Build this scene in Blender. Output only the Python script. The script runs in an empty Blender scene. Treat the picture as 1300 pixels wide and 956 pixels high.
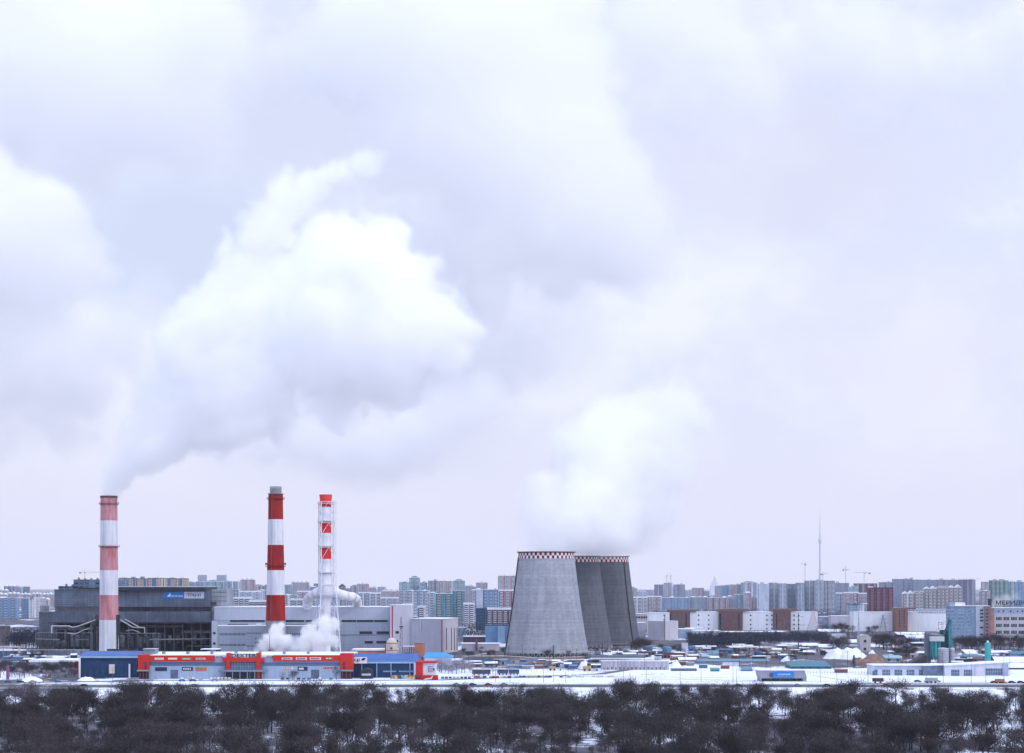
import bpy, bmesh, math, random
import numpy as np
from mathutils import Vector, Matrix, noise as mnoise

sc = bpy.context.scene
COL = sc.collection
# ------------------------------------------------------------------ camera
CAM_H = 60.0
F = 2240.0            # focal length in pixels of a 1300 px wide frame
HY = 745.0            # row of the horizon
cam_d = bpy.data.cameras.new('camera')
cam_d.sensor_width = 36.0
cam_d.lens = 36.0 * F / 1300.0
cam_d.shift_y = (HY - 478.0) / 1300.0
cam_d.clip_start = 1.0
cam_d.clip_end = 60000.0
cam = bpy.data.objects.new('camera', cam_d)
cam.location = (0, 0, CAM_H)
cam.rotation_euler = (math.pi / 2, 0, 0)
COL.objects.link(cam)
sc.camera = cam
BANKS = [
 (250, 310, 150, 85, .5, (6.3, 6.95, 9.0), .9),
 (400, 160, 130, 90, .55, (6.7, 7.2, 9.1), .8),
 (460, 560, 190, 60, .45, (7.0, 7.2, 8.8), .6),
 (640, 440, 120, 60, .5, (6.7, 7.1, 8.8), .7),
 (990, 200, 200, 110, .6, (7.2, 7.4, 9.1), .7),
 (1150, 430, 240, 90, .6, (7.9, 7.8, 9.2), .6),
]
# ------------------------------------------------------------------ world: overcast winter sky with soft cloud banks
W = bpy.data.worlds.new('World')
sc.world = W
W.use_nodes = True
nt = W.node_tree
nt.nodes.clear()
class NG:
    """small helper for node graphs"""
    def __init__(self, nt): self.nt = nt
    def n(self, t, **k):
        x = self.nt.nodes.new(t)
        for a, b in k.items(): setattr(x, a, b)
        return x
    def put(self, sock, v):
        if v is None: return
        if isinstance(v, bpy.types.NodeSocket): self.nt.links.new(v, sock)
        else:
            if isinstance(v, (tuple, list)) and len(v) == 3 and len(sock.default_value) == 4: v = (*v, 1.0)
            sock.default_value = v
    def math(self, op, a, b=None, c=None, clamp=False):
        x = self.n('ShaderNodeMath', operation=op, use_clamp=clamp)
        for i, v in enumerate((a, b, c)): self.put(x.inputs[i], v)
        return x.outputs[0]
    def vmath(self, op, a, b=None, out=0):
        x = self.n('ShaderNodeVectorMath', operation=op)
        self.put(x.inputs[0], a)
        if b is not None: self.put(x.inputs[1], b)
        return x.outputs[out]
    def sep(self, v):
        x = self.n('ShaderNodeSeparateXYZ'); self.put(x.inputs[0], v); return x.outputs
    def comb(self, a, b, c):
        x = self.n('ShaderNodeCombineXYZ')
        for i, v in enumerate((a, b, c)): self.put(x.inputs[i], v)
        return x.outputs[0]
    def mix(self, f, a, b, blend='MIX'):
        x = self.n('ShaderNodeMix', data_type='RGBA', blend_type=blend)
        self.put(x.inputs[0], f); self.put(x.inputs[6], a); self.put(x.inputs[7], b)
        return x.outputs[2]
    def smooth(self, v, a, b, c=0.0, d=1.0):
        x = self.n('ShaderNodeMapRange', interpolation_type='SMOOTHSTEP')
        self.put(x.inputs[0], v); x.inputs[1].default_value = a; x.inputs[2].default_value = b
        x.inputs[3].default_value = c; x.inputs[4].default_value = d
        return x.outputs[0]
    def noise(self, vec, scale, detail=3.0, rough=0.5, out=0, dim='3D'):
        x = self.n('ShaderNodeTexNoise', noise_dimensions=dim)
        self.put(x.inputs['Vector'], vec)
        x.inputs['Scale'].default_value = scale; x.inputs['Detail'].default_value = detail
        x.inputs['Roughness'].default_value = rough
        return x.outputs[out]
g = NG(nt)
SUN_EL, SUN_AZ = math.radians(34), math.radians(116)     # sun behind the camera's right shoulder, veiled
sky = g.n('ShaderNodeTexSky', sky_type='NISHITA', sun_disc=False)
sky.sun_elevation = SUN_EL; sky.sun_rotation = SUN_AZ
sky.air_density = 1.0; sky.dust_density = 3.0
geo = g.n('ShaderNodeTexCoord').outputs['Generated']
s = g.sep(geo)
# direction written as tangent-plane slopes towards the north (a = left/right, e = up)
yy = g.math('MAXIMUM', s[1], 0.05)
a_ = g.math('DIVIDE', s[0], yy)
e_ = g.math('DIVIDE', s[2], yy)
dirv = g.comb(a_, g.math('MULTIPLY', e_, 1.25), 0.0)
warp = g.noise(dirv, 9.0, 4.0, 0.55, out=1)
wv = g.vmath('SCALE', g.vmath('SUBTRACT', warp, (0.5, 0.5, 0.5)))
wv.node.inputs['Scale'].default_value = 0.055
dw = g.vmath('ADD', g.comb(a_, e_, 0.0), wv)
dws = g.sep(dw)
def bank(px, py, rx, ry, soft):
    """one cloud bank: an ellipse of directions with billowed edge -> 0..1"""
    cx, cy = (px - 650) / F, (HY - py) / F
    x = g.math('DIVIDE', g.math('SUBTRACT', dws[0], cx), rx / F)
    y = g.math('DIVIDE', g.math('SUBTRACT', dws[1], cy), ry / F)
    r = g.math('SQRT', g.math('ADD', g.math('MULTIPLY', x, x), g.math('MULTIPLY', y, y)))
    return g.smooth(r, 1.0 + soft, 1.0 - soft)
n1 = g.noise(dirv, 5.0, 5.0, 0.5)
n2 = g.noise(g.vmath('ADD', dirv, (3.1, 1.7, 0.4)), 16.0, 8.0, 0.58)
hi = g.smooth(g.math('MULTIPLY_ADD', n2, 0.4, g.math('MULTIPLY', n1, 0.7)), 0.46, 0.64)
BR = (8.85, 9.2, 10.75)      # bright cloud
MD = (7.2, 7.75, 9.75)     # grey-blue cloud
HZ = (7.75, 7.65, 9.2)        # lavender horizon
# horizon gives way to cloud with height
up = g.smooth(e_, 0.02, 0.16)
col = g.mix(up, HZ, g.mix(hi, MD, BR))
for (px, py, rx, ry, so, c, k) in BANKS:
    f = g.math('MULTIPLY', bank(px, py, rx, ry, so), k)
    col = g.mix(f, col, c)
# overcast zenith and veiled-sun side, raised out of view to light steam and snow
zen = g.math('MULTIPLY', g.smooth(s[2], 0.38, 0.85, 1.0, 1.68), g.smooth(s[1], 0.2, -0.5, 1.0, 1.25))
tint = g.mix(g.smooth(s[2], 0.3, 0.7), (1.0, 1.0, 1.0), (0.89, 0.96, 1.12))
col = g.vmath('MULTIPLY', col, tint)
zc = g.n('ShaderNodeVectorMath', operation='SCALE'); g.put(zc.inputs[0], col); g.put(zc.inputs['Scale'], zen)
col = zc.outputs[0]
fin = g.mix(0.94, sky.outputs[0], col)
bg = g.n('ShaderNodeBackground'); g.put(bg.inputs[0], fin); bg.inputs[1].default_value = 0.1
g.nt.links.new(bg.outputs[0], g.n('ShaderNodeOutputWorld').inputs[0])
# ------------------------------------------------------------------ sun behind thin overcast
sd = bpy.data.lights.new('sun', 'SUN')
sd.energy = 1.1; sd.angle = math.radians(12); sd.color = (1.0, 0.94, 0.90)
so_ = bpy.data.objects.new('sun', sd)
sdir = Vector((math.sin(SUN_AZ) * math.cos(SUN_EL), math.cos(SUN_AZ) * math.cos(SUN_EL), math.sin(SUN_EL)))
so_.rotation_euler = sdir.to_track_quat('Z', 'Y').to_euler()
so_.location = (400, 800, 700)
COL.objects.link(so_)
sc.view_settings.view_transform = 'Standard'
sc.view_settings.look = 'None'
sc.view_settings.exposure = 0.10
sc.view_settings.gamma = 1.0
sc.view_settings.use_curve_mapping = False
sc.render.engine = 'CYCLES'
sc.cycles.max_bounces = 28
sc.cycles.diffuse_bounces = 3
sc.cycles.glossy_bounces = 2
sc.cycles.transmission_bounces = 4
sc.cycles.volume_bounces = 20
sc.cycles.transparent_max_bounces = 16
sc.cycles.use_denoising = True
# =================================================================== helpers
def X(px, d): return (px - 650.0) * d / F
def Z(py, d): return CAM_H + (HY - py) * d / F
def GD(py): return CAM_H * F / (py - HY)          # distance of a ground point seen at that row

_mats = {}
def base_mat(name):
    m = bpy.data.materials.new(name); m.use_nodes = True
    n = m.node_tree; n.nodes.clear()
    gg = NG(n)
    b = gg.n('ShaderNodeBsdfPrincipled'); o = gg.n('ShaderNodeOutputMaterial')
    n.links.new(b.outputs[0], o.inputs[0])
    b.inputs['Specular IOR Level'].default_value = 0.25
    return m, gg, b
def M(name, col=None, rough=0.75, var=0.12, scale=0.25, metal=0.0, streak=0.0, seams=None):
    """plain weathered surface: colour, blotchy variation, vertical streaks, panel seams (w, h) in metres"""
    if name in _mats: return _mats[name]
    m, gg, b = base_mat(name)
    b.inputs['Roughness'].default_value = rough; b.inputs['Metallic'].default_value = metal
    co = gg.n('ShaderNodeTexCoord').outputs['Object']
    n = gg.noise(co, scale, 4.0, 0.6)
    f = gg.smooth(n, 0.3, 0.7, 1.0 - var, 1.0 + var)
    if streak:
        sv = gg.vmath('MULTIPLY', co, (0.9, 0.9, 0.05))
        f = gg.math('MULTIPLY', f, gg.smooth(gg.noise(sv, 0.6, 4.0, 0.6), 0.35, 0.65, 1.0 - streak, 1.0 + streak * 0.5))
    if seams:
        p = gg.sep(co)
        hx = gg.math('ADD', p[0], p[1])
        fx = gg.math('FRACT', gg.math('DIVIDE', gg.math('ADD', hx, 5000.0), seams[0]))
        fz = gg.math('FRACT', gg.math('DIVIDE', gg.math('ADD', p[2], 500.0), seams[1]))
        tx = seams[2] / seams[0]; tz = seams[2] / seams[1]
        k = gg.math('MAXIMUM', gg.math('LESS_THAN', fx, tx), gg.math('LESS_THAN', fz, tz))
        f = gg.math('MULTIPLY', f, gg.math('SUBTRACT', 1.0, gg.math('MULTIPLY', k, seams[3])))
    c = gg.n('ShaderNodeVectorMath', operation='SCALE')
    c.inputs[0].default_value = col; gg.put(c.inputs['Scale'], f)
    gg.put(b.inputs['Base Color'], c.outputs[0])
    _mats[name] = m
    return m
def FAC(name, wall, alt, cw=3.2, fh=3.0, wf=0.42, wh=0.5, panel=0.55, glass=(0.05, 0.07, 0.11), bandk=0.12):
    """apartment facade: panels in two colours by column, window openings in some columns"""
    if name in _mats: return _mats[name]
    m, gg, b = base_mat(name)
    uv = gg.n('ShaderNodeUVMap').outputs[0]
    p = gg.sep(uv)
    u = gg.math('DIVIDE', p[0], cw); v = gg.math('DIVIDE', p[1], fh)
    cu = gg.math('FLOOR', u); fu = gg.math('FRACT', u); fv = gg.math('FRACT', v); cv = gg.math('FLOOR', v)
    wn = gg.n('ShaderNodeTexWhiteNoise', noise_dimensions='1D'); gg.put(wn.inputs['W'], gg.math('ADD', cu, 0.5))
    rnd = wn.outputs['Value']
    wn2 = gg.n('ShaderNodeTexWhiteNoise', noise_dimensions='2D'); gg.put(wn2.inputs['Vector'], gg.comb(cu, cv, 0.0))
    win = gg.math('MULTIPLY', gg.math('LESS_THAN', gg.math('ABSOLUTE', gg.math('SUBTRACT', fu, 0.5)), wf / 2),
                  gg.math('LESS_THAN', gg.math('ABSOLUTE', gg.math('SUBTRACT', fv, 0.55)), wh / 2))
    win = gg.math('MULTIPLY', win, gg.math('GREATER_THAN', rnd, 0.18))
    c = gg.mix(gg.math('GREATER_THAN', rnd, panel), wall, alt)
    dirt = gg.smooth(gg.noise(gg.vmath('MULTIPLY', uv, (1.0, 0.25, 1.0)), 0.09, 4.0, 0.6), 0.3, 0.7, 0.86, 1.1)
    jit = gg.math('ADD', gg.math('MULTIPLY', wn2.outputs['Value'], 0.12), 0.94)
    seam = gg.math('SUBTRACT', 1.0, gg.math('MULTIPLY', gg.math('LESS_THAN', fv, 0.12), bandk))
    k = gg.math('MULTIPLY', gg.math('MULTIPLY', dirt, jit), seam)
    cc = gg.n('ShaderNodeVectorMath', operation='SCALE'); gg.put(cc.inputs[0], c); gg.put(cc.inputs['Scale'], k)
    gl = gg.n('ShaderNodeVectorMath', operation='SCALE'); gl.inputs[0].default_value = glass
    gg.put(gl.inputs['Scale'], gg.math('ADD', gg.math('MULTIPLY', wn2.outputs['Value'], 1.6), 0.5))
    gg.put(b.inputs['Base Color'], gg.mix(win, cc.outputs[0], gl.outputs[0]))
    gg.put(b.inputs['Roughness'], gg.math('SUBTRACT', 0.8, gg.math('MULTIPLY', win, 0.55)))
    _mats[name] = m
    return m
def VOL(name, dens, col=(0.993, 0.996, 1.0), an=0.0):
    m = bpy.data.materials.new(name); m.use_nodes = True; n = m.node_tree; n.nodes.clear()
    v = n.nodes.new('ShaderNodeVolumePrincipled')
    v.inputs['Color'].default_value = (*col, 1); v.inputs['Density'].default_value = dens
    v.inputs['Anisotropy'].default_value = an
    n.links.new(v.outputs[0], n.nodes.new('ShaderNodeOutputMaterial').inputs[1])
    return m

ROOT = {}
def tag(o, label=None, cat=None, group=None, kind=None):
    if label: o['label'] = label
    if cat: o['category'] = cat
    if group: o['group'] = group
    if kind: o['kind'] = kind
    return o
def thing(name, label, cat, loc=(0, 0, 0), rz=0.0, group=None):
    o = bpy.data.objects.new(name, None); COL.objects.link(o)
    o.empty_display_size = 2.0
    o.location = loc; o.rotation_euler = (0, 0, rz)
    return tag(o, label, cat, group)
def worldloc(o):
    v = Vector((0, 0, 0))
    while o is not None:
        v += o.location; o = o.parent
    return v
class MB:
    def __init__(self): self.v = []; self.f = []; self.m = []; self.uv = []
    def face(self, pts, mi=0, uv=None):
        i = len(self.v); self.v += [tuple(p) for p in pts]
        self.f.append(tuple(range(i, i + len(pts)))); self.m.append(mi)
        self.uv.append(uv if uv else [(0, 0)] * len(pts)); return self
    def mesh_(self, vs, fs, mi=0):
        i = len(self.v); self.v += [tuple(p) for p in vs]
        for f in fs:
            self.f.append(tuple(i + k for k in f)); self.m.append(mi); self.uv.append([(0, 0)] * len(f))
        return self
    def box(self, x0, x1, y0, y1, z0, z1, mi=0):
        if x0 > x1: x0, x1 = x1, x0
        if y0 > y1: y0, y1 = y1, y0
        if z0 > z1: z0, z1 = z1, z0
        vs = [(x0, y0, z0), (x1, y0, z0), (x1, y1, z0), (x0, y1, z0), (x0, y0, z1), (x1, y0, z1), (x1, y1, z1), (x0, y1, z1)]
        fs = [(0, 3, 2, 1), (4, 5, 6, 7), (0, 1, 5, 4), (1, 2, 6, 5), (2, 3, 7, 6), (3, 0, 4, 7)]
        i = len(self.v); self.v += vs
        w, dp = x1 - x0, y1 - y0
        uvs = {2: ((0, z0), (w, z0), (w, z1), (0, z1)), 3: ((0, z0), (dp, z0), (dp, z1), (0, z1)),
               4: ((0, z0), (w, z0), (w, z1), (0, z1)), 5: ((0, z0), (dp, z0), (dp, z1), (0, z1))}
        for k, f in enumerate(fs):
            self.f.append(tuple(i + a for a in f)); self.m.append(mi); self.uv.append(list(uvs.get(k, ((0, 0),) * 4)))
        return self
    def prism(self, poly, z0, z1, mis=None, top=None):
        """poly: ccw footprint; mis: material index per wall face"""
        n = len(poly); u = 0
        for k in range(n):
            a, b = poly[k], poly[(k + 1) % n]
            L = math.hypot(b[0] - a[0], b[1] - a[1])
            self.face([(a[0], a[1], z0), (b[0], b[1], z0), (b[0], b[1], z1), (a[0], a[1], z1)], mis[k] if mis else 0,
                      [(u, z0), (u + L, z0), (u + L, z1), (u, z1)])
            u += math.ceil(L / 3.2) * 3.2
        t = mis[0] if (top is None and mis) else (top or 0)
        self.face([(p[0], p[1], z1) for p in poly], t)
        self.face([(p[0], p[1], z0) for p in reversed(poly)], t)
        return self
    def bar(self, p0, p1, r, r1=None, n=4, mi=0, cap=True):
        p0, p1 = Vector(p0), Vector(p1); r1 = r if r1 is None else r1
        ax = p1 - p0
        if ax.length < 1e-6: return self
        ax.normalize()
        a = ax.cross(Vector((0, 0, 1)) if abs(ax.z) < 0.95 else Vector((1, 0, 0))).normalized(); b = ax.cross(a)
        vs = []
        for (p, rr) in ((p0, r), (p1, r1)):
            for k in range(n):
                t = 2 * math.pi * (k + 0.5) / n
                vs.append(p + (a * math.cos(t) + b * math.sin(t)) * rr)
        fs = [(k, (k + 1) % n, n + (k + 1) % n, n + k)[::-1] for k in range(n)]
        if cap: fs += [tuple(range(n)), tuple(range(2 * n - 1, n - 1, -1))]
        return self.mesh_(vs, fs, mi)
    def tube(self, path, r, n=8, mi=0):
        for a, b in zip(path[:-1], path[1:]): self.bar(a, b, r, r, n, mi)
        return self
    def lathe(self, cx, cy, prof, n=48, mi=0, mif=None, closed=False):
        """prof: (radius, z); mif(k, ring) -> material index"""
        i0 = len(self.v); R = len(prof)
        for (r, z) in prof:
            for k in range(n):
                t = 2 * math.pi * k / n
                self.v.append((cx + r * math.cos(t), cy + r * math.sin(t), z))
        for j in range(R - 1):
            for k in range(n):
                a, b = i0 + j * n + k, i0 + j * n + (k + 1) % n
                self.f.append((a, b, b + n, a + n)); self.m.append(mif(k, j) if mif else mi)
                self.uv.append([(k, prof[j][1]), (k + 1, prof[j][1]), (k + 1, prof[j + 1][1]), (k, prof[j + 1][1])])
        if closed:
            self.f.append(tuple(i0 + (R - 1) * n + k for k in range(n))); self.m.append(mi); self.uv.append([(0, 0)] * n)
        return self
    def build(self, name, mat, parent=None, smooth=False, edge=None):
        me = bpy.data.meshes.new(name)
        off = worldloc(parent) if parent is not None else Vector((0, 0, 0))
        me.from_pydata([(x - off.x, y - off.y, z - off.z) for (x, y, z) in self.v], [], self.f)
        for mm in (mat if isinstance(mat, (list, tuple)) else [mat]): me.materials.append(mm)
        me.polygons.foreach_set('material_index', self.m)
        ul = me.uv_layers.new(name='UVMap')
        flat = [c for fu in self.uv for uvp in fu for c in uvp]
        ul.data.foreach_set('uv', flat)
        if smooth: me.polygons.foreach_set('use_smooth', [True] * len(self.f))
        me.update()
        o = bpy.data.objects.new(name, me); COL.objects.link(o)
        if parent is not None: o.parent = parent
        return o
def copy_tree(o, loc=None, rz=None, sc_=None, label=None, parent=None):
    c = o.copy(); COL.objects.link(c)
    if parent is not None: c.parent = parent
    if loc is not None: c.location = loc
    if rz is not None: c.rotation_euler = (c.rotation_euler[0], c.rotation_euler[1], rz)
    if sc_ is not None: c.scale = (sc_, sc_, sc_) if not isinstance(sc_, (tuple, list)) else sc_
    if label: c['label'] = label
    for ch in list(o.children): copy_tree(ch, parent=c)
    return c
_ft = {}
def text_mb(s, size, depth=0.15):
    cu = bpy.data.curves.new('tmp', 'FONT'); cu.body = s; cu.size = size; cu.extrude = depth / 2; cu.align_x = 'CENTER'
    cu.resolution_u = 3; cu.offset = 0.012
    o = bpy.data.objects.new('tmp', cu); COL.objects.link(o)
    bpy.context.view_layer.update()
    me = bpy.data.meshes.new_from_object(o.evaluated_get(bpy.context.evaluated_depsgraph_get()))
    vs = [tuple(v.co) for v in me.vertices]; fs = [tuple(p.vertices) for p in me.polygons]
    bpy.data.objects.remove(o); bpy.data.curves.remove(cu); bpy.data.meshes.remove(me)
    return vs, fs
def put_text(s, cx, y, zbase, width, height, mat, parent, name='lettering', bold=0.0):
    """letters on a wall facing the camera (-Y), fitted to width x height"""
    vs, fs = text_mb(s, 1.0)
    xs = [v[0] for v in vs]; ys = [v[1] for v in vs]
    w, h = max(xs) - min(xs), max(ys) - min(ys); x0 = (max(xs) + min(xs)) / 2; y0 = min(ys)
    sx, sy = width / w, height / h
    mb = MB()
    mb.mesh_([(cx + (v[0] - x0) * sx, y - (v[2] + 0.075) * 1.5, zbase + (v[1] - y0) * sy) for v in vs], fs)
    return mb.build(name, mat, parent)
rnd = random.Random(7)
_o = ['first', 'second', 'third', 'fourth', 'fifth', 'sixth', 'seventh', 'eighth', 'ninth']
OR = _o + ['tenth', 'eleventh', 'twelfth', 'thirteenth', 'fourteenth', 'fifteenth', 'sixteenth', 'seventeenth', 'eighteenth', 'nineteenth']
for _a, _b in (('twenty', 'twentieth'), ('thirty', 'thirtieth'), ('forty', 'fortieth')): OR += [_b] + [_a + '-' + q for q in _o]

# =================================================================== materials
SNOW = None
def snow_mat():
    m, gg, b = base_mat('snow')
    co = gg.n('ShaderNodeTexCoord').outputs['Object']
    n = gg.noise(co, 0.05, 6.0, 0.65)
    gg.put(b.inputs['Base Color'], gg.mix(gg.smooth(n, 0.35, 0.6), (0.60, 0.63, 0.70), (0.76, 0.78, 0.84)))
    b.inputs['Roughness'].default_value = 0.85
    bp = gg.n('ShaderNodeBump'); bp.inputs['Strength'].default_value = 0.4; bp.inputs['Distance'].default_value = 0.6
    gg.put(bp.inputs['Height'], gg.noise(co, 0.4, 4.0, 0.6)); gg.put(b.inputs['Normal'], bp.outputs[0])
    return m
SNOW = snow_mat(); _mats['snow'] = SNOW
ASPH = M('asphalt', (0.05, 0.053, 0.062), 0.9, 0.35, 0.06)
CONC = M('concrete', (0.26, 0.27, 0.30), 0.85, 0.2, 0.08, streak=0.25)
CONC_D = M('dark_concrete', (0.115, 0.12, 0.14), 0.85, 0.25, 0.08, streak=0.3)
STEEL_D = M('dark_steel', (0.035, 0.042, 0.06), 0.6, 0.3, 0.2)
STEEL_G = M('grey_steel', (0.22, 0.24, 0.28), 0.5, 0.2, 0.3, metal=0.3)
PIPE_L = M('pale_pipe', (0.42, 0.42, 0.42), 0.5, 0.2, 0.2)
WHITE = M('white_paint', (0.74, 0.75, 0.80), 0.6, 0.06, 0.2, streak=0.06)
RED = M('red_paint', (0.52, 0.035, 0.03), 0.6, 0.15, 0.08, streak=0.15)
GLASS_D = M('dark_glass', (0.025, 0.035, 0.055), 0.15, 0.4, 0.4)
GLASS_B = M('blue_glass', (0.07, 0.12, 0.19), 0.12, 0.3, 0.3)
WOODM = M('bark', (0.055, 0.048, 0.052), 0.9, 0.2, 1.0)
TWIG = M('twigs', (0.060, 0.052, 0.066), 0.95, 0.3, 0.15)
BRICK = M('brown_brick', (0.135, 0.085, 0.098), 0.9, 0.15, 0.2)
BRICK_O = M('orange_brick', (0.42, 0.17, 0.11), 0.9, 0.15, 0.2)

# =================================================================== ground and roads
def ground_mat():
    m, gg, b = base_mat('snowy_ground')
    co = gg.n('ShaderNodeTexCoord').outputs['Object']
    p = gg.sep(co)
    n = gg.noise(gg.vmath('MULTIPLY', co, (1.0, 0.42, 1.0)), 0.011, 8.0, 0.68)
    n2 = gg.noise(co, 0.12, 6.0, 0.65)
    # trampled, ploughed and built-over land starts behind the clean snow field along the railway
    far = gg.smooth(p[1], 1200.0, 1400.0)
    leftp = gg.smooth(p[0], -160.0, -300.0, 0.0, 0.75)
    amt = gg.math('MAXIMUM', far, leftp)
    thr = gg.math('SUBTRACT', gg.math('SUBTRACT', 0.645, gg.smooth(p[1], 1085.0, 1060.0, 0.0, 0.04)), gg.math('MULTIPLY', amt, 0.19))
    nw = gg.noise(co, 0.02, 4.0, 0.6)
    thr = gg.math('SUBTRACT', thr, gg.smooth(gg.math('ADD', p[1], gg.math('MULTIPLY', nw, 160.0)), 950.0, 880.0, 0.0, 0.11))
    k = gg.math('SUBTRACT', gg.math('MULTIPLY_ADD', n2, 0.22, gg.math('MULTIPLY', n, 0.82)), thr)
    k = gg.smooth(k, -0.015, 0.03)
    snowc = gg.mix(gg.smooth(n2, 0.3, 0.7), (0.60, 0.63, 0.70), (0.76, 0.78, 0.84))
    dark = gg.mix(gg.smooth(gg.noise(co, 0.03, 5.0, 0.6), 0.35, 0.65), (0.045, 0.05, 0.07), (0.13, 0.12, 0.13))
    gg.put(b.inputs['Base Color'], gg.mix(k, snowc, dark))
    b.inputs['Roughness'].default_value = 0.9
    bp = gg.n('ShaderNodeBump'); bp.inputs['Strength'].default_value = 0.5; bp.inputs['Distance'].default_value = 0.8
    gg.put(bp.inputs['Height'], n2); gg.put(b.inputs['Normal'], bp.outputs[0])
    return m
mb = MB()
gx = [-30000, -9000, -3000] + list(range(-1500, 1501, 60)) + [3000, 9000, 30000]
gy_ = [-300, 300] + list(range(500, 2600, 50)) + [3000, 4000, 6000, 9000, 15000, 40000]
idx = {}
for j, y in enumerate(gy_):
    for i, x in enumerate(gx):
        idx[(i, j)] = len(mb.v); mb.v.append((x, y, 0.0))
for j in range(len(gy_) - 1):
    for i in range(len(gx) - 1):
        mb.f.append((idx[(i, j)], idx[(i + 1, j)], idx[(i + 1, j + 1)], idx[(i, j + 1)])); mb.m.append(0); mb.uv.append([(0, 0)] * 4)
tag(mb.build('ground', ground_mat()), kind='structure')
def strip(name, pts, w, z, mat):
    """road or track: a ribbon along world points"""
    mb = MB(); L = []; R = []
    for i, p in enumerate(pts):
        a = Vector(pts[max(i - 1, 0)]); b = Vector(pts[min(i + 1, len(pts) - 1)])
        t = (b - a).normalized(); nrm = Vector((-t.y, t.x))
        L.append((p[0] + nrm.x * w / 2, p[1] + nrm.y * w / 2, z)); R.append((p[0] - nrm.x * w / 2, p[1] - nrm.y * w / 2, z))
    for i in range(len(pts) - 1): mb.face([R[i], R[i + 1], L[i + 1], L[i]])
    return tag(mb.build(name, mat), kind='structure')
DIRTYROAD = M('slushy_asphalt', (0.10, 0.105, 0.125), 0.8, 0.5, 0.04)
strip('road', [(-900, 1062), (-300, 1066), (0, 1070), (300, 1070), (900, 1070)], 26, 0.008, ASPH)
for off in (-4.2, 0.0, 4.2):
    strip('road_marking', [(-900, 1062 + off), (-300, 1066 + off), (0, 1070 + off), (300, 1070 + off), (900, 1070 + off)], 0.25, 0.014, WHITE)
for off, nm in ((-13.4, 'kerb'), (13.4, 'kerb')):
    mbk = MB(); mbk.box(-900, 900, 1068 + off, 1068.4 + off, 0, 0.14); 
strip('road', [(X(150, 1145), 1132), (X(300, 1145), 1130), (X(450, 1145), 1130), (X(560, 1145), 1136), (X(760, 1210), 1212), (X(900, 1500), 1500), (X(960, 1700), 1700)], 9, 0.012, DIRTYROAD)
strip('road', [(X(-20, 1120), 1110), (X(60, 1120), 1112), (X(180, 1130), 1124)], 14, 0.012, DIRTYROAD)
strip('road', [(X(1080, 1100), 1095), (X(1150, 1100), 1098), (X(1320, 1100), 1100)], 9, 0.012, DIRTYROAD)
BALLAST = M('ballast', (0.17, 0.17, 0.20), 0.95, 0.3, 0.3)
VERGE = M('rutted_snow', (0.42, 0.44, 0.50), .95, .5, .12)
for pts_, w_ in (([(560, 1092), (760, 1100), (980, 1094), (1330, 1100)], 2.6), ([(-20, 1046), (400, 1049), (900, 1050), (1330, 1047)], 3.5), ([(-20, 1089), (500, 1092), (900, 1090), (1330, 1089)], 3.0), ([(600, 1240), (700, 1190), (850, 1160), (960, 1110)], 3.0), ([(1030, 1200), (1060, 1150), (1110, 1100)], 3.0), ([(-10, 940), (300, 975), (640, 1000), (980, 1040)], 2.4), ([(1330, 930), (1000, 960), (760, 1010), (700, 1045)], 2.2), ([(560, 1180), (780, 1185)], 7.0)):
    strip('vehicle_track', [(X(a_, b_), b_) for a_, b_ in pts_], w_, 0.006, VERGE)
for (a, b, w) in (((790, 1150), (985, 1128), 2.2), ((700, 1190), (960, 1160), 2.0), ((560, 1108), (660, 1104), 2.4), ((850, 1118), (1300, 1112), 1.6)):
    strip('railway_track', [(X(a[0], a[1]), a[1]), (X((a[0] + b[0]) / 2, (a[1] + b[1]) / 2), (a[1] + b[1]) / 2 + 2), (X(b[0], b[1]), b[1])], w, 0.02, BALLAST)

# =================================================================== chimneys
def platform_ring(cx, cy, r, z, parent, mat, name='platform'):
    mb = MB(); n = 28
    mb.lathe(cx, cy, [(r - 0.05, z - 0.3), (r + 1.5, z - 0.3), (r + 1.5, z), (r - 0.05, z)], n)
    for k in range(n):
        t = 2 * math.pi * k / n; t2 = 2 * math.pi * (k + 1) / n
        p = (cx + (r + 1.45) * math.cos(t), cy + (r + 1.45) * math.sin(t)); q = (cx + (r + 1.45) * math.cos(t2), cy + (r + 1.45) * math.sin(t2))
        mb.bar((p[0], p[1], z), (p[0], p[1], z + 1.2), 0.06)
        for hz in (0.6, 1.2): mb.bar((p[0], p[1], z + hz), (q[0], q[1], z + hz), 0.05)
        if k % 2: mb.bar((p[0] * .98 + cx * .02, p[1] * .98 + cy * .02, z - 0.3), (cx + (r - .1) * math.cos(t), cy + (r - .1) * math.sin(t), z - 1.6), 0.08)
    return mb.build(name, mat, parent)
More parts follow.
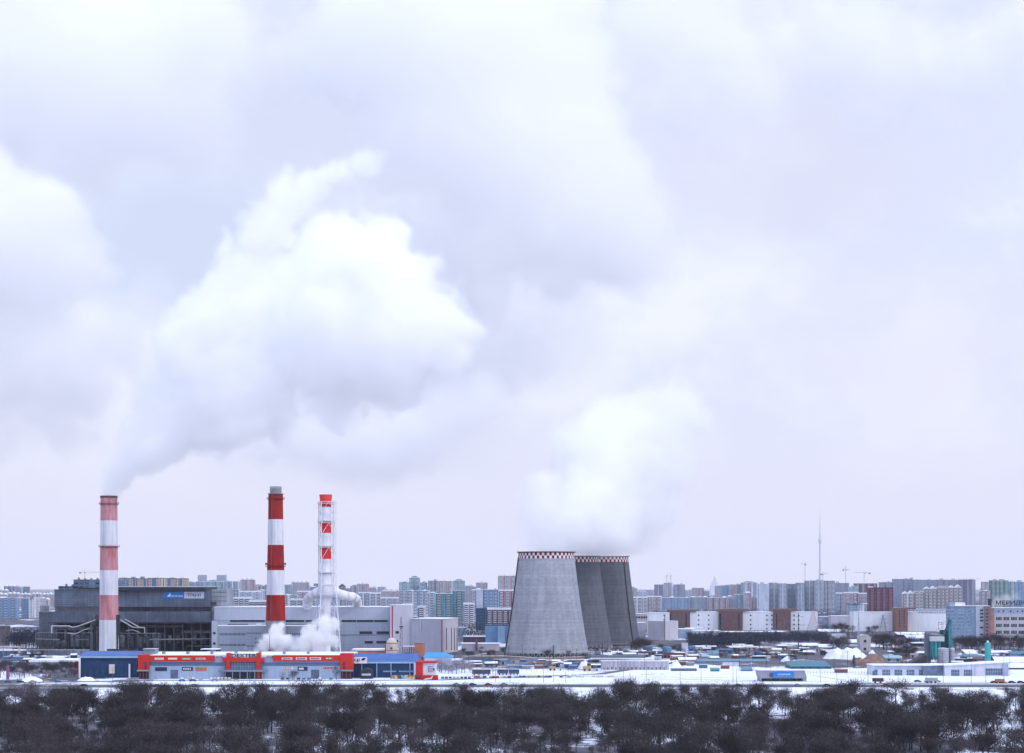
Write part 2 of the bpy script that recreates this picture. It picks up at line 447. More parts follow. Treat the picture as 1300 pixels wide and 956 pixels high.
def band_chimney(label, pxc, d, base_r, bands, rtop, redm, whitem):
    """bands: list of (py_top, py_bottom, 'r'|'w'|'g'); radius interpolated"""
    cx = X(pxc, d); t = thing('chimney', label, 'chimney', (cx, d, 0))
    ztop = Z(bands[0][0], d); n = 56
    prof = []; mi = []
    def R(z): return rtop + (base_r - rtop) * (1 - z / ztop) ** 1.25
    seq = []
    for (a, b, c) in bands:
        z1, z0 = Z(a, d), max(Z(b, d), 0.0)
        seq.append((z0, z1, {'r': 0, 'w': 1, 'g': 2}[c]))
    seq.reverse()
    if seq[0][0] > 0.05: seq.insert(0, (0.0, seq[0][0], 2))
    rings = []; ids = []
    for (z0, z1, m_) in seq:
        k = max(2, int((z1 - z0) / 6))
        for q in range(k):
            rings.append(z0 + (z1 - z0) * q / k); ids.append(m_)
    rings.append(ztop)
    prof = [(R(z), z) for z in rings]
    mb = MB(); mb.lathe(cx, d, prof, n, mif=lambda k, j: ids[j])
    nn = len(prof)
    mb.lathe(cx, d, [(rtop, ztop), (rtop - 0.9, ztop), (rtop - 0.9, ztop - 14)], n, 3)
    mb.build('shaft', [redm, whitem, CONC, M('soot', (0.03, 0.03, 0.035))], t, smooth=False)
    # ladder with cage hoops up the front
    lb = MB(); ang = -1.95
    for z in np.arange(2, ztop - 1, 6.0):
        r0, r1 = R(z) + 0.35, R(min(z + 6, ztop)) + 0.35
        for s_ in (-0.035, 0.035):
            a_ = ang + s_
            lb.bar((cx + r0 * math.cos(a_), d + r0 * math.sin(a_), z), (cx + r1 * math.cos(a_), d + r1 * math.sin(a_), min(z + 6, ztop)), 0.06)
    lb.build('ladder', STEEL_G, t)
    return t, cx, R, ztop
def worn_red(name, c1, c2, th):
    m, gg, b = base_mat(name)
    co = gg.n('ShaderNodeTexCoord').outputs['Object']
    n = gg.noise(gg.vmath('MULTIPLY', co, (1.0, 1.0, 0.22)), 0.16, 6.0, 0.65)
    n2 = gg.noise(gg.vmath('MULTIPLY', co, (2.0, 2.0, 0.05)), 0.5, 4.0, 0.6)
    c = gg.mix(gg.smooth(n, th - 0.12, th + 0.12), c1, c2)
    k = gg.smooth(n2, 0.3, 0.7, 0.85, 1.08)
    p = gg.sep(co)
    lift = gg.math('LESS_THAN', gg.math('FRACT', gg.math('DIVIDE', p[2], 2.5)), 0.09)
    k = gg.math('MULTIPLY', k, gg.math('SUBTRACT', 1.0, gg.math('MULTIPLY', lift, 0.07)))
    cc = gg.n('ShaderNodeVectorMath', operation='SCALE'); gg.put(cc.inputs[0], c); gg.put(cc.inputs['Scale'], k)
    gg.put(b.inputs['Base Color'], cc.outputs[0]); b.inputs['Roughness'].default_value = 0.8
    return m
FADED = worn_red('faded_red_paint', (0.55, 0.27, 0.30), (0.42, 0.14, 0.16), 0.54)
FRESH = worn_red('red_chimney_paint', (0.34, 0.015, 0.012), (0.24, 0.011, 0.012), 0.5)
WORNW = worn_red('worn_white_paint', (0.70, 0.70, 0.75), (0.60, 0.62, 0.68), 0.5)
C1D, C2D, C3D = 1560.0, 1565.0, 1562.0
t, cx, R, zt = band_chimney('tall chimney with faded pink-red bands, steaming beside the old boiler house', 138.3, C1D, 8.6,
    [(630, 661, 'r'), (661, 693.3, 'w'), (693.3, 724, 'r'), (724, 755.4, 'w'), (755.4, 787, 'r'), (787, 831.5, 'w')], 7.3, FADED, WORNW)
for py in (639.5, 693.8): platform_ring(cx, C1D, R(Z(py, C1D)), Z(py, C1D), t, M('rusty_steel', (0.20, 0.06, 0.06)))
mb = MB(); mb.lathe(cx, C1D, [(7.35, zt - 1.6), (7.6, zt - 1.6), (7.6, zt + 0.3), (6.6, zt + 0.3)], 56); mb.build('rim', M('sooty_rim', (0.10, 0.05, 0.055)), t)
t, cx, R, zt = band_chimney('bright red and white concrete chimney with a grey lantern cap, no steam', 350.0, C2D, 9.4,
    [(627, 659.5, 'r'), (659.5, 692, 'w'), (692, 724, 'r'), (724, 755.3, 'w'), (755.3, 788, 'r'), (788, 831, 'g')], 6.4, FRESH, WORNW)
for py in (633.0, 718.5): platform_ring(cx, C2D, R(Z(py, C2D)), Z(py, C2D), t, M('red_steel', (0.22, 0.03, 0.03)))
mb = MB()
for k in range(12):
    a = 2 * math.pi * k / 12
    mb.bar((cx + 5 * math.cos(a), C2D + 5 * math.sin(a), zt), (cx + 5 * math.cos(a), C2D + 5 * math.sin(a), zt + 6.2), 0.22)
mb.lathe(cx, C2D, [(4.4, zt), (4.4, zt + 5.0)], 24); mb.lathe(cx, C2D, [(4.7, zt + 5.9), (5.3, zt + 5.9), (5.3, zt + 6.4), (4.7, zt + 6.4)], 24)
mb.lathe(cx, C2D, [(7.0, zt - 0.2), (7.3, zt - 0.2), (7.3, zt + 0.2), (4.5, zt + 0.2)], 32)
mb.build('lantern_cap', M('cap_grey', (0.25, 0.27, 0.31)), t)
for k in range(10):
    a = 2 * math.pi * k / 10 + 0.3; z = Z(718.5, C2D); r = R(z) + 1.4
    MB().lathe(cx + r * math.cos(a), C2D + r * math.sin(a), [(0.45, z + 1.2), (0.6, z + 1.8), (0.45, z + 2.6), (0.02, z + 2.8)], 8).build('obstruction_lamp', M('lamp_red', (0.25, 0.03, 0.03)), t)
# steel chimney inside a white lattice mast
cx = X(413.6, C3D); s3 = C3D / F
t = thing('chimney', 'slim white steel chimney with three red bands inside a lattice mast', 'chimney', (cx, C3D, 0))
def z3(py): return Z(py, C3D)
r3 = 7.0 * s3
prof = [(6.2 * s3, 0.5), (6.2 * s3, z3(770)), (9.0 * s3, z3(757.5)), (12.0 * s3, z3(755)), (8.6 * s3, z3(738)), (8.2 * s3, z3(733)), (7.3 * s3, z3(728)), (r3, z3(710)), (r3, z3(693)), (r3, z3(677)), (r3, z3(661)), (r3, z3(644)), (7.2 * s3, z3(637)), (8.3 * s3, z3(628)), (7.6 * s3, z3(628)), (6.8 * s3, z3(640))]
reds = {7: 0, 9: 0, 11: 0, 12: 0}
mb = MB(); mb.lathe(cx, C3D, prof, 40, mif=lambda k, j: 1 if j in (7, 9, 11, 12) else (2 if j >= 13 else 0))
mb.build('flue', [WHITE, M('signal_red', (0.62, 0.02, 0.025), 0.5, 0.06), STEEL_D], t, smooth=True)
for py in (661, 677, 693, 644, 710, 728, 738):
    MB().lathe(cx, C3D, [(r3 + .02, z3(py) - .25), (r3 + .25 + (1.0 if py > 720 else 0), z3(py) - .25), (r3 + .25 + (1.0 if py > 720 else 0), z3(py) + .15), (r3 + .02, z3(py) + .15)], 32).build('flange', WHITE, t)
# side ducts coming up from the turbine hall
for sgn, pts in ((1, [(421, 750), (430, 754), (440, 757), (448, 758), (452, 760.5), (453.5, 765), (453.5, 772)]), (-1, [(406, 751), (400, 754), (395, 757), (391.5, 760), (390.5, 765), (390.5, 772)])):
    mb = MB(); dps = [C3D, C3D + 4, C3D + 12, C3D + 24, C3D + 44, C3D + 70, C3D + 90]; path = [(X(a, q_), q_, Z(b, q_)) for (a, b), q_ in zip(pts, dps)]
    mb.tube(path, 6.2 * s3, 20)
    for p in path[1:-1]: mb.mesh_(*(lambda q, r: ([(q[0] + r * math.cos(u) * math.sin(v), q[1] + r * math.sin(u) * math.sin(v), q[2] + r * math.cos(v)) for v in np.linspace(0.01, math.pi - .01, 9) for u in np.linspace(0, 2 * math.pi, 17)[:-1]],
        [(i * 16 + j, i * 16 + (j + 1) % 16, (i + 1) * 16 + (j + 1) % 16, (i + 1) * 16 + j) for i in range(8) for j in range(16)]))(p, 6.2 * s3))
    mb.build('side_duct', WHITE, t, smooth=True)
# lattice mast
mcx = X(415.5, C3D)
lt = thing('lattice_mast', 'white steel lattice mast standing round the slim steel chimney', 'lattice mast', (mcx, C3D, 0))
LATT = M('mast_paint', (0.68, 0.69, 0.76), 0.6, 0.1)
def half(py): 
    h = 13.2 if py < 740 else 13.2 + (py - 740) * (20.5 - 13.2) / 90.0
    return h * s3 * 0.86
rot = math.radians(17)
def corner(k, py):
    a = rot + math.pi / 4 + k * math.pi / 2; r = half(py) * 1.16
    return Vector((mcx + r * math.cos(a), C3D + r * math.sin(a), z3(py)))
levels = [829.8, 808, 789, 772, 757, 742, 727, 711, 695, 679, 664, 651, 637]
for k in range(4):
    mb = MB()
    for a, b in zip(levels[:-1], levels[1:]): mb.bar(corner(k, a), corner(k, b), 0.5, n=4)
    mb.build('leg', LATT, lt)
mb2 = MB()
for i, (a, b) in enumerate(zip(levels[:-1], levels[1:])):
    mb = MB()
    for k in range(4):
        p, q = corner(k, b), corner((k + 1) % 4, b); p0, q0 = corner(k, a), corner((k + 1) % 4, a)
        mb.bar(p, q, 0.28)
        mid = (p + q) / 2
        mb2.bar(p0, mid, 0.22); mb2.bar(q0, mid, 0.22)
    mb.build('horizontal_girt', LATT, lt)
mb2.build('diagonal_bracing', LATT, lt)
for py in (640, 663, 694, 727, 757):
    mb = MB(); z = z3(py); r = r3 + 0.35
    mb.lathe(cx, C3D, [(r, z), (half(py) * 0.98, z), (half(py) * 0.98, z + .25), (r, z + .25)], 24)
    for k in range(24):
        u = 2 * math.pi * k / 24; R_ = half(py) * 0.98
        mb.bar((cx + R_ * math.cos(u), C3D + R_ * math.sin(u), z), (cx + R_ * math.cos(u), C3D + R_ * math.sin(u), z + 1.3), 0.07)
    mb.lathe(cx, C3D, [(half(py) * .98 - .08, z + 1.25), (half(py) * .98 + .08, z + 1.25), (half(py) * .98 + .08, z + 1.4), (half(py) * .98 - .08, z + 1.4)], 24)
    mb.build('walkway', LATT, lt)

# =================================================================== cooling towers
def tower_concrete(name, c1, c2, seed):
    m, gg, b = base_mat(name)
    co = gg.n('ShaderNodeTexCoord').outputs['Object']
    co = gg.vmath('ADD', co, (seed * 50.0, 0, 0))
    p = gg.sep(co)
    lift = gg.math('FRACT', gg.math('DIVIDE', p[2], 1.6)); li = gg.math('FLOOR', gg.math('DIVIDE', p[2], 1.6))
    wn = gg.n('ShaderNodeTexWhiteNoise', noise_dimensions='1D'); gg.put(wn.inputs['W'], li)
    band = gg.math('ADD', gg.math('MULTIPLY', wn.outputs['Value'], 0.16), 0.90)
    n = gg.noise(gg.vmath('MULTIPLY', co, (1, 1, 0.5)), 0.03, 6.0, 0.65)
    n2 = gg.noise(gg.vmath('MULTIPLY', co, (1, 1, 3.0)), 0.25, 5.0, 0.7)
    n3 = gg.noise(gg.vmath('MULTIPLY', co, (1, 1, 0.08)), 0.30, 4.0, 0.6)
    k = gg.math('MULTIPLY', band, gg.smooth(n2, 0.3, 0.72, 0.86, 1.10))
    k = gg.math('MULTIPLY', k, gg.smooth(n3, 0.3, 0.7, 0.86, 1.08))
    k = gg.math('MULTIPLY', k, gg.math('SUBTRACT', 1.0, gg.math('MULTIPLY', gg.math('LESS_THAN', lift, 0.12), 0.16)))
    spots = gg.smooth(gg.noise(gg.vmath('MULTIPLY', co, (1, 1, 2.2)), 0.11, 2.0, 0.4), 0.74, 0.80, 1.0, 1.45)
    k = gg.math('MULTIPLY', k, spots)
    c = gg.mix(gg.smooth(n, 0.35, 0.65), c1, c2)
    cc = gg.n('ShaderNodeVectorMath', operation='SCALE'); gg.put(cc.inputs[0], c); gg.put(cc.inputs['Scale'], k)
    gg.put(b.inputs['Base Color'], cc.outputs[0]); b.inputs['Roughness'].default_value = 0.85
    return m
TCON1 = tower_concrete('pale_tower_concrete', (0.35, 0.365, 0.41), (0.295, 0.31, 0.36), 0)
TCON2 = tower_concrete('shaded_damp_tower_concrete', (0.122, 0.130, 0.158), (0.098, 0.103, 0.128), 3)  # dark tone mixes damp concrete with the rear towers' shade, put into the colour
CHR = M('checker_maroon', (0.16, 0.012, 0.022)); CHW = M('checker_white', (0.66, 0.63, 0.66))
def cooling_tower(label, px, d, rb, rt_, H, con, stripe=False):
    cx = X(px, d); t = thing('cooling_tower', label, 'cooling tower', (cx, d, 0), group='cooling towers of the power station')
    def R(z):
        u = z / H
        # slightly hyperbolic flank
        return rt_ + (rb - rt_) * ((1 - u) * 0.80 + 0.20 * (1 - u) ** 2.6)
    n = 96; zb = H - 5.0
    prof = [(R(z), z) for z in np.linspace(4.0, zb, 40)]
    mb = MB(); mb.lathe(cx, d, prof, n)
    prof2 = [(R(z) - 0.5, z) for z in np.linspace(4.0, H, 24)][::-1]
    mb.lathe(cx, d, prof2, n); mb.lathe(cx, d, [(R(4.0) - .5, 4.0), (R(4.0), 4.0)], n)
    mb.build('shell', con, t, smooth=True)
    N = 72
    mb = MB(); zs = [zb, zb + 2.5, H]
    mb.lathe(cx, d, [(R(z) + 0.06, z) for z in zs], N, mif=lambda k, j: (k + j) % 2)
    mb.lathe(cx, d, [(R(zb), zb), (R(zb) + 0.06, zb)], N)
    mb.build('checkered_band', [CHR, CHW], t)
    mb = MB(); mb.lathe(cx, d, [(R(H) - .5, H), (R(H) - .5, H + 0.9), (R(H) + 1.3, H + 0.9), (R(H) + 1.3, H + 0.3), (R(H), H)], n)
    for k in range(72):
        u = 2 * math.pi * k / 72; r = R(H) + 1.2
        mb.bar((cx + r * math.cos(u), d + r * math.sin(u), H + .9), (cx + r * math.cos(u), d + r * math.sin(u), H + 1.9), 0.05)
    mb.build('cornice', M('cornice_grey', (0.07, 0.055, 0.065)), t)
    mb = MB()
    for k in range(48):
        u0, u1, u2 = (2 * math.pi * (k + s_) / 48 for s_ in (0, 0.5, 1))
        top = (cx + R(4) * math.cos(u1) * .995, d + R(4) * math.sin(u1) * .995, 4.1)
        for u in (u0, u2): mb.bar((cx + (R(0) + .6) * math.cos(u), d + (R(0) + .6) * math.sin(u), 0), top, 0.35)
    mb.build('support_columns', CONC, t)
    mb = MB(); mb.lathe(cx, d, [(R(0) + 3, 0), (R(0) + 3, 0.9), (R(0) - 2, 0.9)], n); mb.build('basin', CONC, t)
    if stripe is not False:
        mb = MB(); a = stripe
        for z in np.arange(1, H - 5, 3.0):
            r0, r1 = R(z) + .5, R(z + 3) + .5
            mb.bar((cx + r0 * math.cos(a), d + r0 * math.sin(a), z), (cx + r1 * math.cos(a), d + r1 * math.sin(a), z + 3), 0.45, n=6)
            for s_ in (-1, 1):
                aa = a + s_ * 0.02
                mb.bar((cx + r0 * math.cos(aa), d + r0 * math.sin(aa), z), (cx + r1 * math.cos(aa), d + r1 * math.sin(aa), z + 3), 0.12)
            mb.bar((cx + r0 * math.cos(a - .02), d + r0 * math.sin(a - .02), z), (cx + r0 * math.cos(a + .02), d + r0 * math.sin(a + .02), z), 0.12)
        mb.build('stair_ladder', STEEL_D, t)
    return t, cx, R
T1, T2, T3 = 1520.0, 1705.0, 1782.0
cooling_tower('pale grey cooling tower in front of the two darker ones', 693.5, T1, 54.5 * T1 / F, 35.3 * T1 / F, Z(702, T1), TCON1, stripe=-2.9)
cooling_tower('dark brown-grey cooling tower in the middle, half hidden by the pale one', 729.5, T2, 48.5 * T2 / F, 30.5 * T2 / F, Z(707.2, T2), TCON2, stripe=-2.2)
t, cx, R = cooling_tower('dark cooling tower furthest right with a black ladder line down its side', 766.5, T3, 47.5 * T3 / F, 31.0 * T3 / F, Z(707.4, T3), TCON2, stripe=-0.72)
# =================================================================== old boiler house
PS = M('weathered_panel', (0.118, 0.143, 0.198), 0.8, 0.30, 0.05, streak=0.14, seams=(12.0, 1.9, 0.30, 0.35))
PSL = M('pale_panel', (0.26, 0.285, 0.335), 0.8, 0.15, 0.05, streak=0.2, seams=(6.0, 3.0, 0.2, 0.2))
D0 = 1640.0
def zz(py): return Z(py, D0)
def xx(px): return X(px, D0)
t = thing('power_station', 'old grey boiler house with dark lower storey behind the faded chimney', 'power station', ((xx(69) + xx(272)) / 2, D0, 0))
MB().box(xx(69), xx(268), D0, D0 + 60, zz(770.5), zz(749.5)).build('wall', PS, t)
MB().box(xx(69), xx(268), D0, D0 + 60, zz(790), zz(776.3)).build('wall', PS, t)
MB().box(xx(69.5), xx(267.5), D0 + 1.2, D0 + 59, zz(776.2), zz(770.6)).build('window_band', GLASS_D, t)
for k in range(44):
    x = xx(70.5 + k * 1.35)
    MB().box(x, x + .35, D0 + .4, D0 + 1.15, zz(776.2), zz(770.6)).build('mullion', STEEL_G, t)
for k in range(9):
    x = xx(152 + k * 13.0)
    MB().box(x, x + .5, D0 + .3, D0 + 1.15, zz(776.2), zz(770.6)).build('mullion', STEEL_D, t)
MB().box(xx(63), xx(149), D0 - 5, D0 + 3, zz(791.3), zz(789.6)).build('canopy', STEEL_D, t)
MB().box(xx(158), xx(274), D0 - 5, D0 + 3, zz(791.3), zz(789.6)).build('canopy', STEEL_D, t)
MB().box(xx(69.5), xx(267.5), D0 + 9, D0 + 58, 0, zz(790.05)).build('lower_wall', M('dark_lower_wall', (0.030, 0.035, 0.05), 0.85, 0.6, 0.09, streak=0.35, seams=(6.0, 4.5, 0.5, 0.45)), t)  # lower storey wall, darker than the panels above
for k in range(18):
    x = xx(71 + k * 11.5); MB().box(x - .5, x + .5, D0 + .6, D0 + 1.6, 0, zz(790.1)).build('column', CONC_D, t)
for (a, b, c, d_) in ((176, 232, 796.5, 794), (230, 268, 804, 800.5), (72, 110, 800, 796), (190, 262, 813, 811), (236, 268, 821, 819.5)):
    MB().box(xx(a), xx(b), D0 + 2, D0 + 8.9, zz(c), zz(d_)).build('gallery', M('gallery_grey', (0.11, 0.12, 0.145), 0.8, 0.3), t)
for k in range(10):
    x = xx(160 + k * 10.5); w = 2.6 + 1.5 * rnd.random()
    MB().box(x, x + w, D0 + 4, D0 + 8.8, zz(818 - rnd.random() * 3), zz(803 + rnd.random() * 4)).build('bunker', M('bunker_%d' % (k % 3), [(0.09, 0.10, 0.13), (0.05, 0.06, 0.08), (0.14, 0.14, 0.16)][k % 3], 0.8, 0.4, 0.2), t)
rf = MB().box(xx(68.5), xx(149), D0 - .5, D0 + 60.5, zz(749.5), zz(748.2)).build('roof', CONC_D, t)
MB().box(xx(149), xx(262), D0 - 4, D0 + 61, zz(749.4), zz(745.2)).build('roof', STEEL_D, t)
MB().box(xx(150), xx(261), D0 - 3.4, D0 + 60, zz(745.1), zz(744.4)).build('snow_cover', SNOW, t)
BLG = FAC('blue_grey_annex', (0.17, 0.235, 0.33), (0.13, 0.18, 0.26), 5.0, 3.6, 0.72, 0.45, 0.5)
MB().box(xx(72), xx(90), D0 + 6, D0 + 30, zz(748.3), zz(744)).build('penthouse', BLG, t)
MB().box(xx(88.5), xx(150), D0 + 14, D0 + 44, zz(748.3), zz(735.6)).build('penthouse', BLG, t)
MB().box(xx(98), xx(149), D0 + 2, D0 + 13.9, zz(748.3), zz(746)).build('penthouse', STEEL_D, t)
for k in range(9): MB().box(xx(76 + k * 8), xx(77.5 + k * 8), D0 + 20, D0 + 24, zz(735.7) if k > 1 else zz(744.1), (zz(735.7) if k > 1 else zz(744.1)) + 1.2 + rnd.random() * 1.4).build('roof_vent', STEEL_G, t)
MB().box(xx(268.2), xx(287.5), D0 + 2, D0 + 40, 0, zz(748)).build('stair_tower', PSL, t)
MB().box(xx(268.5), xx(274), D0 - 2.5, D0 + 1.9, zz(767), zz(764.6)).build('balcony', STEEL_D, t)
for py in (752.0, 757.5, 763.0): MB().box(xx(268.2), xx(287.5), D0 + 1.6, D0 + 1.95, zz(py), zz(py - .35)).build('cornice', CONC_D, t)
# sign on its wall
sg = thing('company_sign', 'blue and white sign panel high on the grey boiler house wall', 'sign', (xx(233), D0 - .6, zz(760)))
SBLUE = M('sign_blue', (0.02, 0.19, 0.55), 0.4, 0.03); SPALE = M('sign_pale', (0.50, 0.56, 0.68), 0.5, 0.04); STXT = M('sign_grey_text', (0.03, 0.07, 0.17), 0.5, 0.02)
MB().box(xx(207.5), xx(233.8), D0 - .6, D0 - .05, zz(759.8), zz(751.2)).build('blue_panel', SBLUE, sg)
MB().box(xx(233.8), xx(259), D0 - .6, D0 - .05, zz(759.8), zz(751.2)).build('white_panel', SPALE, sg)
put_text('ГАЗПРОМ', xx(222.5), D0 - .62, zz(757.9), 19 * D0 / F, 2.4 * D0 / F, WHITE, sg)
mbf = MB(); fx = xx(215); fz = zz(757.2)
mbf.mesh_([(fx - 1.2, D0 - .75, fz), (fx + 1.0, D0 - .75, fz), (fx + 1.6, D0 - .75, fz + 1.6), (fx + .7, D0 - .75, fz + 4.0), (fx + .2, D0 - .75, fz + 2.2), (fx - .5, D0 - .75, fz + 1.6)], [(0, 1, 2, 3, 4, 5)])
mbf.build('flame_emblem', WHITE, sg)
put_text('ТЭЦ-21', xx(246.4), D0 - .62, zz(757.8), 17 * D0 / F, 4.4 * D0 / F, STXT, sg)
# small annex left
t = thing('annex_building', 'low dark grey annex at the left end of the boiler house', 'industrial building', (X(59, 1690), 1690, 0))
MB().box(X(49.5, 1690), X(69.3, 1690), 1690, 1730, 0, Z(777.5, 1690)).build('wall', M('annex_panel', (0.12, 0.145, 0.185), 0.8, 0.2, 0.08, streak=0.2, seams=(5, 3, .2, .3)), t)
MB().box(X(49, 1690), X(69.5, 1690), 1689.5, 1730.5, Z(777.5, 1690), Z(776.6, 1690)).build('roof', CONC, t)
MB().lathe(X(56.5, 1705), 1705, [(4.2, Z(777, 1705)), (4.2, Z(769.5, 1705)), (3.4, Z(767.8, 1705)), (0.1, Z(767, 1705))], 20).build('round_tank', CONC, t)

def pipe_rack(label, d, px0, px1, pyt, verts, vessels, pipes, walls=()):
    t = thing('pipe_rack', label, 'pipe rack', (X((px0 + px1) / 2, d), d, 0), group='pipe racks before the boiler house')
    for vx in verts:
        mb = MB()
        for dy in (0, 7): mb.bar((X(vx, d), d + dy, 0), (X(vx, d), d + dy, Z(pyt, d)), 0.28)
        mb.bar((X(vx, d), d, Z(pyt, d)), (X(vx, d), d + 7, Z(pyt, d)), 0.25); mb.build('portal_frame', STEEL_G if vx in (verts[0], verts[-1]) else STEEL_D, t)
    for i, pz in enumerate((pyt, pyt + 5, pyt + 13)):
        mb = MB()
        for dy in (0, 7): mb.bar((X(px0, d), d + dy, Z(pz, d)), (X(px1, d), d + dy, Z(pz, d)), 0.26 if i == 0 else 0.18)
        mb.build('beam', STEEL_G if i == 0 else STEEL_D, t)
    for (vx, a, b, r) in vessels:
        mb = MB(); cxv = X(vx, d)
        mb.lathe(cxv, d + 3.5, [(0.2, Z(b, d)), (r * .7, Z(b, d)), (r, Z(b - 2, d)), (r, Z(a + 2, d)), (r * .6, Z(a + .5, d)), (0.05, Z(a, d))], 16)
        mb.build('vessel', M('vessel_%d' % (int(vx) % 3), [(0.045, 0.05, 0.07), (0.11, 0.12, 0.15), (0.07, 0.075, 0.09)][int(vx) % 3], 0.6, 0.3, 0.3), t, smooth=True)
        mb = MB(); mb.tube([(cxv, d + 3.5, Z(a + .3, d)), (cxv, d + 3.5, Z(a - 1.5, d)), (cxv + 2.2, d + 3.5, Z(a - 2.2, d)), (cxv + 2.6, d + 3.5, Z(b, d))], 0.4, 8)
        mb.build('pipe', STEEL_D, t)
    for (pts, r, m_) in pipes:
        MB().tube([(X(a, d), d + c, Z(b, d)) for a, b, c in pts], r, 8).build('pipe', m_, t)
    return t
pipe_rack('rack of dark vessels and pale pipes left of the faded chimney', 1570, 45.5, 115.5, 803.5, [45.5, 54, 60.5, 67, 79, 87, 95, 101, 107, 115.5],
          [(50, 806, 822, 1.7), (56.5, 807, 822, 1.3), (62, 806, 822, 2.0), (72, 813, 823, 3.2), (80, 813, 823, 3.0), (91, 805, 822, 1.8), (97.5, 806, 822, 2.2), (104, 804, 822, 1.6), (110, 807, 822, 2.0)],
          [([(66, 804, -1), (66, 794.8, -1), (88, 794.8, -1), (92.5, 796.5, -1), (100, 795, -1), (120, 787, 4)], 0.62, PIPE_L),
           ([(86, 803.8, -1), (96, 805, -1), (106, 800, -1), (114, 797.5, 2)], 0.45, PIPE_L),
           ([(45.5, 811, -1), (58, 811.5, -1), (76, 812, -1)], 0.35, STEEL_G), ([(96, 812, -1), (113, 812, -1)], 0.3, STEEL_G),
           ([(70, 798, 2), (84, 798, 2), (84, 812, 2)], 0.5, STEEL_D)])
pipe_rack('rack of dark arched pipes and inclined galleries right of the faded chimney', 1575, 138, 201, 804.0, [138, 150, 160, 170, 181, 191, 201],
          [(144.5, 806, 822, 1.8), (154, 806, 823, 2.4), (165, 807, 823, 2.0), (176, 808, 823, 2.4), (186, 807, 823, 1.8), (196, 810, 823, 2.2)],
          [([(148.5, 786.5, 10), (168, 796.5, 2), (184, 797, -1)], 0.6, PIPE_L), ([(155, 786.5, 12), (175, 796, 4)], 0.5, PIPE_L),
           ([(184, 797, -1), (184, 803.8, -1)], 0.4, PIPE_L), ([(160, 801, -1), (168, 799.5, -1), (178, 803, -1)], 0.5, STEEL_G),
           ([(190, 812, -1), (262, 812, 30)], 0.35, STEEL_G)])
# flue ducts into the old chimney
t = thing('flue_duct', 'dark duct curving from boiler house into left side of faded chimney', 'flue duct', (X(122, 1600), 1600, 0))
mb = MB()
for (a, b) in zip([(112, 806), (117, 798), (121, 791), (126, 786), (131, 784)][:-1], [(117, 798), (121, 791), (126, 786), (131, 784)]):
    mb.bar((X(a[0], 1590), 1606 - (a[0] - 112) * 1.6, Z(a[1], 1590)), (X(b[0], 1590), 1606 - (b[0] - 112) * 1.6, Z(b[1], 1590)), 4.2, 4.2, 10)
mb.build('duct', M('duct_grey', (0.085, 0.09, 0.11), 0.7, 0.5, 0.25), t, smooth=True)
MB().box(X(113, 1590), X(128.5, 1590), 1590, 1620, 0, Z(803, 1590)).build('duct_base', M('duct_base_dark', (0.03, 0.036, 0.055), .8, .3, .2), t)
for k in range(5): MB().bar((X(114 + 3.2 * k, 1590), 1588.5, 0), (X(114 + 3.2 * k, 1590), 1588.5, Z(797 - 2 * k, 1590)), 0.3).build('strut', STEEL_G if k % 2 else STEEL_D, t)
t = thing('flue_duct', 'tall dark square duct rising against the right side of the faded chimney', 'flue duct', (X(147, 1565), 1565, 0))
MB().box(X(144.0, 1562), X(151, 1562), 1556, 1566, 0, Z(780.5, 1562)).build('duct', M('duct_dark', (0.035, 0.038, 0.055), 0.7, 0.3, 0.2, seams=(3, 3, .2, .4)), t)
for k in range(7): MB().box(X(143.7, 1562), X(151.3, 1562), 1555.6, 1566.4, Z(786 + 6 * k, 1562), Z(785.5 + 6 * k, 1562)).build('stiffener', STEEL_D, t)
# concrete yard wall, pale cap
def yard_wall(label, px0, px1, d, pyt, mat, capm, seg=4.0, cat='wall', name='yard_wall'):
    t = thing(name, label, cat, (X((px0 + px1) / 2, d), d, 0))
    h = Z(pyt, d)
    MB().box(X(px0, d), X(px1, d), d, d + .4, 0, h).build('panel', mat, t)
    if capm is not None: MB().box(X(px0, d), X(px1, d), d - .3, d + .7, h + .002, h + .5).build('coping', capm, t)
    x = X(px0, d)
    mb = MB()
    while x < X(px1, d):
        mb.box(x - .2, x + .2, d - .22, d - .01, 0, h); x += seg
    mb.build('pilasters', mat, t)
    return t
yard_wall('long grey yard wall with pale coping below the left pipe rack', 36, 114, 1545, 825.3, M('wall_bluegrey', (0.14, 0.165, 0.215), .8, .35, .1, streak=.3), PIPE_L)
yard_wall('short dark yard wall with blue doors below the right pipe rack', 136, 176, 1545, 824.5, M('wall_darkblue', (0.07, 0.085, 0.13), .8, .5, .15), STEEL_D)

# =================================================================== new combined cycle hall
D1 = 1622.0
CL = M('light_cladding', (0.42, 0.46, 0.555), 0.6, 0.05, 0.05, streak=0.05, seams=(6.0, 1.2, 0.12, 0.10))
CL2 = M('blue_grey_cladding', (0.335, 0.385, 0.48), 0.6, 0.05, 0.05, streak=0.06, seams=(9.0, 3.0, 0.2, 0.16))
CLP = M('pinkish_and_sunlit_cladding', (0.52, 0.50, 0.575), 0.6, 0.05, 0.05, streak=0.06, seams=(7.0, 4.0, 0.15, 0.07))
CLG = M('lilac_cladding', (0.385, 0.39, 0.47), 0.6, 0.05, 0.05, streak=0.06, seams=(5.0, 5.0, 0.15, 0.10))
REDS = M('red_stripe', (0.35, 0.05, 0.06), .6, .1)
def z1(py): return Z(py, D1)
def x1(px): return X(px, D1)
t = thing('turbine_hall', 'long pale blue-grey turbine hall behind the bright red chimney', 'industrial building', ((x1(268) + x1(495)) / 2, D1, 0))
MB().box(x1(272), x1(494.6), D1, D1 + 70, z1(787), z1(771)).build('upper_wall', CL, t)
